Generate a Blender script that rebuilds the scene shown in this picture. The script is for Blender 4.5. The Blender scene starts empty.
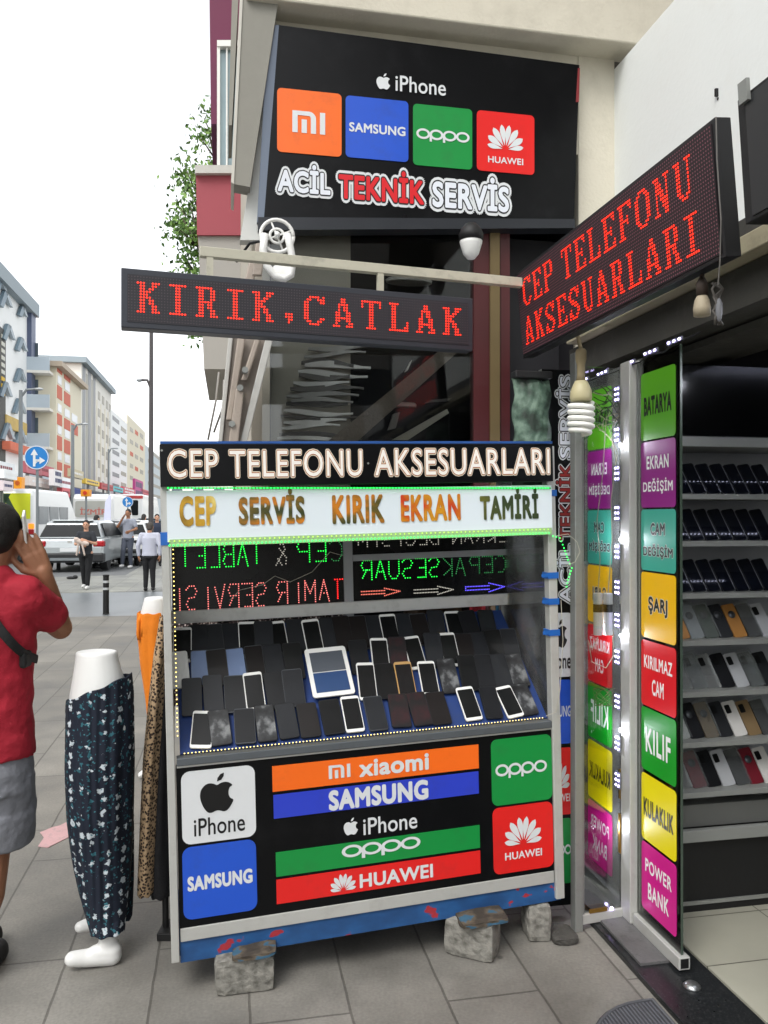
import bpy, bmesh, math, random
from mathutils import Vector, Matrix, Euler
random.seed(7)
SC = bpy.context.scene
C = SC.collection
PI = math.pi
rad = math.radians

# ---------------------------------------------------------------- camera, sky, sun, exposure
CAM_H = 1.65; FPX = 800.0; PITCH = math.atan(4/800.0)
cd = bpy.data.cameras.new('camera'); cam = bpy.data.objects.new('camera', cd); C.objects.link(cam)
cd.sensor_fit = 'VERTICAL'; cd.sensor_height = 24; cd.lens = 24*FPX/1024
cd.clip_start = 0.05; cd.clip_end = 1500
cam.location = (0, 0, CAM_H); cam.rotation_euler = (PI/2+PITCH, 0, 0)
SC.camera = cam
w = bpy.data.worlds.new("World"); SC.world = w; w.use_nodes = True
nt = w.node_tree; nt.nodes.clear()
sky = nt.nodes.new('ShaderNodeTexSky'); sky.sky_type = 'NISHITA'; sky.sun_disc = False
SUN_EL, SUN_AZ = rad(52), rad(-150)      # azimuth measured clockwise from +Y
sky.sun_elevation = SUN_EL; sky.sun_rotation = SUN_AZ
sky.air_density = 1.0; sky.dust_density = 1.5; sky.ozone_density = 1.0
hs = nt.nodes.new('ShaderNodeHueSaturation'); hs.inputs['Saturation'].default_value = 0.12
bg = nt.nodes.new('ShaderNodeBackground'); bg.inputs[1].default_value = 0.15
wo = nt.nodes.new('ShaderNodeOutputWorld')
nt.links.new(sky.outputs[0], hs.inputs['Color']); nt.links.new(hs.outputs[0], bg.inputs[0]); nt.links.new(bg.outputs[0], wo.inputs[0])
sl = bpy.data.lights.new('sun', 'SUN'); sl.energy = 0.6; sl.angle = rad(25); sl.color = (1, .97, .93)
so = bpy.data.objects.new('sun', sl); C.objects.link(so)
sd = Vector((math.sin(SUN_AZ)*math.cos(SUN_EL), math.cos(SUN_AZ)*math.cos(SUN_EL), math.sin(SUN_EL)))
so.rotation_euler = sd.to_track_quat('Z', 'Y').to_euler()
SC.view_settings.view_transform = 'Standard'; SC.view_settings.look = 'None'
SC.view_settings.exposure = 1.4; SC.view_settings.gamma = 1.0
SC.cycles.max_bounces = 7; SC.cycles.transparent_max_bounces = 16

# ---------------------------------------------------------------- pixel rays (for measuring the photograph)
CR = Euler((PI/2+PITCH, 0, 0)).to_matrix()
CO = Vector((0, 0, CAM_H))
def ray(px, py): return CR @ Vector(((px-384)/FPX, (512-py)/FPX, -1)).normalized()
def atY(px, py, Y):
    r = ray(px, py); return CO + r*(Y/r.y)
def gnd(px, py, z=0.0):
    r = ray(px, py); return CO + r*((z-CAM_H)/r.z)

# ---------------------------------------------------------------- materials
def srgb(h):
    h = h.lstrip('#'); c = [int(h[i:i+2], 16)/255 for i in (0, 2, 4)]
    return tuple((x/12.92 if x <= .04045 else ((x+.055)/1.055)**2.4) for x in c)
MATS = {}
def mat(name, col, rough=.5, metal=0, var=.12, scale=6, bump=0, emit=None, estr=0, spec=.5, bscale=None, coat=0, dirt=0, dirtcol=(.05,.045,.04)):
    if name in MATS: return MATS[name]
    if isinstance(col, str): col = srgb(col)
    m = bpy.data.materials.new(name); m.use_nodes = True; t = m.node_tree; N = t.nodes; L = t.links
    b = N['Principled BSDF']
    b.inputs['Roughness'].default_value = rough; b.inputs['Metallic'].default_value = metal
    b.inputs['Specular IOR Level'].default_value = spec
    if coat: b.inputs['Coat Weight'].default_value = coat; b.inputs['Coat Roughness'].default_value = .08
    tc = N.new('ShaderNodeTexCoord')
    if var or dirt:
        no = N.new('ShaderNodeTexNoise'); no.inputs['Scale'].default_value = scale; no.inputs['Detail'].default_value = 6
        L.new(tc.outputs['Object'], no.inputs['Vector'])
        mx = N.new('ShaderNodeMix'); mx.data_type = 'RGBA'
        mx.inputs[6].default_value = (*[c*(1-var) for c in col], 1); mx.inputs[7].default_value = (*[min(1, c*(1+var)) for c in col], 1)
        L.new(no.outputs[0], mx.inputs[0])
        out = mx.outputs[2]
        if dirt:
            n2 = N.new('ShaderNodeTexNoise'); n2.inputs['Scale'].default_value = scale*2.3; n2.inputs['Detail'].default_value = 9; n2.inputs['Roughness'].default_value = .7
            L.new(tc.outputs['Object'], n2.inputs['Vector'])
            r = N.new('ShaderNodeValToRGB'); r.color_ramp.elements[0].position = .52; r.color_ramp.elements[1].position = .75
            r.color_ramp.elements[1].color = (dirt, dirt, dirt, 1); r.color_ramp.elements[0].color = (0, 0, 0, 1)
            L.new(n2.outputs[0], r.inputs[0])
            m2 = N.new('ShaderNodeMix'); m2.data_type = 'RGBA'; L.new(r.outputs[0], m2.inputs[0]); L.new(out, m2.inputs[6])
            m2.inputs[7].default_value = (*dirtcol, 1); out = m2.outputs[2]
        L.new(out, b.inputs['Base Color'])
        mr = N.new('ShaderNodeMapRange'); mr.inputs[3].default_value = max(0, rough-.08); mr.inputs[4].default_value = min(1, rough+.1)
        L.new(no.outputs[0], mr.inputs[0]); L.new(mr.outputs[0], b.inputs['Roughness'])
    else: b.inputs['Base Color'].default_value = (*col, 1)
    if bump:
        nb = N.new('ShaderNodeTexNoise'); nb.inputs['Scale'].default_value = bscale or scale*8; nb.inputs['Detail'].default_value = 5
        L.new(tc.outputs['Object'], nb.inputs['Vector'])
        bp = N.new('ShaderNodeBump'); bp.inputs['Strength'].default_value = bump; bp.inputs['Distance'].default_value = .01
        L.new(nb.outputs[0], bp.inputs['Height']); L.new(bp.outputs[0], b.inputs['Normal'])
    if estr:
        e = emit if emit is not None else col
        if isinstance(e, str): e = srgb(e)
        b.inputs['Emission Color'].default_value = (*e, 1); b.inputs['Emission Strength'].default_value = estr
    MATS[name] = m; return m
def glass(name, tint=(.9, .95, .93), refl=.06, rough=.02, haze=0.0):
    if name in MATS: return MATS[name]
    m = bpy.data.materials.new(name); m.use_nodes = True; t = m.node_tree; N = t.nodes; L = t.links; N.clear()
    o = N.new('ShaderNodeOutputMaterial'); tr = N.new('ShaderNodeBsdfTransparent'); tr.inputs[0].default_value = (*tint, 1)
    gl = N.new('ShaderNodeBsdfGlossy'); gl.inputs['Roughness'].default_value = rough
    fr = N.new('ShaderNodeFresnel'); fr.inputs[0].default_value = 1.5
    ad = N.new('ShaderNodeMath'); ad.operation = 'ADD'; ad.use_clamp = True; ad.inputs[1].default_value = refl-.04
    mx = N.new('ShaderNodeMixShader'); L.new(fr.outputs[0], ad.inputs[0]); L.new(ad.outputs[0], mx.inputs[0]); L.new(tr.outputs[0], mx.inputs[1]); L.new(gl.outputs[0], mx.inputs[2])
    out = mx.outputs[0]
    if haze:
        df = N.new('ShaderNodeBsdfDiffuse'); df.inputs[0].default_value = (.7, .72, .72, 1)
        tc = N.new('ShaderNodeTexCoord'); no = N.new('ShaderNodeTexNoise'); no.inputs['Scale'].default_value = 5; no.inputs['Detail'].default_value = 7; no.inputs['Roughness'].default_value = .7
        L.new(tc.outputs['Object'], no.inputs['Vector'])
        r = N.new('ShaderNodeMapRange'); r.inputs[1].default_value = .35; r.inputs[2].default_value = .8; r.inputs[3].default_value = haze*.2; r.inputs[4].default_value = haze
        L.new(no.outputs[0], r.inputs[0])
        m2 = N.new('ShaderNodeMixShader'); L.new(r.outputs[0], m2.inputs[0]); L.new(out, m2.inputs[1]); L.new(df.outputs[0], m2.inputs[2]); out = m2.outputs[0]
    L.new(out, o.inputs[0]); MATS[name] = m; return m
def ramp_mat(name, kind, scale, stops, rough=.7, vec_scale=(1, 1, 1), detail=4, bump=0, rot=(0,0,0), const=False, coord='Object', feature='F1'):
    """stops = [(pos, colour)], kind = noise | voronoi | wave"""
    if name in MATS: return MATS[name]
    m = bpy.data.materials.new(name); m.use_nodes = True; t = m.node_tree; N = t.nodes; L = t.links; b = N['Principled BSDF']
    b.inputs['Roughness'].default_value = rough
    tc = N.new('ShaderNodeTexCoord'); mp = N.new('ShaderNodeMapping'); mp.inputs['Scale'].default_value = vec_scale; mp.inputs['Rotation'].default_value = rot
    L.new(tc.outputs[coord], mp.inputs[0])
    if kind == 'noise': x = N.new('ShaderNodeTexNoise'); x.inputs['Detail'].default_value = detail; o = x.outputs[0]
    elif kind == 'voronoi': x = N.new('ShaderNodeTexVoronoi'); x.feature = feature; o = x.outputs['Distance']
    else: x = N.new('ShaderNodeTexWave'); x.inputs['Distortion'].default_value = detail; o = x.outputs[1]
    x.inputs['Scale'].default_value = scale; L.new(mp.outputs[0], x.inputs['Vector'])
    r = N.new('ShaderNodeValToRGB'); cr = r.color_ramp
    if const: cr.interpolation = 'CONSTANT'
    while len(cr.elements) < len(stops): cr.elements.new(.5)
    for e, (p, c) in zip(cr.elements, stops):
        e.position = p; e.color = (*(srgb(c) if isinstance(c, str) else c), 1)
    L.new(o, r.inputs[0]); L.new(r.outputs[0], b.inputs['Base Color'])
    if bump:
        bp = N.new('ShaderNodeBump'); bp.inputs['Strength'].default_value = bump; bp.inputs['Distance'].default_value = .01
        L.new(o, bp.inputs['Height']); L.new(bp.outputs[0], b.inputs['Normal'])
    MATS[name] = m; return m

# ---------------------------------------------------------------- mesh builder
class MB:
    def __init__(s): s.v = []; s.f = []; s.mi = []
    def add(s, vs, fs, m=0):
        o = len(s.v); s.v += [tuple(v) for v in vs]; s.f += [tuple(i+o for i in f) for f in fs]; s.mi += [m]*len(fs); return s
    def quad(s, a, b, c, d, m=0): return s.add([a, b, c, d], [(0, 1, 2, 3)], m)
    def box(s, x0, y0, z0, x1, y1, z1, m=0):
        vs = [(x, y, z) for z in (z0, z1) for y in (y0, y1) for x in (x0, x1)]
        return s.add(vs, [(0, 2, 3, 1), (4, 5, 7, 6), (0, 1, 5, 4), (2, 6, 7, 3), (0, 4, 6, 2), (1, 3, 7, 5)], m)
    def hexa(s, front, back, m=0):
        """front: 4 pts ccw seen from the front, back: the same 4 pushed back"""
        return s.add(list(front)+list(back), [(0, 1, 2, 3), (7, 6, 5, 4), (0, 4, 5, 1), (1, 5, 6, 2), (2, 6, 7, 3), (3, 7, 4, 0)], m)
    def prism(s, pts, y0, y1, m=0):
        """polygon in the xz plane (ccw seen from -y), extruded y0 (front) .. y1"""
        n = len(pts); vs = [(x, y0, z) for x, z in pts]+[(x, y1, z) for x, z in pts]
        fs = [tuple(range(n)), tuple(range(2*n-1, n-1, -1))]+[(i, i+n, (i+1) % n+n, (i+1) % n) for i in range(n)]
        return s.add(vs, fs, m)
    def cyl(s, p, q, r, r2=None, n=12, m=0, cap=True):
        p = Vector(p); q = Vector(q); r2 = r if r2 is None else r2; d = (q-p)
        if d.length < 1e-9: return s
        d.normalize(); a = d.orthogonal().normalized(); b = d.cross(a)
        vs = []
        for c, rr in ((p, r), (q, r2)):
            for i in range(n):
                t = 2*PI*i/n; vs.append(c+a*math.cos(t)*rr+b*math.sin(t)*rr)
        fs = [(i, (i+1) % n, (i+1) % n+n, i+n) for i in range(n)]
        if cap: fs += [tuple(range(n-1, -1, -1)), tuple(range(n, 2*n))]
        return s.add(vs, fs, m)
    def tube(s, pts, r, n=6, m=0, cap=True):
        pts = [Vector(p) for p in pts]; k = len(pts); vs = []
        rs = r if isinstance(r, (list, tuple)) else [r]*k
        t = (pts[1]-pts[0]).normalized(); a = t.orthogonal().normalized()
        for i, p in enumerate(pts):
            t = ((pts[min(i+1, k-1)]-pts[max(i-1, 0)])).normalized()
            a = (a-t*a.dot(t)); a = a.normalized() if a.length > 1e-6 else t.orthogonal().normalized(); b = t.cross(a)
            for j in range(n):
                u = 2*PI*j/n; vs.append(p+a*math.cos(u)*rs[i]+b*math.sin(u)*rs[i])
        fs = [(i*n+j, i*n+(j+1) % n, (i+1)*n+(j+1) % n, (i+1)*n+j) for i in range(k-1) for j in range(n)]
        if cap: fs += [tuple(range(n-1, -1, -1)), tuple(range((k-1)*n, k*n))]
        return s.add(vs, fs, m)
    def lathe(s, prof, c=(0, 0, 0), n=16, m=0, axis='z', sx=1, sy=1):
        vs = []
        for r, z in prof:
            for i in range(n):
                t = 2*PI*i/n; x, y = r*math.cos(t)*sx, r*math.sin(t)*sy
                vs.append((c[0]+x, c[1]+y, c[2]+z) if axis == 'z' else ((c[0]+x, c[1]+z, c[2]+y) if axis == 'y' else (c[0]+z, c[1]+x, c[2]+y)))
        k = len(prof)
        fs = [(i*n+j, i*n+(j+1) % n, (i+1)*n+(j+1) % n, (i+1)*n+j) for i in range(k-1) for j in range(n)]
        fs += [tuple(range(n-1, -1, -1)), tuple(range((k-1)*n, k*n))]
        return s.add(vs, fs, m)
    def ell(s, c, r, n=16, k=10, m=0, rot=None):
        vs = []; R = rot or Matrix.Identity(3); c = Vector(c)
        for i in range(k+1):
            a = -PI/2+PI*i/k
            for j in range(n):
                t = 2*PI*j/n; vs.append(c+R @ Vector((r[0]*math.cos(a)*math.cos(t), r[1]*math.cos(a)*math.sin(t), r[2]*math.sin(a))))
        fs = [(i*n+j, i*n+(j+1) % n, (i+1)*n+(j+1) % n, (i+1)*n+j) for i in range(k) for j in range(n)]
        return s.add(vs, fs, m)
    def dot(s, x, y, z, r, n=6, m=0):
        """small flat disc facing -y"""
        return s.add([(x+r*math.cos(2*PI*i/n), y, z+r*math.sin(2*PI*i/n)) for i in range(n)], [tuple(range(n))], m)
    def build(s, name, mats, parent=None, smooth=False, bevel=0, bseg=2, xf=None, solid=0):
        me = bpy.data.meshes.new(name)
        vs = [xf @ Vector(v) for v in s.v] if xf is not None else s.v
        me.from_pydata([tuple(v) for v in vs], [], s.f)
        if not isinstance(mats, (list, tuple)): mats = [mats]
        for m in mats: me.materials.append(m)
        for p, i in zip(me.polygons, s.mi): p.material_index = i; p.use_smooth = smooth
        me.validate(); me.update()
        bm = bmesh.new(); bm.from_mesh(me)
        bmesh.ops.remove_doubles(bm, verts=bm.verts, dist=1e-6)
        bmesh.ops.recalc_face_normals(bm, faces=bm.faces) if not solid else None
        bm.to_mesh(me); bm.free()
        o = bpy.data.objects.new(name, me); C.objects.link(o)
        if parent is not None: o.parent = parent
        if bevel:
            b = o.modifiers.new('bevel', 'BEVEL'); b.width = bevel; b.segments = bseg; b.limit_method = 'ANGLE'; b.angle_limit = rad(35)
        return o
FR = {}
def tag(o, label=None, cat=None, group=None, kind=None):
    if label: o['label'] = label
    if cat: o['category'] = cat
    if group: o['group'] = group
    if kind: o['kind'] = kind
    return o
def thing(name, label, cat, loc=(0, 0, 0), rot=(0, 0, 0), group=None):
    o = bpy.data.objects.new(name, None); C.objects.link(o); o.empty_display_size = .1
    o.location = loc; o.rotation_euler = rot
    tag(o, label, cat, group)
    FR[o.name] = Matrix.Translation(Vector(loc)) @ Euler(rot).to_matrix().to_4x4()
    return o
def M4(o): return FR[o.name]
def rp(o, px, py, y=0.0):
    """pixel -> point (x, y, z) on the plane y=const of thing o"""
    inv = M4(o).inverted(); a = inv @ CO; d = inv.to_3x3() @ ray(px, py)
    t = (y-a.y)/d.y; return a+d*t
def w2l(o, p): return M4(o).inverted() @ Vector(p)
def rrect(x0, z0, x1, z1, r, n=5):
    pts = []
    for cx, cz, a0 in ((x1-r, z0+r, -90), (x1-r, z1-r, 0), (x0+r, z1-r, 90), (x0+r, z0+r, 180)):
        for i in range(n+1):
            a = rad(a0+90*i/n); pts.append((cx+r*math.cos(a), cz+r*math.sin(a)))
    return pts
def plate(name, m, parent, x0, z0, x1, z1, y0, y1, r=0, bevel=0):
    if x0 > x1: x0, x1 = x1, x0
    if z0 > z1: z0, z1 = z1, z0
    b = MB()
    if r: b.prism(rrect(x0, z0, x1, z1, r), y0, y1)
    else: b.box(x0, y0, z0, x1, y1, z1)
    return b.build(name, m, parent, bevel=bevel)

# ---------------------------------------------------------------- lettering
def text_raw(body, bold=.0, space=1.0, extr=.0006):
    cu = bpy.data.curves.new('lettering', 'FONT'); cu.body = body; cu.size = 1; cu.offset = bold; cu.resolution_u = 4
    cu.space_character = space; cu.extrude = 0; cu.fill_mode = 'BOTH'
    ob = bpy.data.objects.new('t', cu); C.objects.link(ob)
    dg = bpy.context.evaluated_depsgraph_get(); me = bpy.data.meshes.new_from_object(ob.evaluated_get(dg))
    vs = [v.co.copy() for v in me.vertices]; fs = [tuple(p.vertices) for p in me.polygons]
    bpy.data.objects.remove(ob); bpy.data.curves.remove(cu); bpy.data.meshes.remove(me)
    return vs, fs
def text(parent, body, x0, z0, x1, z1, y, m, bold=.02, mirror=False, rot=0, name='lettering', layers=(), space=1.0, shear=0, slope=0):
    """fits body into the rectangle on plane y; layers = [(extra_bold, material, dy)] behind; rot=90 turns it to read upwards"""
    if x0 > x1: x0, x1 = x1, x0
    if z0 > z1: z0, z1 = z1, z0
    base, _ = text_raw(body, 0, space); base = [Vector((q.x+dx, q.y+dy, 0)) for q in base for dx, dy in ((-bold, -bold), (bold, bold))]
    if not base: return None
    bx0 = min(v.x for v in base); bx1 = max(v.x for v in base); by0 = min(v.y for v in base); by1 = max(v.y for v in base)
    W, H = x1-x0, z1-z0
    def mapper(v):
        u = (v.x-bx0)/(bx1-bx0); t = (v.y-by0)/(by1-by0)
        if mirror: u = 1-u
        if rot == 90: return (x0+(1-t)*W, z0+u*H)
        return (x0+u*W+shear*t*H, z0+t*H+slope*(u-.5)*W)
    outs = []
    for k, (bo, mm, dy) in enumerate([(0, m, 0)]+list(layers)):
        vs, fs = text_raw(body, 0, space)
        b = MB(); R_ = bold+bo; nd = 0 if R_ < .004 else (8 if R_ < .03 else 16)
        for q in range(nd+1):
            ox, oy = (0, 0) if q == nd else (R_*math.cos(2*PI*q/nd), R_*math.sin(2*PI*q/nd))
            yy = y+dy+.00001*q; b.add([(mapper(v+Vector((ox, oy, 0)))[0], yy, mapper(v+Vector((ox, oy, 0)))[1]) for v in vs], fs)
            if R_ > .07 and nd and q < nd: b.add([(mapper(v+Vector((ox*.5, oy*.5, 0)))[0], yy+.000005, mapper(v+Vector((ox*.5, oy*.5, 0)))[1]) for v in vs], fs)
        o = b.build(name if k == 0 else name+'_outline', mm, parent, solid=1)
        outs.append(o)
    return outs[0]
def ring(b, cx, cz, rx, rz, w, y, n=28, sides=(0, 360), w2=None):
    w2 = w if w2 is None else w2
    vs = []; a0, a1 = rad(sides[0]), rad(sides[1])
    for i in range(n+1):
        a = a0+(a1-a0)*i/n
        vs.append((cx+rx*math.cos(a), y, cz+rz*math.sin(a))); vs.append((cx+(rx-w)*math.cos(a), y, cz+(rz-w2)*math.sin(a)))
    b.add(vs, [(2*i, 2*i+1, 2*i+3, 2*i+2) for i in range(n)])
def logo_oppo(parent, x0, z0, x1, z1, y, m):
    """four rings in a row, the middle two with stems"""
    H = z1-z0; W = x1-x0; r = W/8*1.04; zc = z0+H*.58; rz = H*.42; b = MB(); wd = r*.33
    for i in range(4):
        cx = x0+W*(i+.5)/4; ring(b, cx, zc, r, rz, wd, y-.0002*i, w2=rz*.4)
        if i in (1, 2): b.add([(cx-r, y-.001, z0), (cx-r+wd, y-.001, z0), (cx-r+wd, y-.001, zc), (cx-r, y-.001, zc)], [(0, 1, 2, 3)])
    return b.build('ring_logo', m, parent, solid=1)
def logo_mi(parent, x0, z0, x1, z1, y, m):
    W, H = x1-x0, z1-z0; t = W*.16; b = MB()
    b.add([(x0, y, z0), (x0+t, y, z0), (x0+t, y, z1), (x0, y, z1)], [(0, 1, 2, 3)])
    b.add([(x0+t, y, z1-H*.2), (x0+W*.5, y, z1-H*.2), (x0+W*.5, y, z1), (x0+t, y, z1)], [(0, 1, 2, 3)])
    R = W*.22; cx, cz = x0+W*.5, z1-R; vs = []; n = 8
    for i in range(n+1):
        a = PI/2*(1-i/n); vs.append((cx+R*math.cos(a), y, cz+R*math.sin(a)*1.0)); vs.append((cx+max(0, R-t)*math.cos(a), y, cz+max(0, R-H*.2)*math.sin(a)))
    b.add(vs, [(2*i, 2*i+1, 2*i+3, 2*i+2) for i in range(n)])
    b.add([(cx+R-t, y, z0), (cx+R, y, z0), (cx+R, y, cz), (cx+R-t, y, cz)], [(0, 1, 2, 3)])
    b.add([(x0+W*.28, y, z0), (x0+W*.28+t, y, z0), (x0+W*.28+t, y, z1-H*.38), (x0+W*.28, y, z1-H*.38)], [(0, 1, 2, 3)])
    b.add([(x1-t, y, z0), (x1, y, z0), (x1, y, z1), (x1-t, y, z1)], [(0, 1, 2, 3)])
    return b.build('letter_logo', m, parent, solid=1)
def logo_apple(parent, x0, z0, x1, z1, y, m):
    """bitten apple silhouette with a leaf"""
    W, H = x1-x0, z1-z0; b = MB()
    body = [(.5, .70), (.42, .735), (.30, .76), (.17, .73), (.06, .62), (.02, .47), (.05, .30), (.13, .13), (.23, .02), (.33, 0), (.42, .03), (.5, .045), (.58, .03), (.68, 0), (.78, .03), (.88, .14), (.95, .27),
            (.87, .33), (.82, .42), (.82, .52), (.86, .61), (.93, .66), (.84, .73), (.72, .76), (.60, .74)]
    ts = [Vector((u, t)) for u, t in body]
    fine = []
    for i in range(len(ts)):
        p0, p1, p2, p3 = ts[i-1], ts[i], ts[(i+1) % len(ts)], ts[(i+2) % len(ts)]
        for k in range(3):
            t = k/3; fine.append(.5*((2*p1)+(p2-p0)*t+(2*p0-5*p1+4*p2-p3)*t*t+(3*p1-p0-3*p2+p3)*t**3))
    b.add([(x0+W*p.x, y, z0+H*p.y) for p in reversed(fine)], [tuple(range(len(fine)))])
    leaf = [(.5, .79), (.52, .88), (.60, .97), (.70, 1.0), (.69, .91), (.62, .82)]
    b.add([(x0+W*u, y, z0+H*t) for u, t in leaf], [tuple(range(len(leaf)))])
    o = b.build('fruit_logo', m, parent, solid=1)
    return o
def logo_flower(parent, x0, z0, x1, z1, y, m):
    """fan of eight petals"""
    W, H = x1-x0, z1-z0; b = MB(); c = (x0+W/2, z0+H*.02); R_ = W/2; sz_ = H/(1.42*R_)
    for i, (a, L, wd) in enumerate(((12, 1.0, .14), (37, 1.18, .175), (61, 1.36, .165), (81.5, 1.42, .145), (98.5, 1.42, .145), (119, 1.36, .165), (143, 1.18, .175), (168, 1.0, .14))):
        ar = rad(a); dx, dz = math.cos(ar), math.sin(ar); n = 9; up = []; dn = []
        for k in range(n+1):
            u = k/n; w_ = wd*(math.sin(PI*u**1.7)**.7 if 0 < u < 1 else 0)*R_; d = (.16+(1-.16)*u)*L*R_
            up.append((d*dx-w_*dz, d*dz+w_*dx)); dn.append((d*dx+w_*dz, d*dz-w_*dx))
        pts = dn+up[::-1][1:-1]; b.add([(c[0]+px_, y-.0001*i, c[1]+pz_*sz_) for px_, pz_ in pts], [tuple(range(len(pts)))])
    return b.build('petal_logo', m, parent, solid=1)

# stroke letters for the lights made of single bulbs (unit box, lines)
STROKE = {
 'C': [[(1,.85),(.7,1),(.3,1),(0,.7),(0,.3),(.3,0),(.7,0),(1,.15)]], 'E': [[(1,1),(0,1),(0,0),(1,0)],[(0,.5),(.8,.5)]],
 'P': [[(0,0),(0,1),(.8,1),(1,.75),(.8,.5),(0,.5)]], 'T': [[(0,1),(1,1)],[(.5,1),(.5,0)]], 'A': [[(0,0),(.5,1),(1,0)],[(.2,.38),(.8,.38)]],
 'B': [[(0,0),(0,1),(.75,1),(.95,.75),(.75,.52),(0,.52)],[(.75,.52),(1,.25),(.75,0),(0,0)]], 'L': [[(0,1),(0,0),(1,0)]],
 'M': [[(0,0),(0,1),(.5,.4),(1,1),(1,0)]], 'I': [[(.5,0),(.5,1)]], 'R': [[(0,0),(0,1),(.8,1),(1,.75),(.8,.5),(0,.5)],[(.5,.5),(1,0)]],
 'S': [[(1,.85),(.7,1),(.25,1),(0,.77),(.25,.52),(.75,.48),(1,.23),(.75,0),(.25,0),(0,.15)]], 'V': [[(0,1),(.5,0),(1,1)]],
 'K': [[(0,0),(0,1)],[(1,1),(0,.45),(1,0)]], 'U': [[(0,1),(0,.25),(.3,0),(.7,0),(1,.25),(1,1)]], 'N': [[(0,0),(0,1),(1,0),(1,1)]],
 'D': [[(0,0),(0,1),(.6,1),(1,.65),(1,.35),(.6,0),(0,0)]], 'G': [[(1,.85),(.7,1),(.3,1),(0,.7),(0,.3),(.3,0),(.8,0),(1,.2),(1,.5),(.6,.5)]],
 '&': [[(1,0),(.2,.75),(.35,1),(.6,1),(.7,.8),(.1,.35),(.15,.05),(.5,0),(.95,.4)]], 'O': [[(.3,0),(0,.3),(0,.7),(.3,1),(.7,1),(1,.7),(1,.3),(.7,0),(.3,0)]],
 '>': [[(0,.3),(.6,.3),(.6,0),(1,.5),(.6,1),(.6,.7),(0,.7),(0,.3)]], ' ': []}
def bulbs(parent, body, x0, z0, x1, z1, y, mats, step=.0088, r=.0028, mirror=True, name='bulb_lettering', gap=.35):
    """body in dotted bulbs; mats: a list, one per letter (or a single one)"""
    n = len(body); cw = (x1-x0)/(n+(n-1)*gap); H = z1-z0; ms = mats if isinstance(mats, list) else [mats]*n
    uni = []; [uni.append(q) for q in ms if q not in uni]; b = MB()
    for i, ch in enumerate(body):
        for st in STROKE[ch]:
            pts = [Vector((p[0]*cw*(.55 if ch == 'I' else 1), p[1]*H)) for p in st]
            for a, c in zip(pts, pts[1:]):
                k = max(1, int((c-a).length/step))
                for j in range(k):
                    q = a+(c-a)*j/k; X = i*cw*(1+gap)+q.x
                    X = x1-X if mirror else x0+X
                    b.dot(X, y, z0+q.y, r, 6, uni.index(ms[i]))
    return b.build(name, uni, parent, solid=1)

# bitmap letters of the moving-message displays, 11 rows
BM = {
'K': "###..### .##..##. .##.##.. .####... .###.... .####... .##.##.. .##.##.. .##..##. .##..##. ###..###",
'I': "###### ..##.. ..##.. ..##.. ..##.. ..##.. ..##.. ..##.. ..##.. ..##.. ######",
'R': "######.. .##..##. .##..##. .##..##. .##..##. .#####.. .##.##.. .##.##.. .##..##. .##..##. ###..###",
'C': "..####.# .##..### ##....## ##...... ##...... ##...... ##...... ##...... ##....## .##..##. ..####..",
'A': "...##... ...##... ..####.. ..#.##.. ..#.##.. .##..##. .##..##. .######. .##..##. .#....## ###..###",
'T': "######## #..##..# #..##..# ...##... ...##... ...##... ...##... ...##... ...##... ...##... ..####..",
'L': "####.... .##..... .##..... .##..... .##..... .##..... .##..... .##....# .##....# .##...## ########",
'E': "######## .##...## .##....# .##..... .##..#.. .#####.. .##..#.. .##..... .##....# .##...## ########",
'F': "######## .##...## .##....# .##..... .##..#.. .#####.. .##..#.. .##..... .##..... .##..... ####....",
'P': "#######. .##...## .##...## .##...## .##...## .######. .##..... .##..... .##..... .##..... ####....",
'O': "..####.. .##..##. ##....## ##....## ##....## ##....## ##....## ##....## ##....## .##..##. ..####..",
'N': "###..### .##...#. .###..#. .###..#. .####.#. .#.##.#. .#.####. .#..###. .#..###. .#...##. ###..##.",
'U': "###..### .##...#. .##...#. .##...#. .##...#. .##...#. .##...#. .##...#. .##...#. ..##.##. ...###..",
'S': "..####.# .##..### ##....## ##....#. .###.... ..####.. ....###. .#....## ##....## ###..##. #.####..",
',': "..... ..... ..... ..... ..... ..... ..... .###. .###. ..##. ..#..", ' ': ".... "*11}
def display(parent, rows, cols, pitch, lines, x0, ztop, y, mlit, moff):
    """lines = [(text, row_start, col_start)]"""
    grid = [[0]*cols for _ in range(rows)]
    for s, r0, c0, gap in lines:
        cc = c0
        for ch in s:
            g = BM[ch].split(); 
            for r in range(11):
                for k, q in enumerate(g[r]):
                    if q == '#' and 0 <= cc+k < cols: grid[r0+r][cc+k] = 1
            cc += len(g[0])+gap
    bl, bo = MB(), MB()
    for r in range(rows):
        for k in range(cols):
            x = x0+(k+.5)*pitch; z = ztop-(r+.5)*pitch
            if grid[r][k]: bl.dot(x, y-.0015, z, pitch*.36, 6)
            else: bo.dot(x, y-.001, z, pitch*.27, 4)
    bl.build('lit_diodes', mlit, parent, solid=1); bo.build('unlit_diodes', moff, parent, solid=1)

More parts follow.
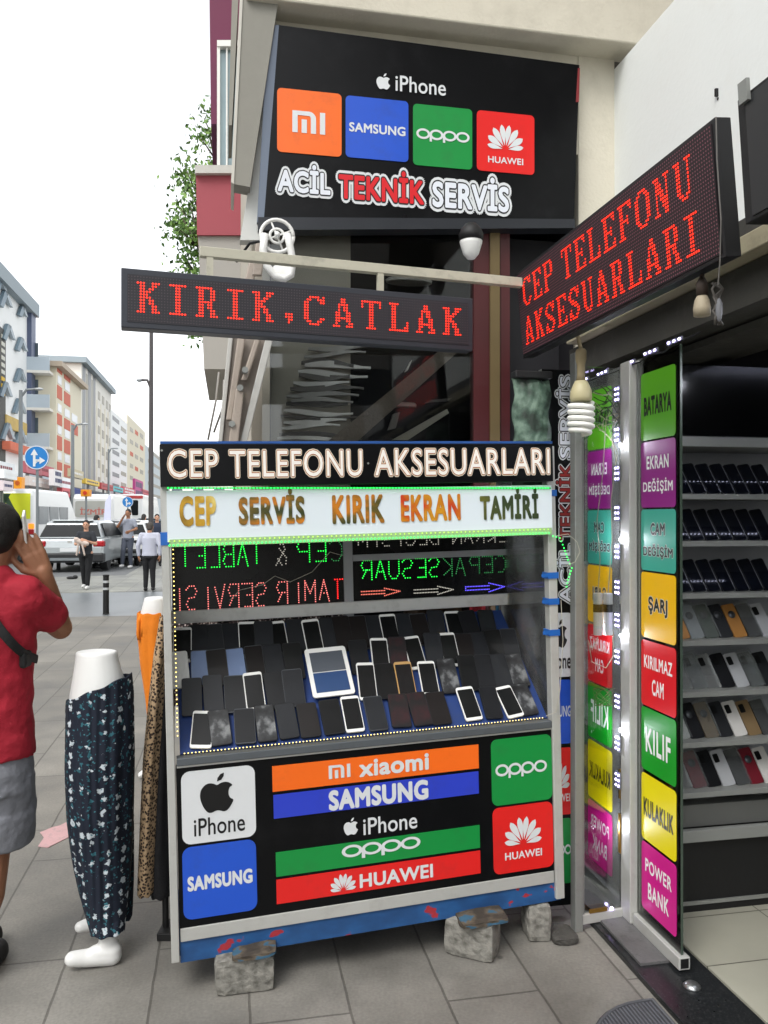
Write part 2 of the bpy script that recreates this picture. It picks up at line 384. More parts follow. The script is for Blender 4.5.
# ---------------------------------------------------------------- organic shapes: overlapping limbs fused into one skin
def organic(name, m, parent, prims, voxel=.01, smooth=4):
    b = MB()
    for p in prims:
        if p[0] == 'c':
            _, a, q, r1, r2 = p[:5]; a = Vector(a); q = Vector(q)
            b.cyl(a, q, r1, r2, 14); b.ell(a, (r1,)*3, 14, 8); b.ell(q, (r2,)*3, 14, 8)
        elif p[0] == 'e':
            rot = Euler(p[3]).to_matrix() if len(p) > 3 else None
            b.ell(p[1], p[2], 20, 12, rot=rot)
        elif p[0] == 'l':      # loft of ellipses: [(centre, rx, ry)], stacked along z
            n = 24; vs = []; secs = p[1]
            for (c, rx, ry) in secs:
                for i in range(n):
                    t = 2*PI*i/n; vs.append((c[0]+rx*math.cos(t), c[1]+ry*math.sin(t), c[2]))
            k = len(secs); fs = [(i*n+j, i*n+(j+1) % n, (i+1)*n+(j+1) % n, (i+1)*n+j) for i in range(k-1) for j in range(n)]
            fs += [tuple(range(n-1, -1, -1)), tuple(range((k-1)*n, k*n))]; b.add(vs, fs)
    o = b.build(name, m, parent, smooth=True)
    r = o.modifiers.new('fuse', 'REMESH'); r.mode = 'VOXEL'; r.voxel_size = voxel; r.use_smooth_shade = True
    s = o.modifiers.new('soft', 'SMOOTH'); s.factor = .5; s.iterations = smooth
    return o
ORD = ['first', 'second', 'third', 'fourth', 'fifth', 'sixth', 'seventh', 'eighth', 'ninth', 'tenth', 'eleventh', 'twelfth', 'thirteenth', 'fourteenth', 'fifteenth', 'sixteenth', 'seventeenth', 'eighteenth', 'nineteenth', 'twentieth']

# street frame: S runs away along the street, F runs to the right across it
A11 = rad(11.03)
S = Vector((-math.sin(A11), math.cos(A11), 0)); Fd = Vector((math.cos(A11), math.sin(A11), 0))
# ================================================================ MATERIALS IN COMMON USE
alu = mat('aluminium', '#bcbcb7', .42, .25, .1, 5, .05, dirt=.3, dirtcol=(.25, .24, .21))
alu_d = mat('aluminium_dull', '#8f918d', .45, .35, .15, 6, .06, dirt=.4, dirtcol=(.12, .11, .1))
black_gl = mat('black_gloss', '#08090b', .3, 0, .2, 3, spec=.22, dirt=.1, dirtcol=(.05, .05, .055))
black_m = mat('black_matt', '#0b0b0c', .6, 0, .25, 5, .1)
white_p = mat('white_plastic', '#e4e4e0', .4, 0, .05, 3, dirt=.2, dirtcol=(.45, .42, .36))
white_v = mat('white_vinyl', '#d6d9da', .35, 0, .03, 2, dirt=.12, dirtcol=(.4, .38, .34))
cream = mat('cream_render', '#cfc9b8', .85, 0, .09, 1.6, .25, bscale=60, dirt=.3, dirtcol=(.3, .27, .21))
tgl = glass('clear_glass', (.95, .98, .96), .045)
dgl = glass('street_glass', (.88, .9, .9), .035, .03)
hgl = glass('hazy_glass', (.9, .93, .92), .10, .05, haze=.2)
orange_v = mat('orange_vinyl', '#f26a16', .35, 0, .06, 3, dirt=.2)
blue_v = mat('blue_vinyl', '#1f52c4', .35, 0, .06, 3, dirt=.2)
blue2_v = mat('royal_vinyl', '#2b3fc0', .35, 0, .06, 3, dirt=.2)
green_v = mat('green_vinyl', '#0e8a3c', .35, 0, .06, 3, dirt=.2)
red_v = mat('red_vinyl', '#dc1f1c', .35, 0, .06, 3, dirt=.2)

# ================================================================ GROUND
def sheet(name, pts, z0, z1, m, kind='structure', parent=None):
    b = MB(); n = len(pts)
    b.add([(p[0], p[1], z1) for p in pts]+[(p[0], p[1], z0) for p in pts], [tuple(range(n)), tuple(range(2*n-1, n-1, -1))]+[(i, i+n, (i+1) % n+n, (i+1) % n) for i in range(n)])
    o = b.build(name, m, parent); 
    if kind: tag(o, kind=kind)
    return o
asphalt = mat('asphalt', '#6d6f70', .75, 0, .15, .6, .3, bscale=80)
b = MB(); b.quad((-400, -60, -.02), (400, -60, -.02), (400, 900, -.02), (-400, 900, -.02))
tag(b.build('road', asphalt), kind='structure')
# slab paving: brick texture laid along the street
def slab_mat(name, c1, c2, mortar, bw, bh, ang=A11):
    m = bpy.data.materials.new(name); m.use_nodes = True; t = m.node_tree; N = t.nodes; L = t.links; p = N['Principled BSDF']
    tc = N.new('ShaderNodeTexCoord'); mp = N.new('ShaderNodeMapping'); mp.inputs['Rotation'].default_value = (0, 0, -(ang+PI/2)); mp.inputs['Location'].default_value = (.12, .07, 0)
    L.new(tc.outputs['Object'], mp.inputs[0])
    br = N.new('ShaderNodeTexBrick'); br.inputs['Scale'].default_value = 1; br.inputs['Brick Width'].default_value = bw; br.inputs['Row Height'].default_value = bh
    br.inputs['Mortar Size'].default_value = .005; br.inputs['Mortar Smooth'].default_value = .3; br.offset = .43
    br.inputs['Color1'].default_value = (*srgb(c1), 1); br.inputs['Color2'].default_value = (*srgb(c2), 1); br.inputs['Mortar'].default_value = (*srgb(mortar), 1)
    nw = N.new('ShaderNodeTexNoise'); nw.inputs['Scale'].default_value = 9; nw.inputs['Detail'].default_value = 5; L.new(tc.outputs['Object'], nw.inputs[0]); wv_ = N.new('ShaderNodeVectorMath'); wv_.operation = 'MULTIPLY_ADD'; wv_.inputs[1].default_value = (.007, .007, 0); L.new(nw.outputs[1], wv_.inputs[0]); L.new(mp.outputs[0], wv_.inputs[2])
    L.new(wv_.outputs[0], br.inputs['Vector'])
    n1 = N.new('ShaderNodeTexNoise'); n1.inputs['Scale'].default_value = 1.4; n1.inputs['Detail'].default_value = 8; n1.inputs['Roughness'].default_value = .65; L.new(tc.outputs['Object'], n1.inputs[0])
    r1 = N.new('ShaderNodeMapRange'); r1.inputs[1].default_value = .3; r1.inputs[2].default_value = .75; r1.inputs[3].default_value = .48; r1.inputs[4].default_value = 1.25; L.new(n1.outputs[0], r1.inputs[0])
    n2 = N.new('ShaderNodeTexNoise'); n2.inputs['Scale'].default_value = 90; n2.inputs['Detail'].default_value = 4; L.new(tc.outputs['Object'], n2.inputs[0])
    r2 = N.new('ShaderNodeMapRange'); r2.inputs[1].default_value = .3; r2.inputs[2].default_value = .7; r2.inputs[3].default_value = .86; r2.inputs[4].default_value = 1.1; L.new(n2.outputs[0], r2.inputs[0])
    mu = N.new('ShaderNodeMath'); mu.operation = 'MULTIPLY'; L.new(r1.outputs[0], mu.inputs[0]); L.new(r2.outputs[0], mu.inputs[1])
    # stains and old gum
    vo = N.new('ShaderNodeTexVoronoi'); vo.inputs['Scale'].default_value = 3.1; L.new(tc.outputs['Object'], vo.inputs[0])
    rv = N.new('ShaderNodeMapRange'); rv.inputs[1].default_value = .025; rv.inputs[2].default_value = .05; rv.inputs[3].default_value = .5; rv.inputs[4].default_value = 1; L.new(vo.outputs['Distance'], rv.inputs[0])
    m3 = N.new('ShaderNodeMath'); m3.operation = 'MULTIPLY'; L.new(mu.outputs[0], m3.inputs[0]); L.new(rv.outputs[0], m3.inputs[1])
    mc = N.new('ShaderNodeVectorMath'); mc.operation = 'SCALE'; L.new(br.outputs['Color'], mc.inputs[0]); L.new(m3.outputs[0], mc.inputs['Scale'])
    L.new(mc.outputs[0], p.inputs['Base Color'])
    rr = N.new('ShaderNodeMapRange'); rr.inputs[1].default_value = .35; rr.inputs[2].default_value = .7; rr.inputs[3].default_value = .5; rr.inputs[4].default_value = .8; L.new(n1.outputs[0], rr.inputs[0]); L.new(rr.outputs[0], p.inputs['Roughness'])
    bp = N.new('ShaderNodeBump'); bp.inputs['Strength'].default_value = .5; bp.inputs['Distance'].default_value = .004; bp.invert = True
    L.new(br.outputs['Fac'], bp.inputs['Height'])
    b2 = N.new('ShaderNodeBump'); b2.inputs['Strength'].default_value = .25; b2.inputs['Distance'].default_value = .003; L.new(n2.outputs[0], b2.inputs['Height']); L.new(bp.outputs[0], b2.inputs['Normal']); L.new(b2.outputs[0], p.inputs['Normal'])
    return m
slab = slab_mat('slab_paving', '#7e7b74', '#89867f', '#625f59', .92, .33)
slab_far = slab_mat('slab_paving_far', '#8e8f8b', '#96978f', '#6c6c68', .9, .45)
smooth_st = mat('smooth_crossing', '#74797c', .35, 0, .12, .8, .1, bscale=60)
def along(px, Y0, Y1):   # x offset line helper
    pass
P0 = Vector((1.066, 2.88, 0))
def sf(s, f): q = P0+S*s+Fd*f; return (q.x, q.y)      # s metres along the street, f metres to the right of the shop line
sheet('pavement', [sf(-8, -4.6), sf(-8, 8), sf(11.2, 8), sf(11.2, -4.6)], -.4, 0, slab)
sheet('side_street', [sf(11.2, -9), sf(11.2, 8), sf(15.6, 8), sf(15.6, -9)], -.4, -.008, smooth_st)
sheet('far_pavement', [sf(15.6, -9), sf(15.6, 8), sf(60, 8), sf(60, -4.4), sf(20.6, -4.4), sf(20.0, -9)], -.4, .0, slab_far)
kerb = mat('kerb_stone', '#9a9a96', .8, 0, .1, 4, .3, bscale=80)
sheet('kerb', [sf(-8, -4.75), sf(-8, -4.603), sf(11.2, -4.603), sf(11.2, -4.75)], -.4, .002, kerb)
pink = mat('pink_paint', '#c09a9b', .75, 0, .15, 12, .3, dirt=.8, dirtcol=(.25, .24, .23))
# worn pink marking on the slabs
q = [gnd(*p) for p in ((38, 847), (44, 838), (40, 833), (52, 828), (60, 826), (66, 823), (73, 826), (74, 832), (68, 838), (58, 843), (48, 848))]
tag(sheet('painted_marking', [(v.x, v.y) for v in q], .001, .004, pink, None), 'worn pale pink paint mark on the grey paving slabs', 'paint mark')
# small dark litter
q = gnd(71, 579)
bb = MB(); bb.ell((0, 0, .03), (.12, .06, .04)); bb.ell((.1, .03, .05), (.07, .05, .05)); lit = bb.build('crumpled_bag', black_m, smooth=True); lit.location = (q.x, q.y, 0)
tag(lit, 'small dark crumpled bag lying on the crossing near the walking woman', 'litter')

# ================================================================ OUR BUILDING: front wall with the big sign (faces the camera)
ctr = Vector((1.178, 4.08, 0))
wall = thing('shop_building', 'cream rendered building carrying the signs, with a dark shop window and white fascia', 'building', ctr, (0, 0, A11))
def proj(p):
    d = CR.transposed() @ (Vector(p)-CO); return 384+FPX*d.x/-d.z, 512-FPX*d.y/-d.z
def prect(f, l, t, r_, bt, y, mean=False):
    """pixel box -> level rectangle (x0, z0, x1, z1) on plane y of thing f; mean: t and bt are edge heights at the middle"""
    cx, cy = (l+r_)/2, (t+bt)/2; c = rp(f, cx, cy, y); m = M4(f)
    q0 = proj(m @ c); q1 = proj(m @ (c+Vector((.01, 0, 0)))); sl_ = (q1[1]-q0[1])/(q1[0]-q0[0])
    q2 = proj(m @ (c+Vector((0, 0, .01)))); k = .01/abs(q2[1]-q0[1])
    h = (bt-t)-(0 if mean else .55*abs(sl_)*(r_-l)); h = max(h, (bt-t)*.3)
    xl_ = rp(f, l, cy+sl_*(l-cx), y).x; xr_ = rp(f, r_, cy+sl_*(r_-cx), y).x
    return xl_, c.z-h*k/2, xr_, c.z+h*k/2
def pxplate(name, m, par, l, t, r_, bt, y0, y1, rad_=0, bevel=0, frame=None, mean=False):
    x0_, z0_, x1_, z1_ = prect(frame or par, l, t, r_, bt, y0, mean)
    return plate(name, m, par, x0_, z0_, x1_, z1_, y0, y1, rad_, bevel)
def pxhexa(name, m, par, pts, y0, y1, frame=None, bevel=0):
    """four pixel corners (BL, BR, TR, TL) on plane y0, thickened to y1"""
    f = frame or par; fr = [rp(f, px, py, y0) for px, py in pts]; bk = [Vector((p.x, y1, p.z)) for p in fr]
    b = MB(); b.hexa(fr, bk); return b.build(name, m, par, bevel=bevel)
def X(px, y=0, f=wall): return rp(f, px, 516, y).x
def Z(px, py, y=0, f=wall): return rp(f, px, py, y).z
xl = -1.84
zt = Z(580, 62)+.03
# upper wall above / right of sign
b = MB(); b.box(X(579), 0, 0, .0, .3, 6.0); b.build('column', cream, wall)
b = MB(); b.box(xl, .004, zt-.5, X(579)-.001, .3, 6.0); b.build('wall', cream, wall)
b = MB(); b.box(xl-.02, -.15, zt, 1.5, .02, 5.2); b.build('beam', cream, wall, bevel=.008)
# slanting end pilaster on the left
grey_c = mat('grey_render', '#8f8d84', .85, 0, .1, 2, .2, dirt=.25, dirtcol=(.2, .19, .17))
pxhexa('pilaster', grey_c, wall, [(234, 184), (250, 187), (279, -5), (243, -5)], -.12, -.02)
pxhexa('pilaster_edge', mat('pale_edge', '#c9c6bc', .8, 0, .08, 3), wall, [(231, 182), (234, 184), (243, -5), (240, -5)], -.125, .2)
pxhexa('pilaster_return', grey_c, wall, [(228.5, 125), (232, 125), (238.5, -5), (232, -5)], -.05, .3)
# white corner strip beside the sign going down
pxhexa('corner_strip', mat('corner_white', '#cfd0cb', .6, 0, .06, 3), wall, [(240, 240), (259, 240), (268, 40), (258, 130)], -.05, .02)
# shop window frame and dark interior
wx0, wx1 = X(262), X(481)
red_f = mat('red_frame', '#430c0f', .4, 0, .2, 5); gold_f = mat('gold_frame', '#6a5a3a', .4, .3, .15, 4)
for l, r_, m, nm, y0 in ((474, 490, red_f, 'red_post', -.02), (490.5, 500, gold_f, 'gold_post', -.035), (500.5, 510, red_f, 'red_post', -.02)):
    a, c = X(l, y0), X(r_, y0); plate(nm, m, wall, a, 0, c, Z(480, 226), y0, .05)
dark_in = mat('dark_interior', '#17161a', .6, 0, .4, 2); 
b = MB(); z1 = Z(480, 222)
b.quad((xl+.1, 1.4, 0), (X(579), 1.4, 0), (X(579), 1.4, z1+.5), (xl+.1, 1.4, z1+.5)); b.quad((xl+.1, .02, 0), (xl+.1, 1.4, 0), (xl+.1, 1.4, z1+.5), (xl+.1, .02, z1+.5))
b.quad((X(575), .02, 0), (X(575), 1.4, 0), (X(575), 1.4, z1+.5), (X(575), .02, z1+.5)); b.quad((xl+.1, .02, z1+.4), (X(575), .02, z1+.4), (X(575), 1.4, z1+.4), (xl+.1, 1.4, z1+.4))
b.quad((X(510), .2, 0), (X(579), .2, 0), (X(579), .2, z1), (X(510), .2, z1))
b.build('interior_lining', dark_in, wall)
win = plate('shop_window', dgl, wall, wx0, .05, wx1, Z(480, 224), .0, .008)
# the window's reflections built as coloured shapes behind the glass: strips, beam, discs, edge
rip = ramp_mat('rippled_reflection', 'noise', 5, [(.2, '#2b2a2c'), (.42, '#4c4a4a'), (.5, '#d0ceca'), (.58, '#f0eee8'), (.7, '#6a6763')], .35, (1.0, 1, 6), 3, .3)
nb = 26
def ripple(name, pts, y, m, par):
    BL, BR, TR, TL = [rp(par, *p, y) for p in pts]; bb = MB(); vs = []; ny, nx = 34, 10
    for j in range(ny+1):
        for i in range(nx+1):
            u, v = i/nx, j/ny; p = (BL*(1-u)+BR*u)*(1-v)+(TL*(1-u)+TR*u)*v
            k = math.sin(v*2*PI*5+math.sin(u*5+v*3)*.9); vs.append((p.x, p.y+.05*k, p.z+.012*math.sin(u*9+v*20)))
    bb.add(vs, [(j*(nx+1)+i, j*(nx+1)+i+1, (j+1)*(nx+1)+i+1, (j+1)*(nx+1)+i) for j in range(ny) for i in range(nx)])
    return bb.build(name, m, par, smooth=True, solid=1)
rs = random.Random(21)
slm = [mat('slat_reflection_%d' % i, c_, .4, .2, .12, 9) for i, c_ in enumerate(('#d9d6d0', '#a8a5a0', '#77736e', '#4a4744'))]  # tones of the reflections in the pane, painted onto the strips
for k in range(17):
    y_ = 349+k*5.6+rs.uniform(-1, 1); xl_ = 300-(y_-345)*.36+rs.uniform(4, 12); xr_ = 375-(y_-345)*.22+rs.uniform(-22, 8); th_ = rs.uniform(1.6, 3.6); bend = rs.uniform(-3, 4)
    up, dn = [], []
    for q in range(9):
        u = q/8; xx = xl_+(xr_-xl_)*u; yy = y_+3*math.sin(u*5+k)*.5+bend*u; t2 = th_*(.35+.65*math.sin(PI*min(1, u*1.1+.05)))
        up.append(rp(wall, xx, yy-t2, .05+.02*math.sin(u*3))); dn.append(rp(wall, xx, yy+t2, .05+.02*math.sin(u*3)))
    b = MB(); n = 9; vs = up+dn+[Vector((p.x, p.y+.02, p.z)) for p in up+dn]
    fs = [(q, q+1, n+q+1, n+q) for q in range(8)]+[(2*n+q, 3*n+q, 3*n+q+1, 2*n+q+1) for q in range(8)]+[(q, 2*n+q, 2*n+q+1, q+1) for q in range(8)]+[(n+q, n+q+1, 3*n+q+1, 3*n+q) for q in range(8)]
    b.add(vs, fs); b.build('reflected_slat', slm[rs.choice((0, 0, 1, 1, 2, 3))], wall, smooth=False, solid=1)
for l, t_, r_, bt_, c_ in ((396, 330, 420, 336, 1), (428, 322, 442, 326, 2), (405, 360, 412, 372, 0), (400, 388, 414, 393, 1), (425, 398, 452, 403, 3), (388, 412, 400, 430, 2)):
    pxhexa('reflected_slat', slm[c_], wall, [(l, bt_), (r_-4, bt_-2), (r_, t_), (l+5, t_+2)], .05, .07)
beam_refl = mat('beam_reflection', '#7a7065', .8, 0, .3, 8, .3)  # beam and pale edge are reflections in the pane, built as solid bars
pxhexa('reflected_beam', beam_refl, wall, [(322, 446), (352, 446), (458, 352), (446, 345)], .03, .05)
edge_refl = mat('edge_reflection', '#a39e90', .6); 
pxhexa('reflected_edge', edge_refl, wall, [(392, 440), (408, 440), (449, 413), (447, 409)], .03, .05)
for cx, cy, r_, hb in ((337, 378, 15, 46), (325, 403, 12, 0), (409, 283, 24, 0), (403, 407, 14, 0)):  # discs and drum stand in for round shapes mirrored in the pane
    p = rp(wall, cx, cy, .14); rr = r_*4.0/800
    b = MB(); b.lathe([(rr*.98, 0), (rr, .012), (rr*.9, .02)], (p.x, .14, p.z), 20, sy=.5); 
    discd = b.build('reflected_disc', mat('disc_reflection', '#b9b4ac', .5), wall, smooth=False)
    if hb:
        b = MB(); b.lathe([(rr*.9, 0), (rr*.8, -.2)], (p.x, .14, p.z-.001), 20, sy=.5); b.build('reflected_drum', mat('drum_reflection', '#3a2c28', .4), wall)

# sign above the window
sign = thing('fascia_sign', 'large black signboard with four coloured brand tiles above the dark window', 'sign', ctr, (0, 0, A11))
SY = -.085
pxhexa('board', black_gl, sign, [(264, 218), (574, 222), (579.5, 65), (279, 25)], SY, -.01)
pxhexa('side_trim', mat('blue_grey_trim', '#6d7683', .3, .5, .2, 4), sign, [(257, 222), (264, 222), (279, 25), (268, 25)], SY+.004, -.012)  # bluish tint is the strip's reflection put into its colour
pxhexa('bottom_trim', mat('sign_trim', '#26292e', .35, .2, .2, 5), sign, [(258, 230), (575, 228), (575, 219), (258, 217)], SY-.01, -.01)
c1 = lambda x, y: (150+x*.5859, y*.5859)
def ctile(fr, m, l, t, r_, bt, conv, y, rd=.02, name='tile', mean=False):
    a = conv(l, t); c = conv(r_, bt); return pxplate(name, m, fr, a[0], a[1], c[0], c[1], y, y+.003, rd, mean=mean)
def ctext(fr, s, m, l, t, r_, bt, conv, y, **k):
    x0_, z0_, x1_, z1_ = prect(fr, *conv(l, t), *conv(r_, bt), y); k.setdefault('space', 1+k.get('bold', .02)*1.8); return text(fr, s, x0_, z0_, x1_, z1_, y, m, **k)
def clogo(fn, fr, m, l, t, r_, bt, conv, y):
    x0_, z0_, x1_, z1_ = prect(fr, *conv(l, t), *conv(r_, bt), y); return fn(fr, x0_, z0_, x1_, z1_, y, m)
y = SY-.004; yt = y-.0015
ctile(sign, orange_v, 217, 152, 327, 266, c1, y); ctile(sign, blue_v, 334, 165, 441, 275, c1, y); ctile(sign, green_v, 449, 179, 550, 288, c1, y); ctile(sign, red_v, 558, 190, 656, 297, c1, y)
clogo(logo_mi, sign, white_v, 243, 189, 299, 229, c1, yt)
ctext(sign, 'SAMSUNG', white_v, 340, 210, 436, 231, c1, yt, bold=.03)
clogo(logo_oppo, sign, white_v, 455, 220, 545, 246, c1, yt)
clogo(logo_flower, sign, white_v, 575, 212, 638, 258, c1, yt)
ctext(sign, 'HUAWEI', white_v, 577, 267, 637, 281, c1, yt, bold=.02)
clogo(logo_apple, sign, white_v, 386, 124, 411, 153, c1, yt)
ctext(sign, 'iPhone', white_v, 419, 130, 505, 162, c1, yt, bold=.01)
inkk = mat('ink_black', '#0a0a0b', .4, 0, 0); letter_w = mat('letter_silver', '#dfe3ea', .4, 0, .03); letter_r = mat('letter_red', '#d3101c', .4, 0, .03)
LY = [(.045, inkk, .001), (.13, white_v, .002)]
ctext(sign, 'ACİL', letter_w, 218, 278, 308, 332, c1, yt-.002, bold=.035, layers=LY)
ctext(sign, 'TEKNİK', letter_r, 322, 286, 468, 347, c1, yt-.002, bold=.035, layers=LY)
ctext(sign, 'SERVİS', letter_w, 482, 297, 613, 361, c1, yt-.002, bold=.035, layers=LY)
# little red strip at right top of the sign
pxhexa('edge_marker', mat('dull_red_tape', '#7c2024', .6, 0, .1), sign, [(576, 102), (579, 102), (580, 68), (578, 68)], SY-.003, SY)

# ---- street side: fascia board, header, shop front (faces the street, to the left)
AS = A11-PI/2
fas = thing('white_fascia', 'smooth white fascia board above the phone shop front', 'fascia', ctr, (0, 0, AS))
whw = mat('white_wall', '#e6e9e6', .8, 0, .04, 1.2, .1, bscale=40, dirt=.12, dirtcol=(.5, .45, .35))
zf = rp(fas, 625, 57, 0).z
plate('board', whw, fas, .0, 2.52, 7, zf, 0, .05); 
b = MB(); b.box(.02, .05, zf-.25, 7, 1.5, zf-.15); b.build('canopy_deck', grey_c, fas)
b = MB(); b.dot(rp(fas, 718, 99, -.001).x, -.002, rp(fas, 718, 99).z, .006, 8); b.box(rp(fas, 717, 97).x, -.012, rp(fas, 717, 97).z, rp(fas, 718.5, 97).x, 0, rp(fas, 717, 97).z+.03); b.build('hook', black_m, fas)
sh = thing('phone_shop', 'open phone shop on the right with black granite threshold and dark shutter box', 'shop', (P0.x, P0.y, 0), (0, 0, AS))
hdr = mat('shutter_box', '#45443f', .6, .1, .3, 3, .25, dirt=.5, dirtcol=(.16, .15, .13))
plate('shutter_box', hdr, sh, -.95, 2.31, 3, 2.44, .0, .5)
plate('shutter_rail', hdr, sh, -.95, 2.275, 3, 2.3, .12, .3)
plate('cream_rail', mat('cream_rail', '#a29a80', .6, 0, .2, 3, .1, dirt=.5), sh, -.85, 2.445, 3, 2.505, -.06, .2, bevel=.004)
plate('shop_ceiling', hdr, sh, -.9, 2.5, 3, 2.56, -.05, 4)
granite = mat('black_granite', '#191b1d', .3, 0, .35, 60, dirt=.3, dirtcol=(.2, .2, .2))
tile = mat('beige_tile', '#8f8e84', .25, 0, .1, 2)
plate('threshold', granite, sh, -.9, -.02, 3, .02, -.16, .10, bevel=.003)
# window step under the glass panes, grey dusty
dusty = mat('dusty_sill', '#5d5c5c', .8, 0, .4, 14, .3, dirt=.6, dirtcol=(.03, .03, .03))
plate('dusty_sill', dusty, sh, -.85, .0205, -.05, .03, -.13, .04)
for i in range(6):
    for j in range(4):
        pass
# shop floor tiles
ft = thing('tiled_floor', 'x', 'floor', (P0.x, P0.y, 0), (0, 0, AS)); del ft['label']; del ft['category']
bpy.data.objects.remove(ft)
tf = [sf(-3, .103), sf(-3, 4), sf(1.2, 4), sf(1.2, .103)]
def tile_mat():
    m = bpy.data.materials.new('floor_tiles'); m.use_nodes = True; t = m.node_tree; N = t.nodes; L = t.links; p = N['Principled BSDF']
    tc = N.new('ShaderNodeTexCoord'); mp = N.new('ShaderNodeMapping'); mp.inputs['Rotation'].default_value = (0, 0, -A11); mp.inputs['Location'].default_value = (.25, .02, 0); L.new(tc.outputs['Object'], mp.inputs[0])
    br = N.new('ShaderNodeTexBrick'); br.offset = 0; br.inputs['Scale'].default_value = 1; br.inputs['Brick Width'].default_value = .6; br.inputs['Row Height'].default_value = .33; br.inputs['Mortar Size'].default_value = .003
    br.inputs['Color1'].default_value = (*srgb('#a9a798'), 1); br.inputs['Color2'].default_value = (*srgb('#a3a192'), 1); br.inputs['Mortar'].default_value = (*srgb('#5a584e'), 1)
    L.new(mp.outputs[0], br.inputs[0]); n = N.new('ShaderNodeTexNoise'); n.inputs['Scale'].default_value = 3; n.inputs['Detail'].default_value = 8; L.new(tc.outputs['Object'], n.inputs[0])
    r = N.new('ShaderNodeMapRange'); r.inputs[3].default_value = .75; r.inputs[4].default_value = 1.15; L.new(n.outputs[0], r.inputs[0])
    v = N.new('ShaderNodeVectorMath'); v.operation = 'SCALE'; L.new(br.outputs[0], v.inputs[0]); L.new(r.outputs[0], v.inputs['Scale']); L.new(v.outputs[0], p.inputs['Base Color'])
    p.inputs['Roughness'].default_value = .3; return m
sheet('shop_floor', tf, -.01, .024, tile_mat())
b = MB(); b.lathe([(.03, 0), (.03, .004), (.022, .012), (.012, .016)], (0, 0, 0), 20)
q = gnd(692, 987, .02); o = b.build('door_stop', mat('steel_stud', '#a8aaaa', .3, .9, .1, 30), None, smooth=True); o.location = (q.x, q.y, .0205)
tag(o, 'small round steel stud set in the black threshold', 'stud')
# shop back walls
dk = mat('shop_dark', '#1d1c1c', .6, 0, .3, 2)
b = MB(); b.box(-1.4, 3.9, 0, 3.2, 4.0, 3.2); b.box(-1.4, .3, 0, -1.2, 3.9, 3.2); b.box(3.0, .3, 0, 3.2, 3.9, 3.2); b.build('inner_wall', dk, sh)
# ventilation / ceiling sheet seen under the shutter box
pxhexa('ceiling_panel', mat('olive_panel', '#59594c', .7, 0, .2, 3), sh, [(690, 372), (780, 340), (780, 306), (672, 352)], .5, .52)

# ---- right message display (two rows) hung out over the pavement
lit_r = mat('red_diode', '#c01810', .5, 0, 0, emit='#ff2a12', estr=1.1)
off_r = mat('dark_diode', '#8a5560', .6, 0, 0)
dface = mat('display_face', '#1a0f14', .55, 0, .25, 8); dframe = mat('display_frame', '#141417', .45, .1, .15, 6)
l = atY(523, 359, 3.3); r_ = atY(726, 256, 2.0)
ang = math.atan2(r_.y-l.y, r_.x-l.x)
ds = thing('message_display', 'big two-line red message display slanting towards the camera on the right', 'LED display', (l.x, l.y, (l.z+r_.z)/2), (rad(5), 0, ang), 'red LED message displays')
Ld = (Vector((r_.x, r_.y, 0))-Vector((l.x, l.y, 0))).length; pt = (Ld-.03)/128; Hd = pt*32+.024
plate('casing', dframe, ds, 0, 0, Ld, Hd, 0, .045, bevel=.002)
plate('screen', dface, ds, .014, .011, Ld-.014, Hd-.011, -.003, .0)
display(ds, 32, 128, pt, [('CEP TELEFONU', 3, 5, 2), ('AKSESUARLARI', 18, 4, 2)], .015, Hd-.012, -.003, lit_r, off_r)
b = MB(); b.tube([rp(ds, *q, -.012) for q in ((716, 117), (717, 160), (721, 220), (720, 262), (718, 285))], .0018); b.build('cable', mat('grey_cable', '#6d6a66', .6, 0, 0), ds)
# black box sign beyond it, toward the camera
q0 = atY(745, 225, 1.83)
bs = thing('box_sign', 'black box sign beside the two-line red display, cut by the right edge', 'sign', (q0.x, q0.y, q0.z), (rad(4), 0, ang))
plate('casing', black_m, bs, 0, 0, 1.0, .285, 0, .12, bevel=.003)
plate('side_face', mat('black_side', '#1d1e21', .4, 0, .2), bs, .03, .01, .99, .275, -.003, -.0005)
b = MB(); b.box(.02, -.012, .262, .05, -.003, .31); b.build('bracket', alu_d, bs)

# ---- left message display (one row) and its carrier bar
l = atY(121, 328, 2.72); r_ = atY(473, 350, 3.11)
ang2 = math.atan2(r_.y-l.y, r_.x-l.x); Lk = math.hypot(r_.x-l.x, r_.y-l.y); zk = (l.z+r_.z)/2
dl = thing('message_display', 'narrow one-line red message display hanging under the cream bar', 'LED display', (l.x, l.y, zk), (0, 0, ang2), 'red LED message displays')
pk = (Lk-.04)/128; Hk = pk*16+.046
plate('casing', mat('display_frame_grey', '#3a3d44', .4, .3, .15, 5, dirt=.2), dl, 0, 0, Lk, Hk, 0, .06, bevel=.003)
plate('screen', mat('display_face_grey', '#27252b', .5, 0, .2, 8), dl, .02, .02, Lk-.02, Hk-.02, -.002, 0)
display(dl, 16, 128, pk, [('KIRIK,CATLAK', 2, 3, 3)], .02, Hk-.023, -.002, lit_r, mat('dark_diode_grey', '#4b4247', .6, 0, 0))
bar = thing('carrier_bar', 'long cream metal bar holding the one-line red display out over the pavement', 'bar', (l.x, l.y, zk), (0, 0, ang2))
cb = mat('cream_bar', '#bdbaa8', .5, .1, .1, 6, dirt=.35)
A_, B_ = rp(bar, 200, 254, .05), rp(bar, 522, 279, .05)
b = MB(); b.box(A_.x, .05, (A_.z+B_.z)/2-.018, B_.x+.25, .08, (A_.z+B_.z)/2+.018); b.build('tube', cb, bar, bevel=.002)
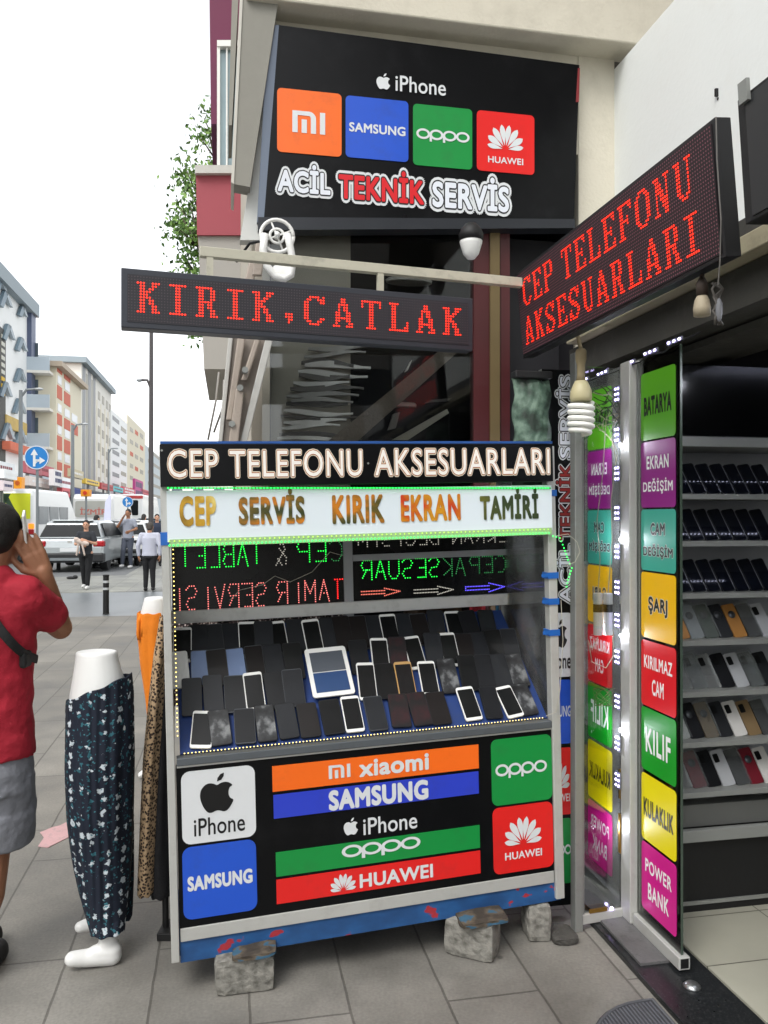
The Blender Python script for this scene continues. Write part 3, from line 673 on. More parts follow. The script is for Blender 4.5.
for px in (210, 381):
    p = rp(bar, px, 262, .05); b = MB(); b.box(p.x-.012, .052, Hk-.01, p.x+.012, .07, (A_.z+B_.z)/2-.018); b.build('hanger', cb, bar)
# white reel / bracket over the bar
rl = thing('cable_reel', 'white plastic reel with a ringed hub above the left end of the one-line display', 'reel', ctr, (0, 0, A11))
p = rp(rl, 277, 236, -.45); sc_ = 3.6/800
b = MB()
for rr, ww in ((15*sc_, .008), (6.5*sc_, .006)):
    b.tube([(p.x+rr*math.cos(2*PI*i/24), -.45, p.z+rr*math.sin(2*PI*i/24)) for i in range(25)], ww, 8)
b.cyl((p.x, -.475, p.z), (p.x, -.43, p.z), 2.5*sc_, n=12)
for k in range(4): b.tube([(p.x, -.45, p.z), (p.x+14*sc_*math.cos(k*PI/2+.4), -.45, p.z+14*sc_*math.sin(k*PI/2+.4))], .004)
b.build('hub', white_p, rl, smooth=True)
b = MB(); pts = [rp(rl, *q, -.46) for q in ((265, 234), (263, 250), (267, 266), (275, 276), (284, 279), (291, 275), (293, 262), (290, 246), (287, 234))]
b.tube(pts, .016, 8); b.build('arm', white_p, rl, smooth=True)
b = MB(); pts = [rp(rl, *q, -.44) for q in ((276, 268), (283, 272))]; b.ell(pts[1], (.05, .012, .035)); b.build('cover', white_p, rl, smooth=True)
# dome
dm = thing('dome_camera', 'white dome security camera under the black signboard', 'camera', ctr, (0, 0, A11))
p = rp(dm, 471, 240, -.3); k = 3.6/800
b = MB(); b.lathe([(12*k, -1*k), (12.5*k, 6*k), (10*k, 11*k), (6*k, 16*k)], (p.x, -.3, p.z), 20); b.build('mount', black_m, dm, smooth=True)
b = MB(); b.lathe([(.001, -20*k), (4*k, -19*k), (8*k, -14*k), (11*k, -4*k), (11.5*k, -1.2*k)], (p.x, -.3, p.z), 20); b.build('dome', white_p, dm, smooth=True)

# ---- awning arms folded at the neighbour's corner
aw = thing('folded_awning', 'folded beige awning frame with jointed arms at the corner of the next shop', 'awning', ctr, (0, 0, A11))
beige = mat('beige_metal', '#8f857b', .5, .1, .2, 8, dirt=.3); whb = mat('white_bar', '#bdbcb6', .5, 0, .08, 6, dirt=.2)
def rod(name, m, par, pts, r_, n=8):
    b = MB(); b.tube([w2l(par, atY(*p)) for p in pts], r_, n); return b.build(name, m, par, smooth=True)
pxhexa('frame_bar', whb, aw, [(239, 446), (246, 446), (275, 332), (267, 332)], -.17, -.13, bevel=.004)
pxhexa('side_plate', beige, aw, [(222, 446), (241, 446), (268, 332), (234, 332)], -.12, -.05, bevel=.004)
pxhexa('pale_edge', whb, aw, [(217.5, 446), (222, 446), (233.5, 332), (229, 332)], -.14, -.04, bevel=.004)
pxhexa('arm', mat('arm_beige', '#a79b8f', .5, .1, .15, 9, dirt=.3), aw, [(226, 420), (232, 420), (246, 335), (238, 335)], -.17, -.14, bevel=.006)
pxhexa('arm', MATS['arm_beige'], aw, [(241, 380), (247, 380), (262, 335), (256, 335)], -.17, -.14, bevel=.006)
pxhexa('arm', MATS['arm_beige'], aw, [(228, 446), (238, 446), (244, 392), (236, 388)], -.20, -.171, bevel=.006)
for px, py in ((240, 388), (232, 424), (245, 370)): p = rp(aw, px, py, -.2); b = MB(); b.cyl((p.x, -.21, p.z), (p.x, -.15, p.z), .014, n=12); b.build('joint', alu_d, aw)
pxhexa('arm', MATS['arm_beige'], aw, [(252, 275), (262, 275), (266, 238), (256, 240)], -.3, -.27, bevel=.006)
pxhexa('arm', MATS['arm_beige'], aw, [(240, 300), (250, 300), (258, 262), (249, 262)], -.22, -.19, bevel=.006)
rod('cord', black_m, aw, [(236, 262, 3.4), (250, 243, 3.4), (262, 241, 3.3)], .006)
for pts in ([(219, 372, 6), (216, 400, 6), (208, 440, 6)], [(228, 372, 5.6), (222, 410, 5.7), (214, 432, 6)], [(224, 380, 6), (223, 430, 6)]):
    rod('cord', mat('grey_cord', '#8d8984', .6, 0, 0), aw, pts, .008)

# ---- neighbour building with the pink bay, further along on our side
nbg = thing('bay_building', 'neighbouring building with pink and grey bay and a glazed balcony above', 'building', (-.64, 3.75, 0), (0, 0, AS))
wallc = mat('neighbour_wall', '#b7b0a2', .85, 0, .1, 1, .2)
plate('wall', wallc, nbg, -14, 0, -.08, 9, .02, .5)
bayY = 7.2
def bay(nm, m, pts, Y=bayY, depth=2.0):
    fr = [atY(px, py, Y) for px, py in pts]
    # front face looks at the camera (perpendicular to the street)
    c = atY(220, 300, Y); fr = []
    for px, py in pts:
        r0 = ray(px, py); t = (c-CO).dot(S)/r0.dot(S); fr.append(CO+r0*t)
    bk = [p+S*depth for p in fr]; b = MB(); b.hexa(fr, bk)
    return b.build(nm, m, nbg, xf=M4(nbg).inverted())
pinkw = mat('pink_render', '#a04f58', .8, 0, .1, 2, .2); greyw = mat('soffit_grey', '#a5a29c', .85, 0, .06, 2, .1); maroon = mat('maroon_render', '#6d2f4b', .75, 0, .1, 2)
bay('parapet', pinkw, [(197, 235), (252, 235), (252, 172), (196, 172)])
bay('parapet_cap', whb, [(195, 173), (252, 173), (252, 165), (195, 165)], 7.15, 2.1)
bay('bay_base', greyw, [(204, 369), (252, 369), (252, 234), (198, 234)], 7.23)
bay('window_wall', mat('bay_glass', '#8fa3a8', .12, .1, .25, 3), [(219, 166), (250, 166), (250, 44), (219, 44)], 7.5, 1.5)
bay('window_frame', white_p, [(217, 166), (220, 166), (220, 40), (217, 40)], 7.45, .1)
bay('window_frame', white_p, [(217, 46), (250, 46), (250, 40), (217, 40)], 7.44, .1)
bay('window_frame', white_p, [(226, 166), (227.5, 166), (227.5, 46), (226, 46)], 7.46, .1)
bay('upper_wall', maroon, [(211, 124), (250, 124), (250, -40), (209, -40)], 7.9, 2)
# ================================================================ PHONE STALL
o0 = atY(171.5, 962, 2.75)
stall = thing('phone_stall', 'glazed street stall of phones with brand tiles on its black lower panel, standing on stones', 'stall', o0, (0, rad(-1.4), rad(15.3)))
def sp(px, py, y=0): return rp(stall, px, py, y)
Wd = sp(563, 880).x; TOP = sp(165, 444).z; DEP = .5
def spl(nm, m, l, t, r_, bt, y0, y1, r0=0, bevel=0): return pxplate(nm, m, stall, l, t, r_, bt, y0, y1, r0, bevel, mean=True)
blue_base = mat('blue_paint', '#1f4777', .55, .1, .2, 4, .15, dirt=.35, dirtcol=(.07, .06, .05))
def rust_mat():
    return ramp_mat('blue_red_paint', 'noise', 9, [(0, '#16355c'), (.45, '#1f4a7c'), (.63, '#23568c'), (.65, '#a02a36'), (1, '#a83a3a')], .5, (1, 1, 1.6), 5, .1)
z_panel_t = sp(330, 750).z
# bottom rail levels from the picture
zb0 = 0.0; zb1 = sp(178, 950).z; 
def lz(px, py): return sp(px, py).z
alT = (lz(300, 908)+lz(500, 881))/2; alB = (lz(300, 921)+lz(500, 893))/2
plate('base_board', rust_mat(), stall, .03, (lz(300, 947)+lz(500, 907))/2, Wd-.01, alB, .003, .03)
plate('base_floor', blue_base, stall, .02, .0, Wd-.01, .02, .03, DEP)
plate('bottom_rail', alu, stall, .032, alB+.001, Wd-.04, alT, -.004, .03, bevel=.002)
plate('lower_panel', black_gl, stall, .03, alT+.001, Wd-.035, z_panel_t-.002, .0, .02)
plate('side_panel', black_m, stall, 0.002, .0, .02, z_panel_t, .04, DEP); plate('side_panel', black_m, stall, Wd-.02, .0, Wd-.002, z_panel_t, .04, DEP)
# posts
plate('post', alu, stall, 0, -.0, .027, TOP-.01, -.012, .03, bevel=.003)
plate('post', alu, stall, Wd-.036, .0, Wd, TOP-.01, -.012, .03, bevel=.003)
plate('post', alu_d, stall, 0.005, 0, .03, TOP-.01, DEP-.03, DEP, bevel=.003)
plate('post', alu_d, stall, Wd-.03, 0, Wd-.005, TOP-.01, DEP-.03, DEP, bevel=.003)
tape = mat('blue_tape', '#1d5fb0', .45, 0, .12, 20)
for px, py in ((170, 540),): plate('tape', tape, stall, -.003, lz(px, 545), .035, lz(px, 532), -.015, .033)
for py in (493, 575, 596+5, 632):
    b = MB(); z = lz(556, py); b.box(Wd-.042, -.016, z-.012, Wd+.004, .034, z+.012); b.box(Wd-.07, -.018, z-.004, Wd-.042, -.0165, z+.008); b.build('tape', tape, stall)
# header board
hd = spl('header_board', black_gl, 160, 444, 553, 484, -.05, .02, bevel=.002)
plate('header_edge', mat('header_edge', '#1c4f93', .5, 0, .4, 9), stall, sp(160, 443, -.05).x, sp(300, 441, -.05).z, sp(553, 443, -.05).x, hd.data.vertices[0].co.z*0+sp(300, 443.5, -.05).z+.0, -.045, .02)
crm = mat('letter_cream', '#e9dcc4', .45, 0, .05, 20); brn = mat('letter_brown', '#a8632c', .45, 0, .2, 30); 
wht = mat('letter_white', '#f2eee6', .4, 0, .03)
c4 = lambda x, y: (150+x*.5859, 430+y*.5859)
def st_text(s, m, l, t, r_, bt, conv, y=-.054, **k): return ctext(stall, s, m, l, t, r_, bt, conv, y, **k)
LC = [(.024, brn, .0006), (.046, crm, .0012)]
st_text('CEP', wht, 31, 34, 116, 81, c4, bold=.004, layers=LC, space=1.09)
st_text('TELEFONU', wht, 136, 34, 362, 80, c4, bold=.004, layers=LC, space=1.09)
st_text('AKSESUARLARI', wht, 384, 32, 682, 77, c4, bold=.004, layers=LC, space=1.09)
b = MB(); 
for px in (247, 554): p = sp(*c4(372 if px == 247 else 20, 57 if px == 247 else 35), -.052); b.lathe([(.004, -.003), (.003, 0)], (p.x, -.053, p.z), 8, axis='y')
b.build('screw', alu_d, stall)
# light box with foil letters
lb = mat('lightbox_face', '#dfe9ee', .3, 0, .03, 2, estr=0)
spl('light_box', lb, 167, 488, 552, 536, -.03, .02)
foil_g = ramp_mat('foil_gold', 'noise', 9, [(.3, '#8a6a18'), (.5, '#c79a22'), (.7, '#efe08a')], .35)
foil_o = ramp_mat('foil_olive', 'noise', 7, [(.35, '#c77a1c'), (.5, '#6a5a22'), (.65, '#36401f')], .35, (1, 1, 2.5))
foil_r = ramp_mat('foil_amber', 'noise', 10, [(.35, '#d8a52a'), (.5, '#c98118'), (.62, '#c8401c')], .35)
foil_k = ramp_mat('foil_green', 'noise', 8, [(.35, '#6b6a2c'), (.55, '#3c4a2a'), (.7, '#27331f')], .35)
yl = -.033
for s, m, l, t, r_, bt in (('CEP', foil_g, 50, 112, 113, 165), ('SERVİS', foil_o, 151, 98, 264, 162), ('KIRIK', foil_o, 311, 110, 400, 160), ('EKRAN', foil_r, 428, 109, 530, 156), ('TAMİRİ', foil_k, 563, 98, 663, 153)):
    st_text(s, m, l, t, r_, bt, c4, y=yl, bold=.045, space=1.12)
# bulb strips
def strip(name, pts, m, r_, step, par=stall, backing=None, bw=.005):
    """pts in local coords; round bulbs every step"""
    b = MB(); tot = []
    for a, c in zip(pts, pts[1:]):
        a = Vector(a); c = Vector(c); n = max(1, int((c-a).length/step))
        tot += [a+(c-a)*i/n for i in range(n)]
    for p in tot: b.ell(p, (r_, r_, r_), 6, 4)
    o = b.build(name, m, par, smooth=True)
    if backing: b = MB(); b.tube([Vector(p)+Vector((0, bw, 0)) for p in pts], bw*.8, 4); b.build(name+'_tape', backing, par)
    return o
g_led = mat('green_bulb', '#3cff6a', .4, 0, 0, emit='#1cff52', estr=1.6)
y_led = mat('lime_bulb', '#c8ff4a', .4, 0, 0, emit='#b8ff3a', estr=.5)
w_led = mat('warm_bulb', '#ffe9a0', .4, 0, 0, emit='#ffdc70', estr=1.3)
lime = mat('lime_tape', '#a9d36a', .5, 0, .1, 20)
greent = mat('green_tape', '#2fb45c', .5, 0, .1, 20)
x0s, x1s = sp(168, 487, -.035).x, sp(551, 487, -.035).x
strip('bulb_strip', [(x0s, -.036, sp(168, 488, -.035).z), (x1s, -.036, sp(552, 488, -.035).z)], g_led, .0028, .012, backing=greent)
zs1 = sp(168, 543, -.035).z; zs2 = sp(550, 533, -.035).z
plate('bulb_channel', mat('pale_channel', '#9fb98c', .5, 0, .05, 9), stall, x0s, (zs1+zs2)/2-.010, x1s, (zs1+zs2)/2+.016, -.034, .02)
strip('bulb_strip', [(x0s, -.037, (zs1+zs2)/2+.010), (x1s, -.037, (zs1+zs2)/2+.010)], y_led, .0022, .017)
strip('bulb_strip', [(x0s, -.037, (zs1+zs2)/2-.004), (x1s, -.037, (zs1+zs2)/2-.004)], g_led, .0026, .0135)
zf0 = sp(330, 742).z
strip('bulb_strip', [(.038, -.004, lz(172, 545)), (.038, -.004, lz(178, 740))], w_led, .0022, .0155)
b = None
# tray with front ledge
th = rad(41); TY0 = .03; TZ0 = (sp(200, 748, TY0).z+sp(523, 719, TY0).z)/2
def tray(s, x, off=0): return Vector((x, TY0+s*math.cos(th)-off*math.sin(th), TZ0+s*math.sin(th)+off*math.cos(th)))
tb = mat('blue_tray', '#16336c', .6, 0, .25, 12, dirt=.2)
b = MB(); b.hexa([tray(-.01, .045), tray(-.01, Wd-.04), tray(.56, Wd-.04), tray(.56, .045)], [tray(-.01, .045, -.015), tray(-.01, Wd-.04, -.015), tray(.56, Wd-.04, -.015), tray(.56, .045, -.015)]); b.build('tray', tb, stall)
gry = mat('grey_ledge', '#5d6266', .45, .3, .15, 6, dirt=.25)
plate('front_ledge', gry, stall, .033, z_panel_t, Wd-.037, TZ0-.012, -.012, .03, bevel=.003)
plate('ledge_rail', alu, stall, .033, z_panel_t-.007, Wd-.037, z_panel_t-.001, -.006, -.0005)
strip('bulb_strip', [tray(-.012, .06, .004), tray(-.012, Wd-.05, .004)], w_led, .0022, .0125)
# dark back and rear glass with light-up signs, seen from behind (mirrored)
yb = .45
spl('rear_sign', mat('rear_sign_black', '#0b0c0d', .25, 0, .2, 5), 172, 540, 344, 612, yb, yb+.02)
spl('rear_sign', MATS['rear_sign_black'], 353, 558, 511, 601, yb, yb+.02)
spl('rear_sign', MATS['rear_sign_black'], 353, 534, 511, 552, yb, yb+.02)
sill = mat('white_sill', '#c7c8c4', .5, 0, .08, 6, dirt=.25)
A_ = sp(250, 607, yb-.02); B_ = sp(430, 602, yb-.02)
zsl = (sp(250, 605, yb-.02).z+sp(430, 600, yb-.02).z)/2
plate('sill', sill, stall, .03, zsl-.05, sp(514, 600, yb-.02).x, zsl, yb-.02, yb+.03, bevel=.002)
spl('mullion', mat('grey_mullion', '#9c9fa2', .4, .2, .1, 6), 344, 534, 353, 618, yb-.01, yb+.025)
spl('mid_rail', MATS['grey_mullion'], 353, 552, 513, 558, yb-.012, yb+.022)
spl('rear_post', MATS['grey_mullion'], 511, 534, 519, 690, yb-.01, yb+.025)
bl = lambda n, c, e=1.1: mat(n, c, .5, 0, 0, emit=c, estr=e)
gb = bl('bulb_green', '#19d23c', 1.2); gd = bl('bulb_green_dim', '#2f8a4a', .35); rb = bl('bulb_red', '#ff2020', 1.2); pb = bl('bulb_pink', '#d9706a', .8); wb = bl('bulb_pale', '#a8a49a', .4); vb = bl('bulb_violet', '#5548d8', .9)
def brow(s, l, t, r_, bt, conv, mats, **k):
    a0_, b0_, a1_, b1_ = prect(stall, *conv(l, t), *conv(r_, bt), yb-.003); bulbs(stall, s, a0_, b0_, a1_, b1_, yb-.003, mats, **k)
c5 = lambda x, y: (160+x*.2734, 530+y*.2734)
c6_ = lambda x, y: (340+x*.3255, 530+y*.3255)
brow('CEP', 502, 38, 665, 116, c5, [gd, gb, gb]); brow('&', 424, 52, 466, 128, c5, wb); brow('TABLET', 72, 46, 372, 138, c5, gb)
brow('TAMIR', 428, 182, 668, 266, c5, [rb, pb, pb, pb, pb]); brow('SERVISI', 44, 196, 388, 290, c5, pb)
brow('CEP', 398, 80, 508, 132, c6_, gd); brow('AKSESUAR', 66, 84, 384, 150, c6_, [gd, gd, gb, gb, gb, gb, gb, gb][0:8])
brow('>', 66, 178, 184, 204, c6_, bl('bulb_salmon', '#d86a5a', .6), mirror=False, step=.007); brow('>', 228, 172, 348, 200, c6_, wb, mirror=False, step=.007); brow('>', 386, 162, 505, 192, c6_, vb, mirror=False, step=.007)
brow('EKRAN DEGISIM', 56, 2, 510, 48, c6_, wb)
# glass all round
plate('side_glass', hgl, stall, Wd-.016, TZ0-.02, Wd-.012, TOP-.05, .031, DEP-.031)
plate('side_glass', tgl, stall, .012, TZ0-.02, .016, TOP-.05, .031, DEP-.031)
# rear: open glass right part
plate('roof_board', mat('roof_board', '#d5d8d8', .6, 0, .05, 3), stall, .0, TOP-.012, Wd, TOP-.002, .021, DEP)
# lower panel tiles
c7 = lambda x, y: (150+x*.5859, 730+y*.5859)
yp = -.003; ypt = yp-.0012
ctile(stall, white_v, 54, 66, 180, 189, c7, yp, .03, mean=True); ctile(stall, blue_v, 56, 194, 182, 316, c7, yp, .03, mean=True)
ctile(stall, green_v, 583, 12, 686, 124, c7, yp, .025, mean=True); ctile(stall, red_v, 586, 128, 688, 240, c7, yp, .025, mean=True)
ctile(stall, orange_v, 209, 43.5, 561, 85.5, c7, yp, 0, 'stripe', mean=True); 
ctile(stall, blue2_v, 211, 91, 561, 130, c7, yp, 0, 'stripe', mean=True); ctile(stall, green_v, 215, 186, 563, 226, c7, yp, 0, 'stripe', mean=True); ctile(stall, red_v, 216, 231, 564, 271, c7, yp, 0, 'stripe', mean=True)
# one level band per stripe: fix heights from mid pixels
clogo(logo_apple, stall, inkk, 84, 72, 145, 142, c7, ypt); 
st_text('iPhone', inkk, 75, 144, 162, 180, c7, y=ypt, bold=.008)
st_text('SAMSUNG', white_v, 64, 239, 175, 273, c7, y=ypt, bold=.05)
clogo(logo_mi, stall, white_v, 305, 58, 342, 83, c7, ypt); st_text('xiaomi', white_v, 357, 42, 476, 78, c7, y=ypt, bold=.035)
st_text('SAMSUNG', white_v, 305, 88, 475, 134, c7, y=ypt, bold=.05)
clogo(logo_apple, stall, white_v, 330, 149, 356, 180, c7, ypt); st_text('iPhone', white_v, 364, 142, 456, 177, c7, y=ypt, bold=.01)
clogo(logo_oppo, stall, white_v, 328, 184, 461, 219, c7, ypt)
clogo(logo_flower, stall, white_v, 307, 244, 352, 277, c7, ypt); st_text('HUAWEI', white_v, 358, 232, 483, 266, c7, y=ypt, bold=.03)
clogo(logo_oppo, stall, white_v, 590, 52, 677, 82, c7, ypt)
clogo(logo_flower, stall, white_v, 604, 146, 669, 198, c7, ypt); st_text('HUAWEI', white_v, 606, 203, 669, 221, c7, y=ypt, bold=.025)
# small cable loop of green bulbs at the right post
b = MB(); cable = mat('thin_cable', '#b7b2a4', .6, 0, 0)
pts = [sp(*q, -.03) for q in ((553, 536), (560, 538), (564, 548), (568, 560), (572, 568), (568, 580), (566, 590))]
strip('bulb_tail', pts, g_led, .0026, .012)
b = MB(); b.tube([sp(*q, -.035) for q in ((556, 536), (568, 534), (577, 542), (580, 552), (575, 562), (566, 566))], .0013); b.tube([sp(*q, -.02) for q in ((561, 600), (563, 640), (560, 690), (556, 712), (546, 716))], .0013)
b.tube([sp(*q, yb-.03) for q in ((344, 556), (330, 552), (312, 572), (290, 582), (275, 576), (262, 585), (240, 590), (230, 600))], .0013)
b.build('cable', cable, stall)

# ---- stones under the stall and wooden wedges
def stone(name, label, cat, l, r_, ybase, hpx, m, depth=.16, rot=0, zb=0, seed=1, lean=0, group=None):
    a = gnd(l, ybase, zb); c = gnd(r_, ybase, zb); Wm = (c-a).length; Hm = hpx*a.y/800
    rnd = random.Random(seed); b = MB(); nx = 5; ny = 4; nz = 4
    bm = bmesh.new(); bmesh.ops.create_cube(bm, size=1)
    bmesh.ops.subdivide_edges(bm, edges=bm.edges, cuts=5, use_grid_fill=True)
    from mathutils import noise
    for v in bm.verts:
        p = Vector((v.co.x*Wm, v.co.y*depth, (v.co.z+.5)*Hm))
        k = noise.noise(p*28+Vector((seed, 0, 0)))*.006+noise.noise(p*70+Vector((seed, 3, 0)))*.003
        e = sum(1 for q in v.co if abs(q) > .49)
        if e >= 2: k -= .006
        if e == 3: k -= .006
        n = Vector((v.co.x, v.co.y, v.co.z)).normalized(); v.co = p+n*k; 
        if v.co.z < 0: v.co.z = 0
    me = bpy.data.meshes.new(name); bm.to_mesh(me); bm.free(); me.materials.append(m)
    o = bpy.data.objects.new(name, me); C.objects.link(o)
    mid = (a+c)/2; o.location = (mid.x, mid.y+depth/2*math.cos(rot), zb); o.rotation_euler = (0, lean, rot)
    tag(o, label, cat, group); return o
conc = ramp_mat('rough_concrete', 'noise', 38, [(.3, '#5f5d56'), (.5, '#7f7d76'), (.7, '#8f8c84')], .95, (1, 1, 1), 10, .9)
stone('concrete_block', 'rough grey concrete block under the left end of the stall', 'block', 211, 270, 995, 36, conc, .15, rad(12), seed=3, group='concrete blocks under the stall')
stone('concrete_block', 'rough concrete block under the red brand tile, in the middle of three', 'block', 449, 500, 960, 38, conc, .13, rad(-22), seed=9, group='concrete blocks under the stall')
stone('concrete_block', 'upright concrete block at the right corner of the stall', 'block', 527, 551, 943, 36, conc, .12, rad(6), seed=14, group='concrete blocks under the stall')
wd = ramp_mat('painted_wood', 'noise', 14, [(.4, '#3a332b'), (.52, '#5a5042'), (.56, '#34586e')], .8, (1, 1, 4), 6, .4)
za = 36*2.75/800; 
stone('wooden_wedge', 'flat weathered wooden offcut on top of the left concrete block', 'wedge', 230, 274, 961, 7, wd, .11, rad(10), zb=za-.002, seed=5, lean=rad(-4))
za = 37*2.9/800
stone('wooden_wedge', 'flat blue and brown wooden offcut on top of the middle concrete block', 'wedge', 459, 507, 928, 7, wd, .12, rad(12), zb=za, seed=6, lean=rad(-3))
rubber = mat('dark_rubble', '#45433f', .95, 0, .3, 20, .5)
stone('rubble_piece', 'flat dark stone on the paving right of the upright block', 'stone', 552, 578, 946, 8, rubber, .12, rad(10), seed=8)

# ---- phones lying on the tray
blackp = [mat('phone_black_%d' % i, c, r_, 0, .3, 20, coat=.12, spec=.3) for i, (c, r_) in enumerate((('#08090a', .35), ('#121316', .4), ('#1c1e22', .45), ('#15100f', .4), ('#1e2023', .5)))]
redp = ramp_mat('phone_reddish', 'noise', 22, [(.4, '#111012'), (.6, '#2c1216'), (.75, '#3c1a1e')], .35)
crackp = ramp_mat('phone_cracked', 'noise', 18, [(.38, '#0c0c0e'), (.5, '#2b2c2e'), (.62, '#77797a'), (.7, '#131416')], .4, (1, 1, 1), 8)
bluep = mat('phone_film_blue', '#6f82a6', .35, 0, .15, 9)
whitep = mat('phone_frame_white', '#e6e6e2', .35, 0, .03, 8); goldp = mat('phone_frame_gold', '#c39b62', .35, .2, .06, 8)
clearp = glass('clear_case', (.8, .82, .81), .2, .12, haze=.28)
blank = mat('blank_white', '#dfe0dd', .4, 0, .04, 6)
edge_d = mat('phone_edge_dark', '#1c1d20', .4, .3, 0)
rimg = mat('phone_rim_grey', '#4d5054', .35, .5, .1)
PH = {}
def make_phone(style, L=.135, Wp=.063):
    fmat, smat = {'w': (whitep, blackp[0]), 'g': (goldp, blackp[0]), 'b': (edge_d, None), 'k': (edge_d, crackp), 'r': (edge_d, redp), 'f': (rimg, bluep), 'x': (whitep, blank), 'm': (rimg, None), 'c': (clearp, None)}[style]
    return fmat, smat
cnt = {}
nwords = {'w': 'white-framed phone with black screen', 'g': 'gold-framed phone with black screen', 'b': 'plain black phone', 'k': 'black phone with cracked grey screen', 'r': 'black phone with dark reddish screen', 'f': 'phone covered by pale blue film', 'x': 'blank white phone face', 'm': 'black phone with thin grey rim', 'c': 'clear plastic phone case'}
rows = [ # (slope distance, base y pixel left/right, [(px, style)])
 (0.0, 'front row', [(200, 'w'), (221.5, 'k'), (244.8, 'm'), (266.9, 'k'), (288.8, 'b'), (309.8, 'b'), (333.6, 'b'), (354, 'w'), (377, 'm'), (400, 'r'), (421.6, 'r'), (440, 'b'), (472, 'w'), (492, 'b'), (513, 'w'), (528, 'k')]),
 (.135, 'second row', [(191.8, 'b'), (214, 'b'), (234.8, 'm'), (255.7, 'w'), (277, 'b'), (294.7, 'm'), (367, 'w'), (387, 'b'), (406, 'g'), (429, 'w'), (449.6, 'k'), (469, 'b'), (486, 'b'), (503, 'b'), (519, 'k')]),
 (.262, 'third row', [(180.5, 'x'), (200.5, 'f'), (219, 'm'), (238, 'f'), (257, 'm'), (276, 'b'), (295, 'b'), (360, 'b'), (380, 'w'), (398, 'r'), (417, 'w'), (434, 'b'), (450.5, 'w'), (466, 'b'), (481, 'b'), (497, 'b'), (511, 'm')]),
 (.385, 'back row', [(182, 'w'), (199, 'b'), (215, 'm'), (231, 'b'), (248, 'w'), (264, 'b'), (280, 'w'), (297, 'b'), (314.5, 'w'), (330, 'b'), (345, 'b'), (360, 'm'), (375, 'b'), (391, 'w'), (407, 'b'), (422, 'm'), (437, 'b'), (456, 'w'), (472, 'b'), (488, 'b')])]
RZ = Euler((0, rad(-1.4), rad(15.3))).to_matrix()
rnd = random.Random(4)
for s0, rname, items in rows:
    # local x of each pixel at this row's base height
    for i, (px, st) in enumerate(items):
        # find x on the tray line: solve by projecting
        lo, hi = 0, Wd
        def projx(x):
            p = M4(stall) @ tray(s0+.03, x); d = CR.transposed() @ (p-CO); return 384+FPX*d.x/-d.z
        for _ in range(30):
            mid = (lo+hi)/2
            if projx(mid) < px: lo = mid
            else: hi = mid
        x = lo; Wp = .071; L = rnd.uniform(.138, .148)+(.008 if s0 > 0 else 0)
        if s0 == 0 and i == 0: Wp, L = .075, .145
        if st in 'bkmr': Wp = rnd.uniform(.071, .078)
        tilt = rnd.uniform(-4, 4)+(-4 if (s0 == 0 and i in (0,)) else 0)+(4 if s0 == 0 and i in (12, 14) else 0)
        lift = rnd.uniform(5, 8) if s0 == 0 else rnd.uniform(11, 16)
        t = thing('phone', f'{nwords[st]}, {ORD[i]} from left in stall\'s {rname}', 'phone', M4(stall) @ tray(s0+rnd.uniform(-.003, .003), x, .006+.0005*(i % 3)), (0, 0, 0), 'phones on the stall tray')
        R = RZ @ Euler((th+rad(lift), 0, 0)).to_matrix() @ Euler((0, 0, rad(tilt))).to_matrix()
        t.rotation_euler = R.to_euler()
        fm, sm = make_phone(st)
        key = st if st in 'wgxfc' else st
        b = MB(); b.add(*(lambda P: ([(x_, y_, z_) for z_ in (0, .008) for x_, y_ in P], [tuple(range(len(P)-1, -1, -1)), tuple(range(len(P), 2*len(P)))]+[(k, (k+1) % len(P), (k+1) % len(P)+len(P), k+len(P)) for k in range(len(P))]))(rrect(-Wp/2, 0, Wp/2, L, .009, 3)))
        b.build('body', fm, t, bevel=.001, bseg=1)
        if sm is None and st != 'c': sm = blackp[rnd.randrange(5)]
        if st == 'c': 
            b = MB(); b.lathe([(.011, .0082), (.012, .0095), (.009, .0105)], (-.012, L-.02, 0), 12); b.build('camera_hole', rimg, t)
            continue
        mx, my = (.0035, .012) if st in 'wgx' else (.0022, .004)
        b = MB(); P = rrect(-Wp/2+mx, my, Wp/2-mx, L-my, .004 if st in 'wg' else .006, 3); b.add([(x_, y_, .0086) for x_, y_ in P], [tuple(range(len(P)))]); b.build('screen', sm, t, solid=1)
# tablet
p0 = tray(.15, 0); 
lo, hi = 0, Wd
for _ in range(30):
    mid = (lo+hi)/2; p = M4(stall) @ tray(.17, mid); d = CR.transposed() @ (p-CO)
    if 384+FPX*d.x/-d.z < 333: lo = mid
    else: hi = mid
t = thing('tablet', 'white tablet lying across two rows of phones near the middle of the stall', 'tablet', M4(stall) @ tray(.155, lo, .026)); t.rotation_euler = (RZ @ Euler((th+rad(7), 0, 0)).to_matrix() @ Euler((0, 0, rad(2))).to_matrix()).to_euler()
b = MB(); P = rrect(-.082, 0, .082, .215, .012, 4); n = len(P); b.add([(x_, y_, z_) for z_ in (0, .008) for x_, y_ in P], [tuple(range(n-1, -1, -1)), tuple(range(n, 2*n))]+[(k, (k+1) % n, (k+1) % n+n, k+n) for k in range(n)]); b.build('body', whitep, t, bevel=.001)
b = MB(); b.add([(x_, y_, .0086) for x_, y_ in rrect(-.066, .018, .066, .104, .001)], [tuple(range(24))]); b.build('screen', mat('tablet_blue', '#27436f', .35, 0, .12, 12), t, solid=1)
b = MB(); b.add([(x_, y_, .0087) for x_, y_ in rrect(-.066, .107, .066, .195, .001)], [tuple(range(24))]); b.build('screen', mat('tablet_grey', '#50555d', .35, 0, .12, 12), t, solid=1)
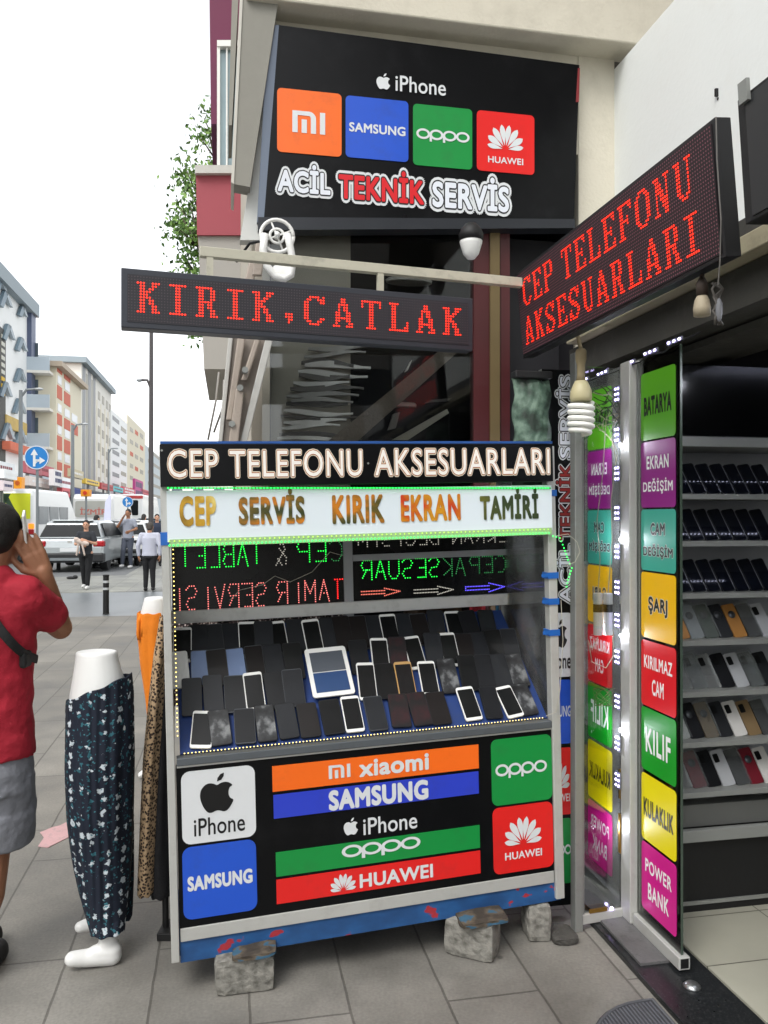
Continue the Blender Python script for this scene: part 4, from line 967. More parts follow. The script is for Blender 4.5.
# ================================================================ SHOP FRONT GLASS, STICKERS, LIGHT MODULES
def L1x(px, y=0): return rp(gp, px, 700, y).x
gp = thing('glass_pane', 'near glass pane of the shop front with a column of bright service stickers', 'glass pane', (P0.x, P0.y, 0), (0, 0, AS))
xB = rp(gp, 627, 700).x; xC = rp(gp, 583, 700).x; xB2 = rp(gp, 637, 700).x
plate('glass', tgl, gp, xB2, .06, 0.0, 2.27, .0, .006)
plate('glass_edge', mat('glass_edge', '#3d4a40', .2, 0, .1), gp, .0005, .06, .004, 2.27, -.001, .007)
plate('bottom_profile', alu, gp, xB2, .03, .02, .075, -.02, .025, bevel=.003)
plate('profile_hollow', black_m, gp, .0195, .036, .0205, .07, -.013, .018)
ST = [('BATARYA', None, '#57a61a', 363, 435, 'k'), ('EKRAN', 'DEĞİŞİM', '#8f1f80', 437, 507, 'w'), ('CAM', 'DEĞİŞİM', '#3fa893', 509, 574, 'k'), ('ŞARJ', None, '#f5bd00', 576, 646, 'k'),
      ('KIRILMAZ', 'CAM', '#e2161f', 649, 719, 'w'), ('KILIF', None, '#0f9c22', 721, 788, 'w'), ('KULAKLIK', None, '#f0e000', 792, 863, 'k'), ('POWER', 'BANK', '#d31a8a', 866, 938, 'w')]
xs0 = rp(gp, 641.5, 700, -.002).x; xs1 = rp(gp, 676, 700, -.002).x
def stickers(par, x0, x1, y, ydir, mirror, dz=0):
    for a, bt, col, t, b_, ink in ST:
        zt_ = rp(gp, 676, t, -.002).z+dz; zb_ = rp(gp, 676, b_, -.002).z+dz; m = mat('sticker_'+a.lower(), col, .35, 0, .05, 4)
        plate('sticker', m, par, x0, zb_, x1, zt_, y, y+.0015, .016)
        im = {'w': mat('ink_white', '#f2f2f0', .5, 0, 0), 'k': inkk}[ink]; H = zt_-zb_; W = x1-x0; yy = y-.0009
        lay = [(.03, mat('ink_white', '#f2f2f0', .5, 0, 0), .0004)] if ink == 'k' and a in ('CAM', 'ŞARJ') else (); bo_ = .04 if ink == 'k' else .025
        if bt:
            k0 = .62 if len(a) > 5 else (.36 if len(a) == 3 else .5)
            wa = {'EKRAN': .64, 'CAM': .42, 'KIRILMAZ': .82, 'POWER': .76}[a]; wb_ = {'DEĞİŞİM': .86, 'CAM': .34, 'BANK': .6}[bt]
            text(par, a, x0+W*(.5-wa/2), zb_+H*.58, x0+W*(.5+wa/2), zb_+H*.78, yy, im, bold=bo_, mirror=mirror, layers=lay, space=1.1)
            text(par, bt, x0+W*(.5-wb_/2), zb_+H*.2, x0+W*(.5+wb_/2), zb_+H*.44, yy, im, bold=bo_, mirror=mirror, layers=lay, space=1.1)
        else:
            wa = {'BATARYA': .8, 'ŞARJ': .56, 'KILIF': .72, 'KULAKLIK': .86}[a]; hh = {'KILIF': .2}.get(a, .14)
            text(par, a, x0+W*(.5-wa/2), zb_+H*(.5-hh), x0+W*(.5+wa/2), zb_+H*(.5+hh), yy, im, bold=bo_, mirror=mirror, layers=lay, space=1.1)
stickers(gp, xs0, xs1, -.0025, -1, False)
fp = thing('glass_pane', 'far glass pane of the shop front whose stickers read mirrored', 'glass pane', (P0.x, P0.y, 0), (0, 0, AS))
plate('glass', glass('dusty_glass', (.94, .97, .95), .04, .02, haze=.25), fp, xC, .06, xB-.002, 2.27, .0, .006)
plate('bottom_profile', alu_d, fp, xC, .03, xB-.002, .075, -.02, .02, bevel=.003)
stickers(fp, rp(gp, 588, 700, -.002).x, rp(gp, 612, 700, -.002).x, -.0025, -1, True)
post = thing('door_post', 'wide aluminium post between the two stickered panes', 'post', (P0.x, P0.y, 0), (0, 0, AS))
plate('profile', alu, post, xB+.002, .03, xB2-.002, 2.27, -.03, .03, bevel=.004)
plate('brass_hinge', mat('brass', '#a8823c', .35, .8, .15, 30, dirt=.2), post, xB-.010, .28, xB+.008, .44, -.036, -.0305, bevel=.002)
plate('brass_hinge', mat('brass'  , '#a8823c'), post, xB-.006, .50, xB+.004, .62, -.036, -.0305, bevel=.002)
# small light modules on the post, six diodes each
lm = mat('module_diode', '#e9ddff', .4, 0, 0, emit='#cbbcff', estr=5); mb_ = mat('module_body', '#6d717c', .5, 0, .1)
def module(par, x, z, y, cols=2, rows=3, w_=.022, dz=.022, hz=False, tone=lm):
    b = MB(); b.box(x-w_*.9, y, z-dz*rows*.5, x+w_*.9, y+.004, z+dz*rows*.5); md = b.build('light_module', mb_, par)
    b = MB()
    for i in range(cols):
        for j in range(rows): b.ell((x+(i-(cols-1)/2)*w_, y-.002, z+(j-(rows-1)/2)*dz), (.004, .004, .0048), 6, 4)
    o = b.build('diodes', tone, par, smooth=True); o.parent = md; return md
for py in (393, 434, 473, 513, 552, 588, 621, 658, 703, 745, 782):
    p = rp(gp, 622, py, -.035); module(post, xB-.004, p.z, -.04)
for i_, z_ in enumerate((.35, .75, 1.15, 1.55, 1.95)):
    ld = bpy.data.lights.new('module_light', 'POINT'); ld.energy = .5; ld.color = (.88, .85, 1); ld.shadow_soft_size = .008
    lo_ = bpy.data.objects.new('module_light', ld); C.objects.link(lo_); lo_.parent = post; lo_.location = (xB-.09, -.10, z_)
p = rp(gp, 600, 912, -.08)
hdm = thing('light_string', 'row of small white light modules under the shutter box', 'light string', (P0.x, P0.y, 0), (0, 0, AS))
for px, py in ((583, 380), (602, 373), (628, 363), (650, 352), (674, 341)):
    p = rp(hdm, px, py, -.02); b = MB(); b.box(p.x-.05, -.02, p.z-.008, p.x+.05, -.014, p.z+.008); md = b.build('light_module', mb_, hdm)
    b = MB(); [b.ell((p.x+(i-1)*.035, -.0215, p.z), (.009, .003, .0045), 6, 4) for i in range(3)]; o = b.build('diodes', lm, hdm, smooth=True); o.parent = md
b = MB(); pts = [rp(hdm, *q, -.018) for q in ((575, 384), (592, 380), (602, 376), (615, 372), (628, 366), (640, 362), (650, 355), (664, 352), (674, 344), (700, 332))]; b.tube(pts, .003); b.build('cable', black_m, hdm)
# glass fin standing out from the post towards the black column
A_ = gnd(577, 925, .02); Bp = M4(gp) @ Vector((xB, 0, 0)); fa = math.atan2(Bp.y-A_.y, Bp.x-A_.x); fl = (Vector((Bp.x, Bp.y, 0))-Vector((A_.x, A_.y, 0))).length
fin = thing('glass_door', 'clear open glass leaf between the black lettered column and the aluminium post', 'glass door', (A_.x, A_.y, 0), (0, 0, fa))
plate('glass', tgl, fin, .02, .05, fl-.03, 2.25, .0, .006)
plate('frame_post', alu_d, fin, -.018, .0, .016, 2.3, -.02, .02, bevel=.003)
plate('frame_post', alu_d, fin, .0165, .05, .03, 2.25, -.008, .012, bevel=.002)
plate('bottom_profile', alu, fin, .016, .022, fl-.03, .062, -.012, .012, bevel=.003)
plate('brass_lock', mat('brass', '#a8823c'), fin, .05, .064, .13, .078, -.014, -.006)
b = MB(); b.ell((.15, -.014, .07), (.007,)*3, 8, 6); b.build('lamp', lm, fin, smooth=True)
# thin hanging cables + two plugs inside the fin
pl = thing('hanging_plugs', 'two small white plugs with black bands hanging on thin wires behind the glass leaf', 'plugs', (A_.x, A_.y, 0), (0, 0, fa))
for px in (598, 608):
    p = rp(pl, px, 615, .06); k = 3.3/800
    b = MB(); b.cyl((p.x, .06, p.z-20*k), (p.x, .06, p.z+22*k), 4.6*k, n=14); b.build('plug', white_p, pl, bevel=.003)
    b = MB(); b.cyl((p.x, .06, p.z+3*k), (p.x, .06, p.z+11*k), 4.8*k, n=14); b.build('band', black_m, pl)
wire = mat('old_wire', '#b5ab94', .6, 0, .1, 30)
b = MB()
for pts in (((598, 594), (600, 560), (597, 520), (603, 470), (606, 420), (618, 395), (640, 380), (662, 352)), ((608, 594), (612, 540), (611, 500), (616, 460), (610, 430), (628, 402), (650, 372), (668, 350)), ((598, 637), (592, 650), (588, 640), (592, 662), (606, 668), (614, 655), (613, 630), (604, 622))):
    b.tube([rp(pl, *q, .055) for q in pts], .0022, 5)
b.build('wire', wire, pl)
cl = thing('cable_tangle', 'tangle of beige and dark cables knotted near the top of the post', 'cables', (A_.x, A_.y, 0), (0, 0, fa))
rnd = random.Random(11)
for k, m in enumerate((black_m, wire, mat('green_cable', '#2f5a34', .6, 0, .2), black_m)):
    b = MB()
    for j in range(5):
        x, y_ = rnd.uniform(583, 625), rnd.uniform(385, 425); pts = [rp(cl, x, y_, .03+.02*k)]
        for q in range(8):
            x += rnd.uniform(-14, 14); y_ += rnd.uniform(-12, 13); x = min(640, max(580, x)); y_ = min(470, max(372, y_)); pts.append(rp(cl, x, y_, .03+.02*k+rnd.uniform(-.02, .02)))
        # smooth
        sm_ = []
        for a, c in zip(pts, pts[1:]): sm_ += [a, (a+c)/2]
        sm_ = [(sm_[max(0, i-1)]+sm_[i]*2+sm_[min(len(sm_)-1, i+1)])/4 for i in range(len(sm_))]
        b.tube(sm_, .0022, 5)
    b.build('cable', m, cl, smooth=True)
ct = thing('cable_tangle', 'small knot of thin wires across the mirrored green sticker', 'cables', (A_.x, A_.y, 0), (0, 0, fa)); b = MB()
for j in range(6):
    pts = [rp(ct, 604+9*math.cos(t*.9+j)*(1+.3*math.sin(j*t)), 697+9*math.sin(t*.8+j*2), .05) for t in [i*.5 for i in range(16)]]
    b.tube(pts, .0014, 5)
b.build('wire', mat('olive_wire', '#7b7a4d', .6, 0, .1), ct, smooth=True)

# black lettered column at the left of the fin
cx_ = gnd(577, 922, .0)
col = thing('lettered_column', 'tall narrow black sign with upright lettering behind the stall\'s right post', 'sign', (cx_.x, cx_.y+.03, 0), (0, 0, A11))
zc0, zc1 = rp(col, 565, 905).z, rp(col, 565, 370).z
plate('board', black_gl, col, -.143, max(.02, zc0), -.018, zc1, 0, .03)
plate('edge', alu_d, col, -.145, max(.02, zc0), -.1435, zc1, -.002, .03)
def cplate(m, t, b_, l=543.5, r_=573): return pxplate('tile', m, col, l, t, r_, b_, -.003, 0, .02, mean=True)
for (s, t_, b_, m) in (('ACİL', 545, 603, letter_w), ('TEKNİK', 464, 540, mat('letter_maroon', '#8a2420', .4, 0, .1)), ('SERVİS', 376, 458, letter_w)):
    x0_, z0_, x1_, z1_ = prect(col, 556, t_, 571.5, b_, -.004, True)
    text(col, s, x0_, z0_, x1_, z1_, -.004, m, bold=.02, rot=90, space=1.05, layers=[(.04, inkk, .001), (.09, white_v, .002)])
cplate(white_v, 613, 677); cplate(blue_v, 680, 744); cplate(red_v, 748, 815); cplate(green_v, 819, 884)
def cl_(fn, m, l, t, r_, b_): x0_, z0_, x1_, z1_ = prect(col, l, t, r_, b_, -.0042, True); return fn(col, x0_, z0_, x1_, z1_, -.0042, m)
def ct_(s, m, l, t, r_, b_): x0_, z0_, x1_, z1_ = prect(col, l, t, r_, b_, -.0042, True); return text(col, s, x0_, z0_, x1_, z1_, -.0042, m, bold=.02, space=1.03)
cl_(logo_apple, inkk, 550, 619, 568, 648); ct_('iPhone', inkk, 546, 653, 571, 669); ct_('SAMSUNG', white_v, 545.5, 706, 571, 717); cl_(logo_flower, white_v, 547, 762, 570, 789); ct_('HUAWEI', white_v, 547, 794, 570, 802); cl_(logo_oppo, white_v, 546, 845, 571, 857)

# green netting bundle in the corner behind
net = ramp_mat('green_net', 'noise', 16, [(.35, '#1f2d22'), (.5, '#42594a'), (.65, '#6f8574')], .6, (1, 1, 1), 8, .6)
nf = thing('netting_sack', 'green plastic netting sack in the dark corner beside the gold window post', 'sack', ctr, (0, 0, A11))
YN = -.72; BL, TR = rp(nf, 513, 520, YN), rp(nf, 550, 380, YN); b = MB(); nx, ny = 16, 26; vs = []
for sgn in (0, 1):
    for j in range(ny+1):
        for i in range(nx+1):
            u, v = i/nx, j/ny; bulge = math.sin(u*PI)**.5*math.sin(min(1, v*1.0)*PI)**.35*.05
            vs.append((BL.x+(TR.x-BL.x)*u+.006*math.sin(v*23), YN+(bulge if sgn else -bulge)+.006*math.sin(u*31+v*17)*math.sin(v*41)+.0, BL.z+(TR.z-BL.z)*v+.006*math.sin(u*13)))
k = (nx+1)*(ny+1)
for sgn in (0, 1):
    b_fs = [(sgn*k+j*(nx+1)+i, sgn*k+j*(nx+1)+i+1, sgn*k+(j+1)*(nx+1)+i+1, sgn*k+(j+1)*(nx+1)+i) for j in range(ny) for i in range(nx)]
    if sgn == 0: b.add(vs, b_fs)
    else: b.f += b_fs; b.mi += [0]*len(b_fs)
b.build('cloth', net, nf, smooth=True, solid=1)
plate('dark_top', black_m, nf, BL.x, TR.z, TR.x, TR.z+.03, YN-.03, YN+.03, bevel=.005)

# clothes hanging behind the stall: sequinned garments and plastic sacks
seq = ramp_mat('sequin_cloth', 'voronoi', 70, [(0, '#f0ece6'), (.3, '#8e8078'), (.45, '#3a2c2c'), (.7, '#171214')], .5, (1, 1, 1))
def drape(name, label, cat, px0, px1, py0, py1, Y, m, folds=9, dep=.03, parentgroup=None, yofs=0):
    t = thing(name, label, cat, ctr, (0, 0, A11)); y_ = Y; a = rp(t, px0, py0, y_); c = rp(t, px1, py1, y_); b = MB(); nx, ny = folds*5, 14; vs = []
    for sgn in (0, 1):
        for j in range(ny+1):
            for i in range(nx+1):
                u, v = i/nx, j/ny; f = math.sin(u*folds*2*PI/2+v*1.2)*dep*(.4+.6*v)
                vs.append((a.x+(c.x-a.x)*u, y_+f+.006*sgn, a.z+(c.z-a.z)*v+.01*math.sin(u*9)*(v > .95)))
    k = (nx+1)*(ny+1); fs = [(sgn*k+j*(nx+1)+i, sgn*k+j*(nx+1)+i+1, sgn*k+(j+1)*(nx+1)+i+1, sgn*k+(j+1)*(nx+1)+i) for sgn in (0, 1) for j in range(ny) for i in range(nx)]
    fs += [(i, i+1, k+i+1, k+i) for i in range(nx)]; b.add(vs, fs); b.build('cloth', m, t, smooth=True, solid=1); return t
drape('sequin_garment', 'black and silver sequinned cloth hanging behind the left half of the stall', 'garment', 172, 352, 560, 700, -.12, seq, 14)
drape('pale_garment', 'pale creased plastic-wrapped cloth hanging behind the right glass side of the stall', 'garment', 531, 549, 562, 720, -.14, mat('pale_wrap', '#b9bcc0', .35, 0, .2, 7, .3), 3)
drape('red_garment', 'red cloth hanging behind the back row of phones', 'garment', 470, 486, 590, 640, -.16, mat('red_cloth', '#a01a22', .7, 0, .15), 2)
drape('blue_garment', 'teal blue cloth hanging just right of the red cloth', 'garment', 496, 506, 590, 690, -.16, mat('teal_cloth', '#23627c', .7, 0, .15), 2)
drape('brown_garment', 'dull brown cloth hanging behind the middle of the stall', 'garment', 404, 462, 590, 660, -.2, mat('brown_cloth', '#5a4a3c', .8, 0, .25, 9), 6)

# ================================================================ LAMPS UNDER THE RIGHT DISPLAY
bulb = thing('spiral_bulb', 'large white spiral energy-saving bulb hanging unlit under the right display', 'light bulb', atY(581, 395, 2.95))
k = 2.95/800
b = MB(); b.lathe([(4*k, 46*k), (5.5*k, 44*k), (5.5*k, 36*k), (4*k, 30*k), (4*k, 20*k), (5*k, 14*k)], (0, 0, 0), 18); b.build('socket', mat('old_socket', '#8a7c5c', .6, 0, .15, 20), bulb, smooth=True)
b = MB(); b.lathe([(6*k, 14*k), (8*k, 10*k), (10.5*k, 4*k), (11*k, -3*k), (10*k, -6*k)], (0, 0, 0), 20); b.build('ballast', mat('ballast_cream', '#b9b089', .45, 0, .08, 10), bulb, smooth=True)
pts = []; 
for i in range(150):
    t = i/149; a = t*2*PI*5.2; r_ = (11.2 if t < .8 else 11.2-3.5*(t-.8)/.2)*k; pts.append((r_*math.cos(a), r_*math.sin(a), (-8-31*t)*k))
b = MB(); b.tube(pts, 2.6*k, 8); b.build('spiral_tube', mat('tube_white', '#eeede6', .3, 0, .03), bulb, smooth=True)
b = MB(); b.cyl((0, 0, 46*k), (0, .05, 62*k), 2*k); b.build('hanger', mat('old_socket', '#8a7c5c'), bulb)
sk = thing('lamp_holder', 'empty cream lamp holder hanging under the middle of the right display', 'lamp holder', atY(702, 306, 2.15)); k = 2.15/800
b = MB(); b.lathe([(8*k, -10*k), (8.5*k, -2*k), (7*k, 6*k), (5*k, 10*k)], (0, 0, 0), 18); b.build('holder', mat('holder_cream', '#a89c84', .6, 0, .15, 20, dirt=.3), sk, smooth=True)
b = MB(); b.lathe([(5.5*k, 10*k), (6*k, 22*k), (3*k, 28*k)], (0, 0, 0), 12); b.tube([(0, 0, 26*k), (3*k, .02, 40*k), (8*k, .05, 46*k)], 2.4*k); b.build('neck', mat('dark_rust', '#3a2e26', .7, 0, .3, 20), sk, smooth=True)
pc = thing('cable_plug', 'grey plug and cable knotted below the right display', 'cable', atY(717, 300, 2.1)); b = MB()
k = 2.1/800
for j in range(4): b.tube([(rnd.uniform(-6, 6)*k, 0, (18-i*7)*k) if i % 2 else (rnd.uniform(-4, 8)*k, .01, (18-i*7)*k) for i in range(7)], 1.3*k, 6)
b.build('cable', mat('cable_mid', '#57534e', .6, 0, .1), pc, smooth=True)
b = MB(); b.ell((2*k, 0, -10*k), (3.5*k, 3.5*k, 12*k), 10, 8); b.build('plug', mat('plug_grey', '#77787c', .5, 0, .1), pc, smooth=True)

# ================================================================ DISPLAY CABINET IN THE SHOP
cb0 = gnd(660, 918, .024)
cabn = thing('display_cabinet', 'grey display cabinet with shelves of phones and cases inside the shop', 'cabinet', (cb0.x, cb0.y, .024), (0, 0, A11))
CW = 1.15; CDp = .30
shelfm = mat('cabinet_grey', '#8a8c88', .45, .1, .08, 4); inw = mat('cabinet_inside', '#b4b7bc', .6, 0, .08, 3)
def cz(px, py, y=0): return rp(cabn, px, py, y).z
plate('plinth', black_m, cabn, 0, .0, CW, cz(720, 838), .02, CDp)
plate('plinth_rail', alu_d, cabn, -.002, .03, CW, .045, .014, .0195)
plate('base_rail', shelfm, cabn, 0, cz(720, 840), CW, cz(720, 828), -.006, .02, bevel=.003)
plate('base_ledge', mat('ledge_dark', '#5c5d5a', .5, 0, .1), cabn, 0, cz(720, 828)+.001, CW, cz(720, 806), .03, CDp)
plate('back_panel', inw, cabn, 0, cz(720, 838), CW, cz(720, 440), CDp, CDp+.02)
plate('side_panel', shelfm, cabn, -.02, 0, -.001, cz(720, 368), .0, CDp+.02)
plate('top_cupboard', mat('cupboard_black', '#08090a', .12, 0, .2, 3), cabn, 0, cz(720, 436), CW, cz(720, 366), .0, CDp)
plate('top_rail', shelfm, cabn, 0, cz(720, 447), CW, cz(720, 437), -.006, CDp, bevel=.002)
SH = [(452, 494), (506, 541), (553, 593), (603, 640), (652, 691), (700, 741), (750, 791), (800, 828)]
sz = []
striplit = mat('added_lamp_glow', '#ffffff', .5, 0, 0, emit='#eef4ff', estr=2.2)
for t_, b_ in SH:
    z = cz(720, b_); sz.append((z, cz(720, t_)))
    if b_ < 820: plate('shelf', shelfm, cabn, 0.001, z-.022, CW, z-.0, .0, CDp-.001, bevel=.001)
for z, zt_ in sz[:4]:      # rows of tiny lamps added under the shelves to brighten the items
    b = MB(); [b.ell((.03+i*.022, .02, zt_+.034), (.003, .003, .002), 6, 4) for i in range(50)]; b.build('added_shelf_lamps', striplit, cabn, smooth=True)
colr = lambda n, c, **k: mat('case_'+n, c, .35, 0, .15, 12, **k)
caseset = {'black': blackp[1], 'gold': colr('gold', '#7d684a'), 'silver': colr('silver', '#a7a9ab'), 'white': colr('white', '#c9c7c2'), 'red': colr('red', '#6a1a26'), 'green': colr('green', '#3b4a3a'), 'orange': colr('orange', '#a07038'), 'dark': blackp[4], 'clear': clearp, 'brown': colr('brown', '#6a5232')}
plan = [['dark', 'dark', 'black', 'black', 'black', 'black', 'black', 'black'], ['black']*8, ['black']*8,
        ['dark', 'orange', 'silver', 'green', 'dark', 'orange', 'black', 'silver'], ['clear', 'clear', 'clear', 'clear', 'black', 'silver', 'clear', 'dark'],
        ['brown', 'white', 'black', 'gold', 'dark', 'white', 'gold', 'black'], ['green', 'clear', 'red', 'black', 'silver', 'dark', 'red', 'white'], ['dark', 'black', 'clear', 'black', 'clear', 'dark', 'black', 'clear']]
rown = ['top shelf', 'second shelf', 'third shelf', 'fourth shelf', 'fifth shelf', 'sixth shelf', 'seventh shelf', 'lowest shelf']
def case_obj(z, x, kind, row, i, hgt):
    isph = row < 3; k = 'phone' if isph else 'phone_case'
    w_ = .058 if isph else .062; 
    desc = {'dark': 'dark grey', 'clear': 'clear plastic'}.get(kind, kind)
    t = thing(k, f'{desc} {"phone" if isph else "boxed phone case"}, {ORD[i]} from left on the cabinet\'s {rown[row]}', 'phone' if isph else 'phone case', M4(cabn) @ Vector((x, .05, z+.001)), (0, 0, 0), 'phones on the cabinet shelves' if isph else 'phone cases on the cabinet shelves')
    lean = rad(-28); R = Euler((0, 0, A11)).to_matrix() @ Euler((lean, 0, 0)).to_matrix() @ Euler((0, rad(-9), 0)).to_matrix(); t.rotation_euler = R.to_euler()
    plate('body', caseset[kind], t, -w_/2, 0, w_/2, hgt, 0, .009, .008)
    if isph: plate('screen', mat('shelf_screen', '#0c0f18', .04, 0, 0), t, -w_/2+.003, .004, w_/2-.003, hgt-.004, -.001, -.0002, .005); plate('edge_rim', mat('shelf_rim', '#7d8086', .3, .5, 0), t, w_/2, .004, w_/2+.003, hgt-.006, .0, .008)
    else:
        b = MB(); ring_ = rnd.random() < .5
        if ring_: b.lathe([(.016, -.003), (.017, 0), (.011, -.001)], (0, -.0005, hgt*.68), 18, axis='y')
        else: b.prism(rrect(-w_/2+.006, hgt*.66, -w_/2+.03, hgt*.9, .005), -.003, -.0002)
        b.build('camera_ring', rimg if ring_ else blackp[0], t, smooth=ring_)
        if rnd.random() < .35: plate('sleeve', glass('sleeve_film', (.9, .92, .92), .12, .1, haze=.12), t, -w_/2-.004, .0, w_/2+.004, hgt+.012, -.006, -.0052)
for row, (z, zt_) in enumerate(sz):
    for i in range(8):
        H = (zt_-z)*1.0; hg = min(.15, H*.93/math.cos(rad(28)))
        case_obj(z, .075+i*.0665+(0 if row % 2 else .01), plan[row][i], row, i, hg)
# ================================================================ RIBBED MAT
mt = thing('door_mat', 'dark ribbed rubber mat with a rounded corner before the black threshold', 'mat', (P0.x, P0.y, 0), (0, 0, AS))
def mat_outline(o=0, z=.012):
    x0, x1, y0, y1, r = .12+o, 1.1, -.52+o, -.175-o, .33; pts = [(x1, y0), (x1, y1), (x0, y1)]
    pts += [(x0+r-r*math.cos(rad(a)), y0+r*.85-r*.85*math.sin(rad(a))) for a in range(0, 91, 9)]
    return pts
b = MB(); P = mat_outline(); n = len(P); b.add([(x, y_, .001) for x, y_ in P]+[(x, y_, .009) for x, y_ in P], [tuple(range(n)), tuple(range(2*n-1, n-1, -1))]+[(i, i+n, (i+1) % n+n, (i+1) % n) for i in range(n)])
rub = mat('mat_rubber', '#34353a', .75, 0, .25, 20, .3, dirt=.4, dirtcol=(.16, .15, .14)); b.build('base', rub, mt)
b = MB(); b.tube([(x, y_, .011) for x, y_ in mat_outline(.008)]+[(1.1, -.512, .011)], .006, 6); b.build('rim', mat('mat_rim', '#4b4c50', .6, 0, .1), mt, smooth=True)
b = MB(); x0, y0, r = .12, -.52, .33
for i in range(24):
    yy = -.50+i*.013; 
    if yy > -.19: break
    cy = y0+r*.85; xs = x0+.02
    if yy < cy: xs = x0+r-r*math.sqrt(max(0, 1-((cy-yy)/(r*.85))**2))+.02
    b.box(xs, yy-.003, .009, 1.09, yy+.003, .014)
b.build('ribs', mat('mat_rib', '#55565c', .7, 0, .3, 40), mt)

# lamps in the shop: a bright tube behind the shutter box and diode lines added for their reflections
tl = thing('tube_lamp', 'white tube lamp fixed behind the shutter box above the shop opening', 'lamp', (P0.x, P0.y, 0), (0, 0, AS))
plate('fitting', white_p, tl, .35, 2.33, 1.65, 2.37, .62, .68); b = MB(); b.cyl((.38, .65, 2.31), (1.62, .65, 2.31), .014, n=12); b.build('tube', mat('tube_lit', '#ffffff', .4, 0, 0, emit='#eef2ff', estr=22), tl, smooth=True)
dstr = thing('added_diode_string', 'unseen lines of white diodes added on the shop ceiling to reflect in the cabinet phones', 'light string', (cb0.x, cb0.y, .024), (0, 0, A11))  # unseen lines spaced so their reflections dot the phone screens
for j, y_ in enumerate((-.18, -.3, -.42, -.54, -.66, -.78, -.9)):
    plate('tape', mb_, dstr, -.1, 2.40, 1.3, 2.406, y_-.008, y_+.008); b = MB(); [b.ell((-.08+i*.024, y_, 2.398), (.004, .004, .003), 6, 4) for i in range(56)]; b.build('diodes', mat('added_diode', '#ffffff', .4, 0, 0, emit='#dfe4ff', estr=9), dstr, smooth=True)
# ================================================================ STREET BEYOND: BUILDINGS ON THE LEFT
AB = A11+PI/2
def left_point(px, f):
    """where the ray through pixel column px meets the facade plane f metres right of the shop line"""
    r = ray(px, 516); q = P0+Fd*f; t = (q-CO).dot(Fd)/r.dot(Fd); p = CO+r*t; return Vector((p.x, p.y, 0))
def bld(name, label, px0, px1, f, toppx, m, depth=10, cat='building'):
    p = left_point(px0, f); t = thing(name, label, cat, p, (0, 0, AB)); q = left_point(px1, f); L_ = (q-p).length
    z = rp(t, *toppx).z; plate('wall', m, t, 0, 0, L_, z, 0, depth); t['_h'] = z
    return t, L_, z
def win(t, l, tp, r_, bt, m, name='window', y=-.03, frame=None):
    a = rp(t, l, tp, 0); c = rp(t, r_, bt, 0); mid = (l+r_)/2
    zt_ = rp(t, mid, tp, 0).z; zb_ = rp(t, mid, bt, 0).z
    o = plate(name, m, t, a.x, zb_, c.x, zt_, y, .05)
    return o
paleb = mat('pale_facade', '#e6e3da', .8, 0, .05, .4); creamb = mat('cream_facade', '#e2dbc4', .8, 0, .06, .4); whiteb = mat('white_facade', '#eff1ef', .7, 0, .04, .4)  # pale tones hold the overexposed wash-out of the far facades
glassb = mat('far_glass', '#5d6a70', .15, .2, .3, .8); blued = mat('steel_blue', '#56607a', .5, .2, .1, 1); orangep = mat('orange_panel', '#cc6a52', .7, 0, .12, 1); darkst = mat('dark_stripe', '#7c7f82', .5, .1, .2, 1)
# 1: white panelled building with angled fins
t, L1_, z1_ = bld('panelled_building', 'white panelled building with angled blue fins and dark corner at the far left', -60, 31, -15.3, (31, 308), whiteb)
hx = lambda p: w2l(t, p)
win(t, 27, 308, 31, 500, blued, 'corner_column', -.3)
b = MB(); b.box(-.3, -.5, z1_-.6, L1_+.2, 11, z1_+.3); b.build('cornice', mat('cornice_grey', '#8d9aa0', .6, 0, .1, .6), t)
for cx, cy, s_ in ((7, 300, 8), (10, 333, 8), (2, 285, 7), (24, 312, 5), (23, 345, 7), (22, 376, 7), (7, 390, 8), (21, 407, 8), (9, 432, 9), (22, 437, 8), (-10, 300, 8), (-12, 360, 8)):
    for sg, wd_ in ((-1, 2.2), (1, 1.6)):
        a_ = rp(t, cx, cy-s_, -.25); c_ = rp(t, cx+sg*s_*.6, cy+s_*.8, -.25)
        b = MB(); d_ = .35; b.hexa([(a_.x-d_, -.25, a_.z), (a_.x+d_, -.25, a_.z), (c_.x+d_, -.25, c_.z), (c_.x-d_, -.25, c_.z)], [(a_.x-d_, -.05, a_.z), (a_.x+d_, -.05, a_.z), (c_.x+d_, -.05, c_.z), (c_.x-d_, -.05, c_.z)])
        b.build('fin', mat('fin_blue', '#70838f', .5, .2, .1, 1) if sg < 0 else mat('fin_pale', '#9fabb2', .5, .1, .1, 1), t)
win(t, -6, 327, 3.5, 462, mat('dark_banner', '#3b3b36', .6, 0, .2, 1), 'banner', -.12)
for k in range(9): win(t, -1, 335+k*7, 2.5, 339+k*7, mat('banner_pale', '#c9c9bd', .6) if k < 6 else mat('banner_yellow', '#d9b020', .6), 'banner_mark', -.15)
win(t, 3, 419, 24, 431, mat('amber_net', '#c9ae6a', .8, 0, .25, 2), 'balcony_net', -.2); win(t, 0, 444, 20, 452, mat('flag_orange', '#d8765a', .8, 0, .25, 2), 'balcony_flags', -.6)
b = MB(); a_ = rp(t, 0, 455, -.2); b.box(-3, -2.0, 3.6, L1_+1, 0, 4.0); b.build('canopy', whiteb, t)
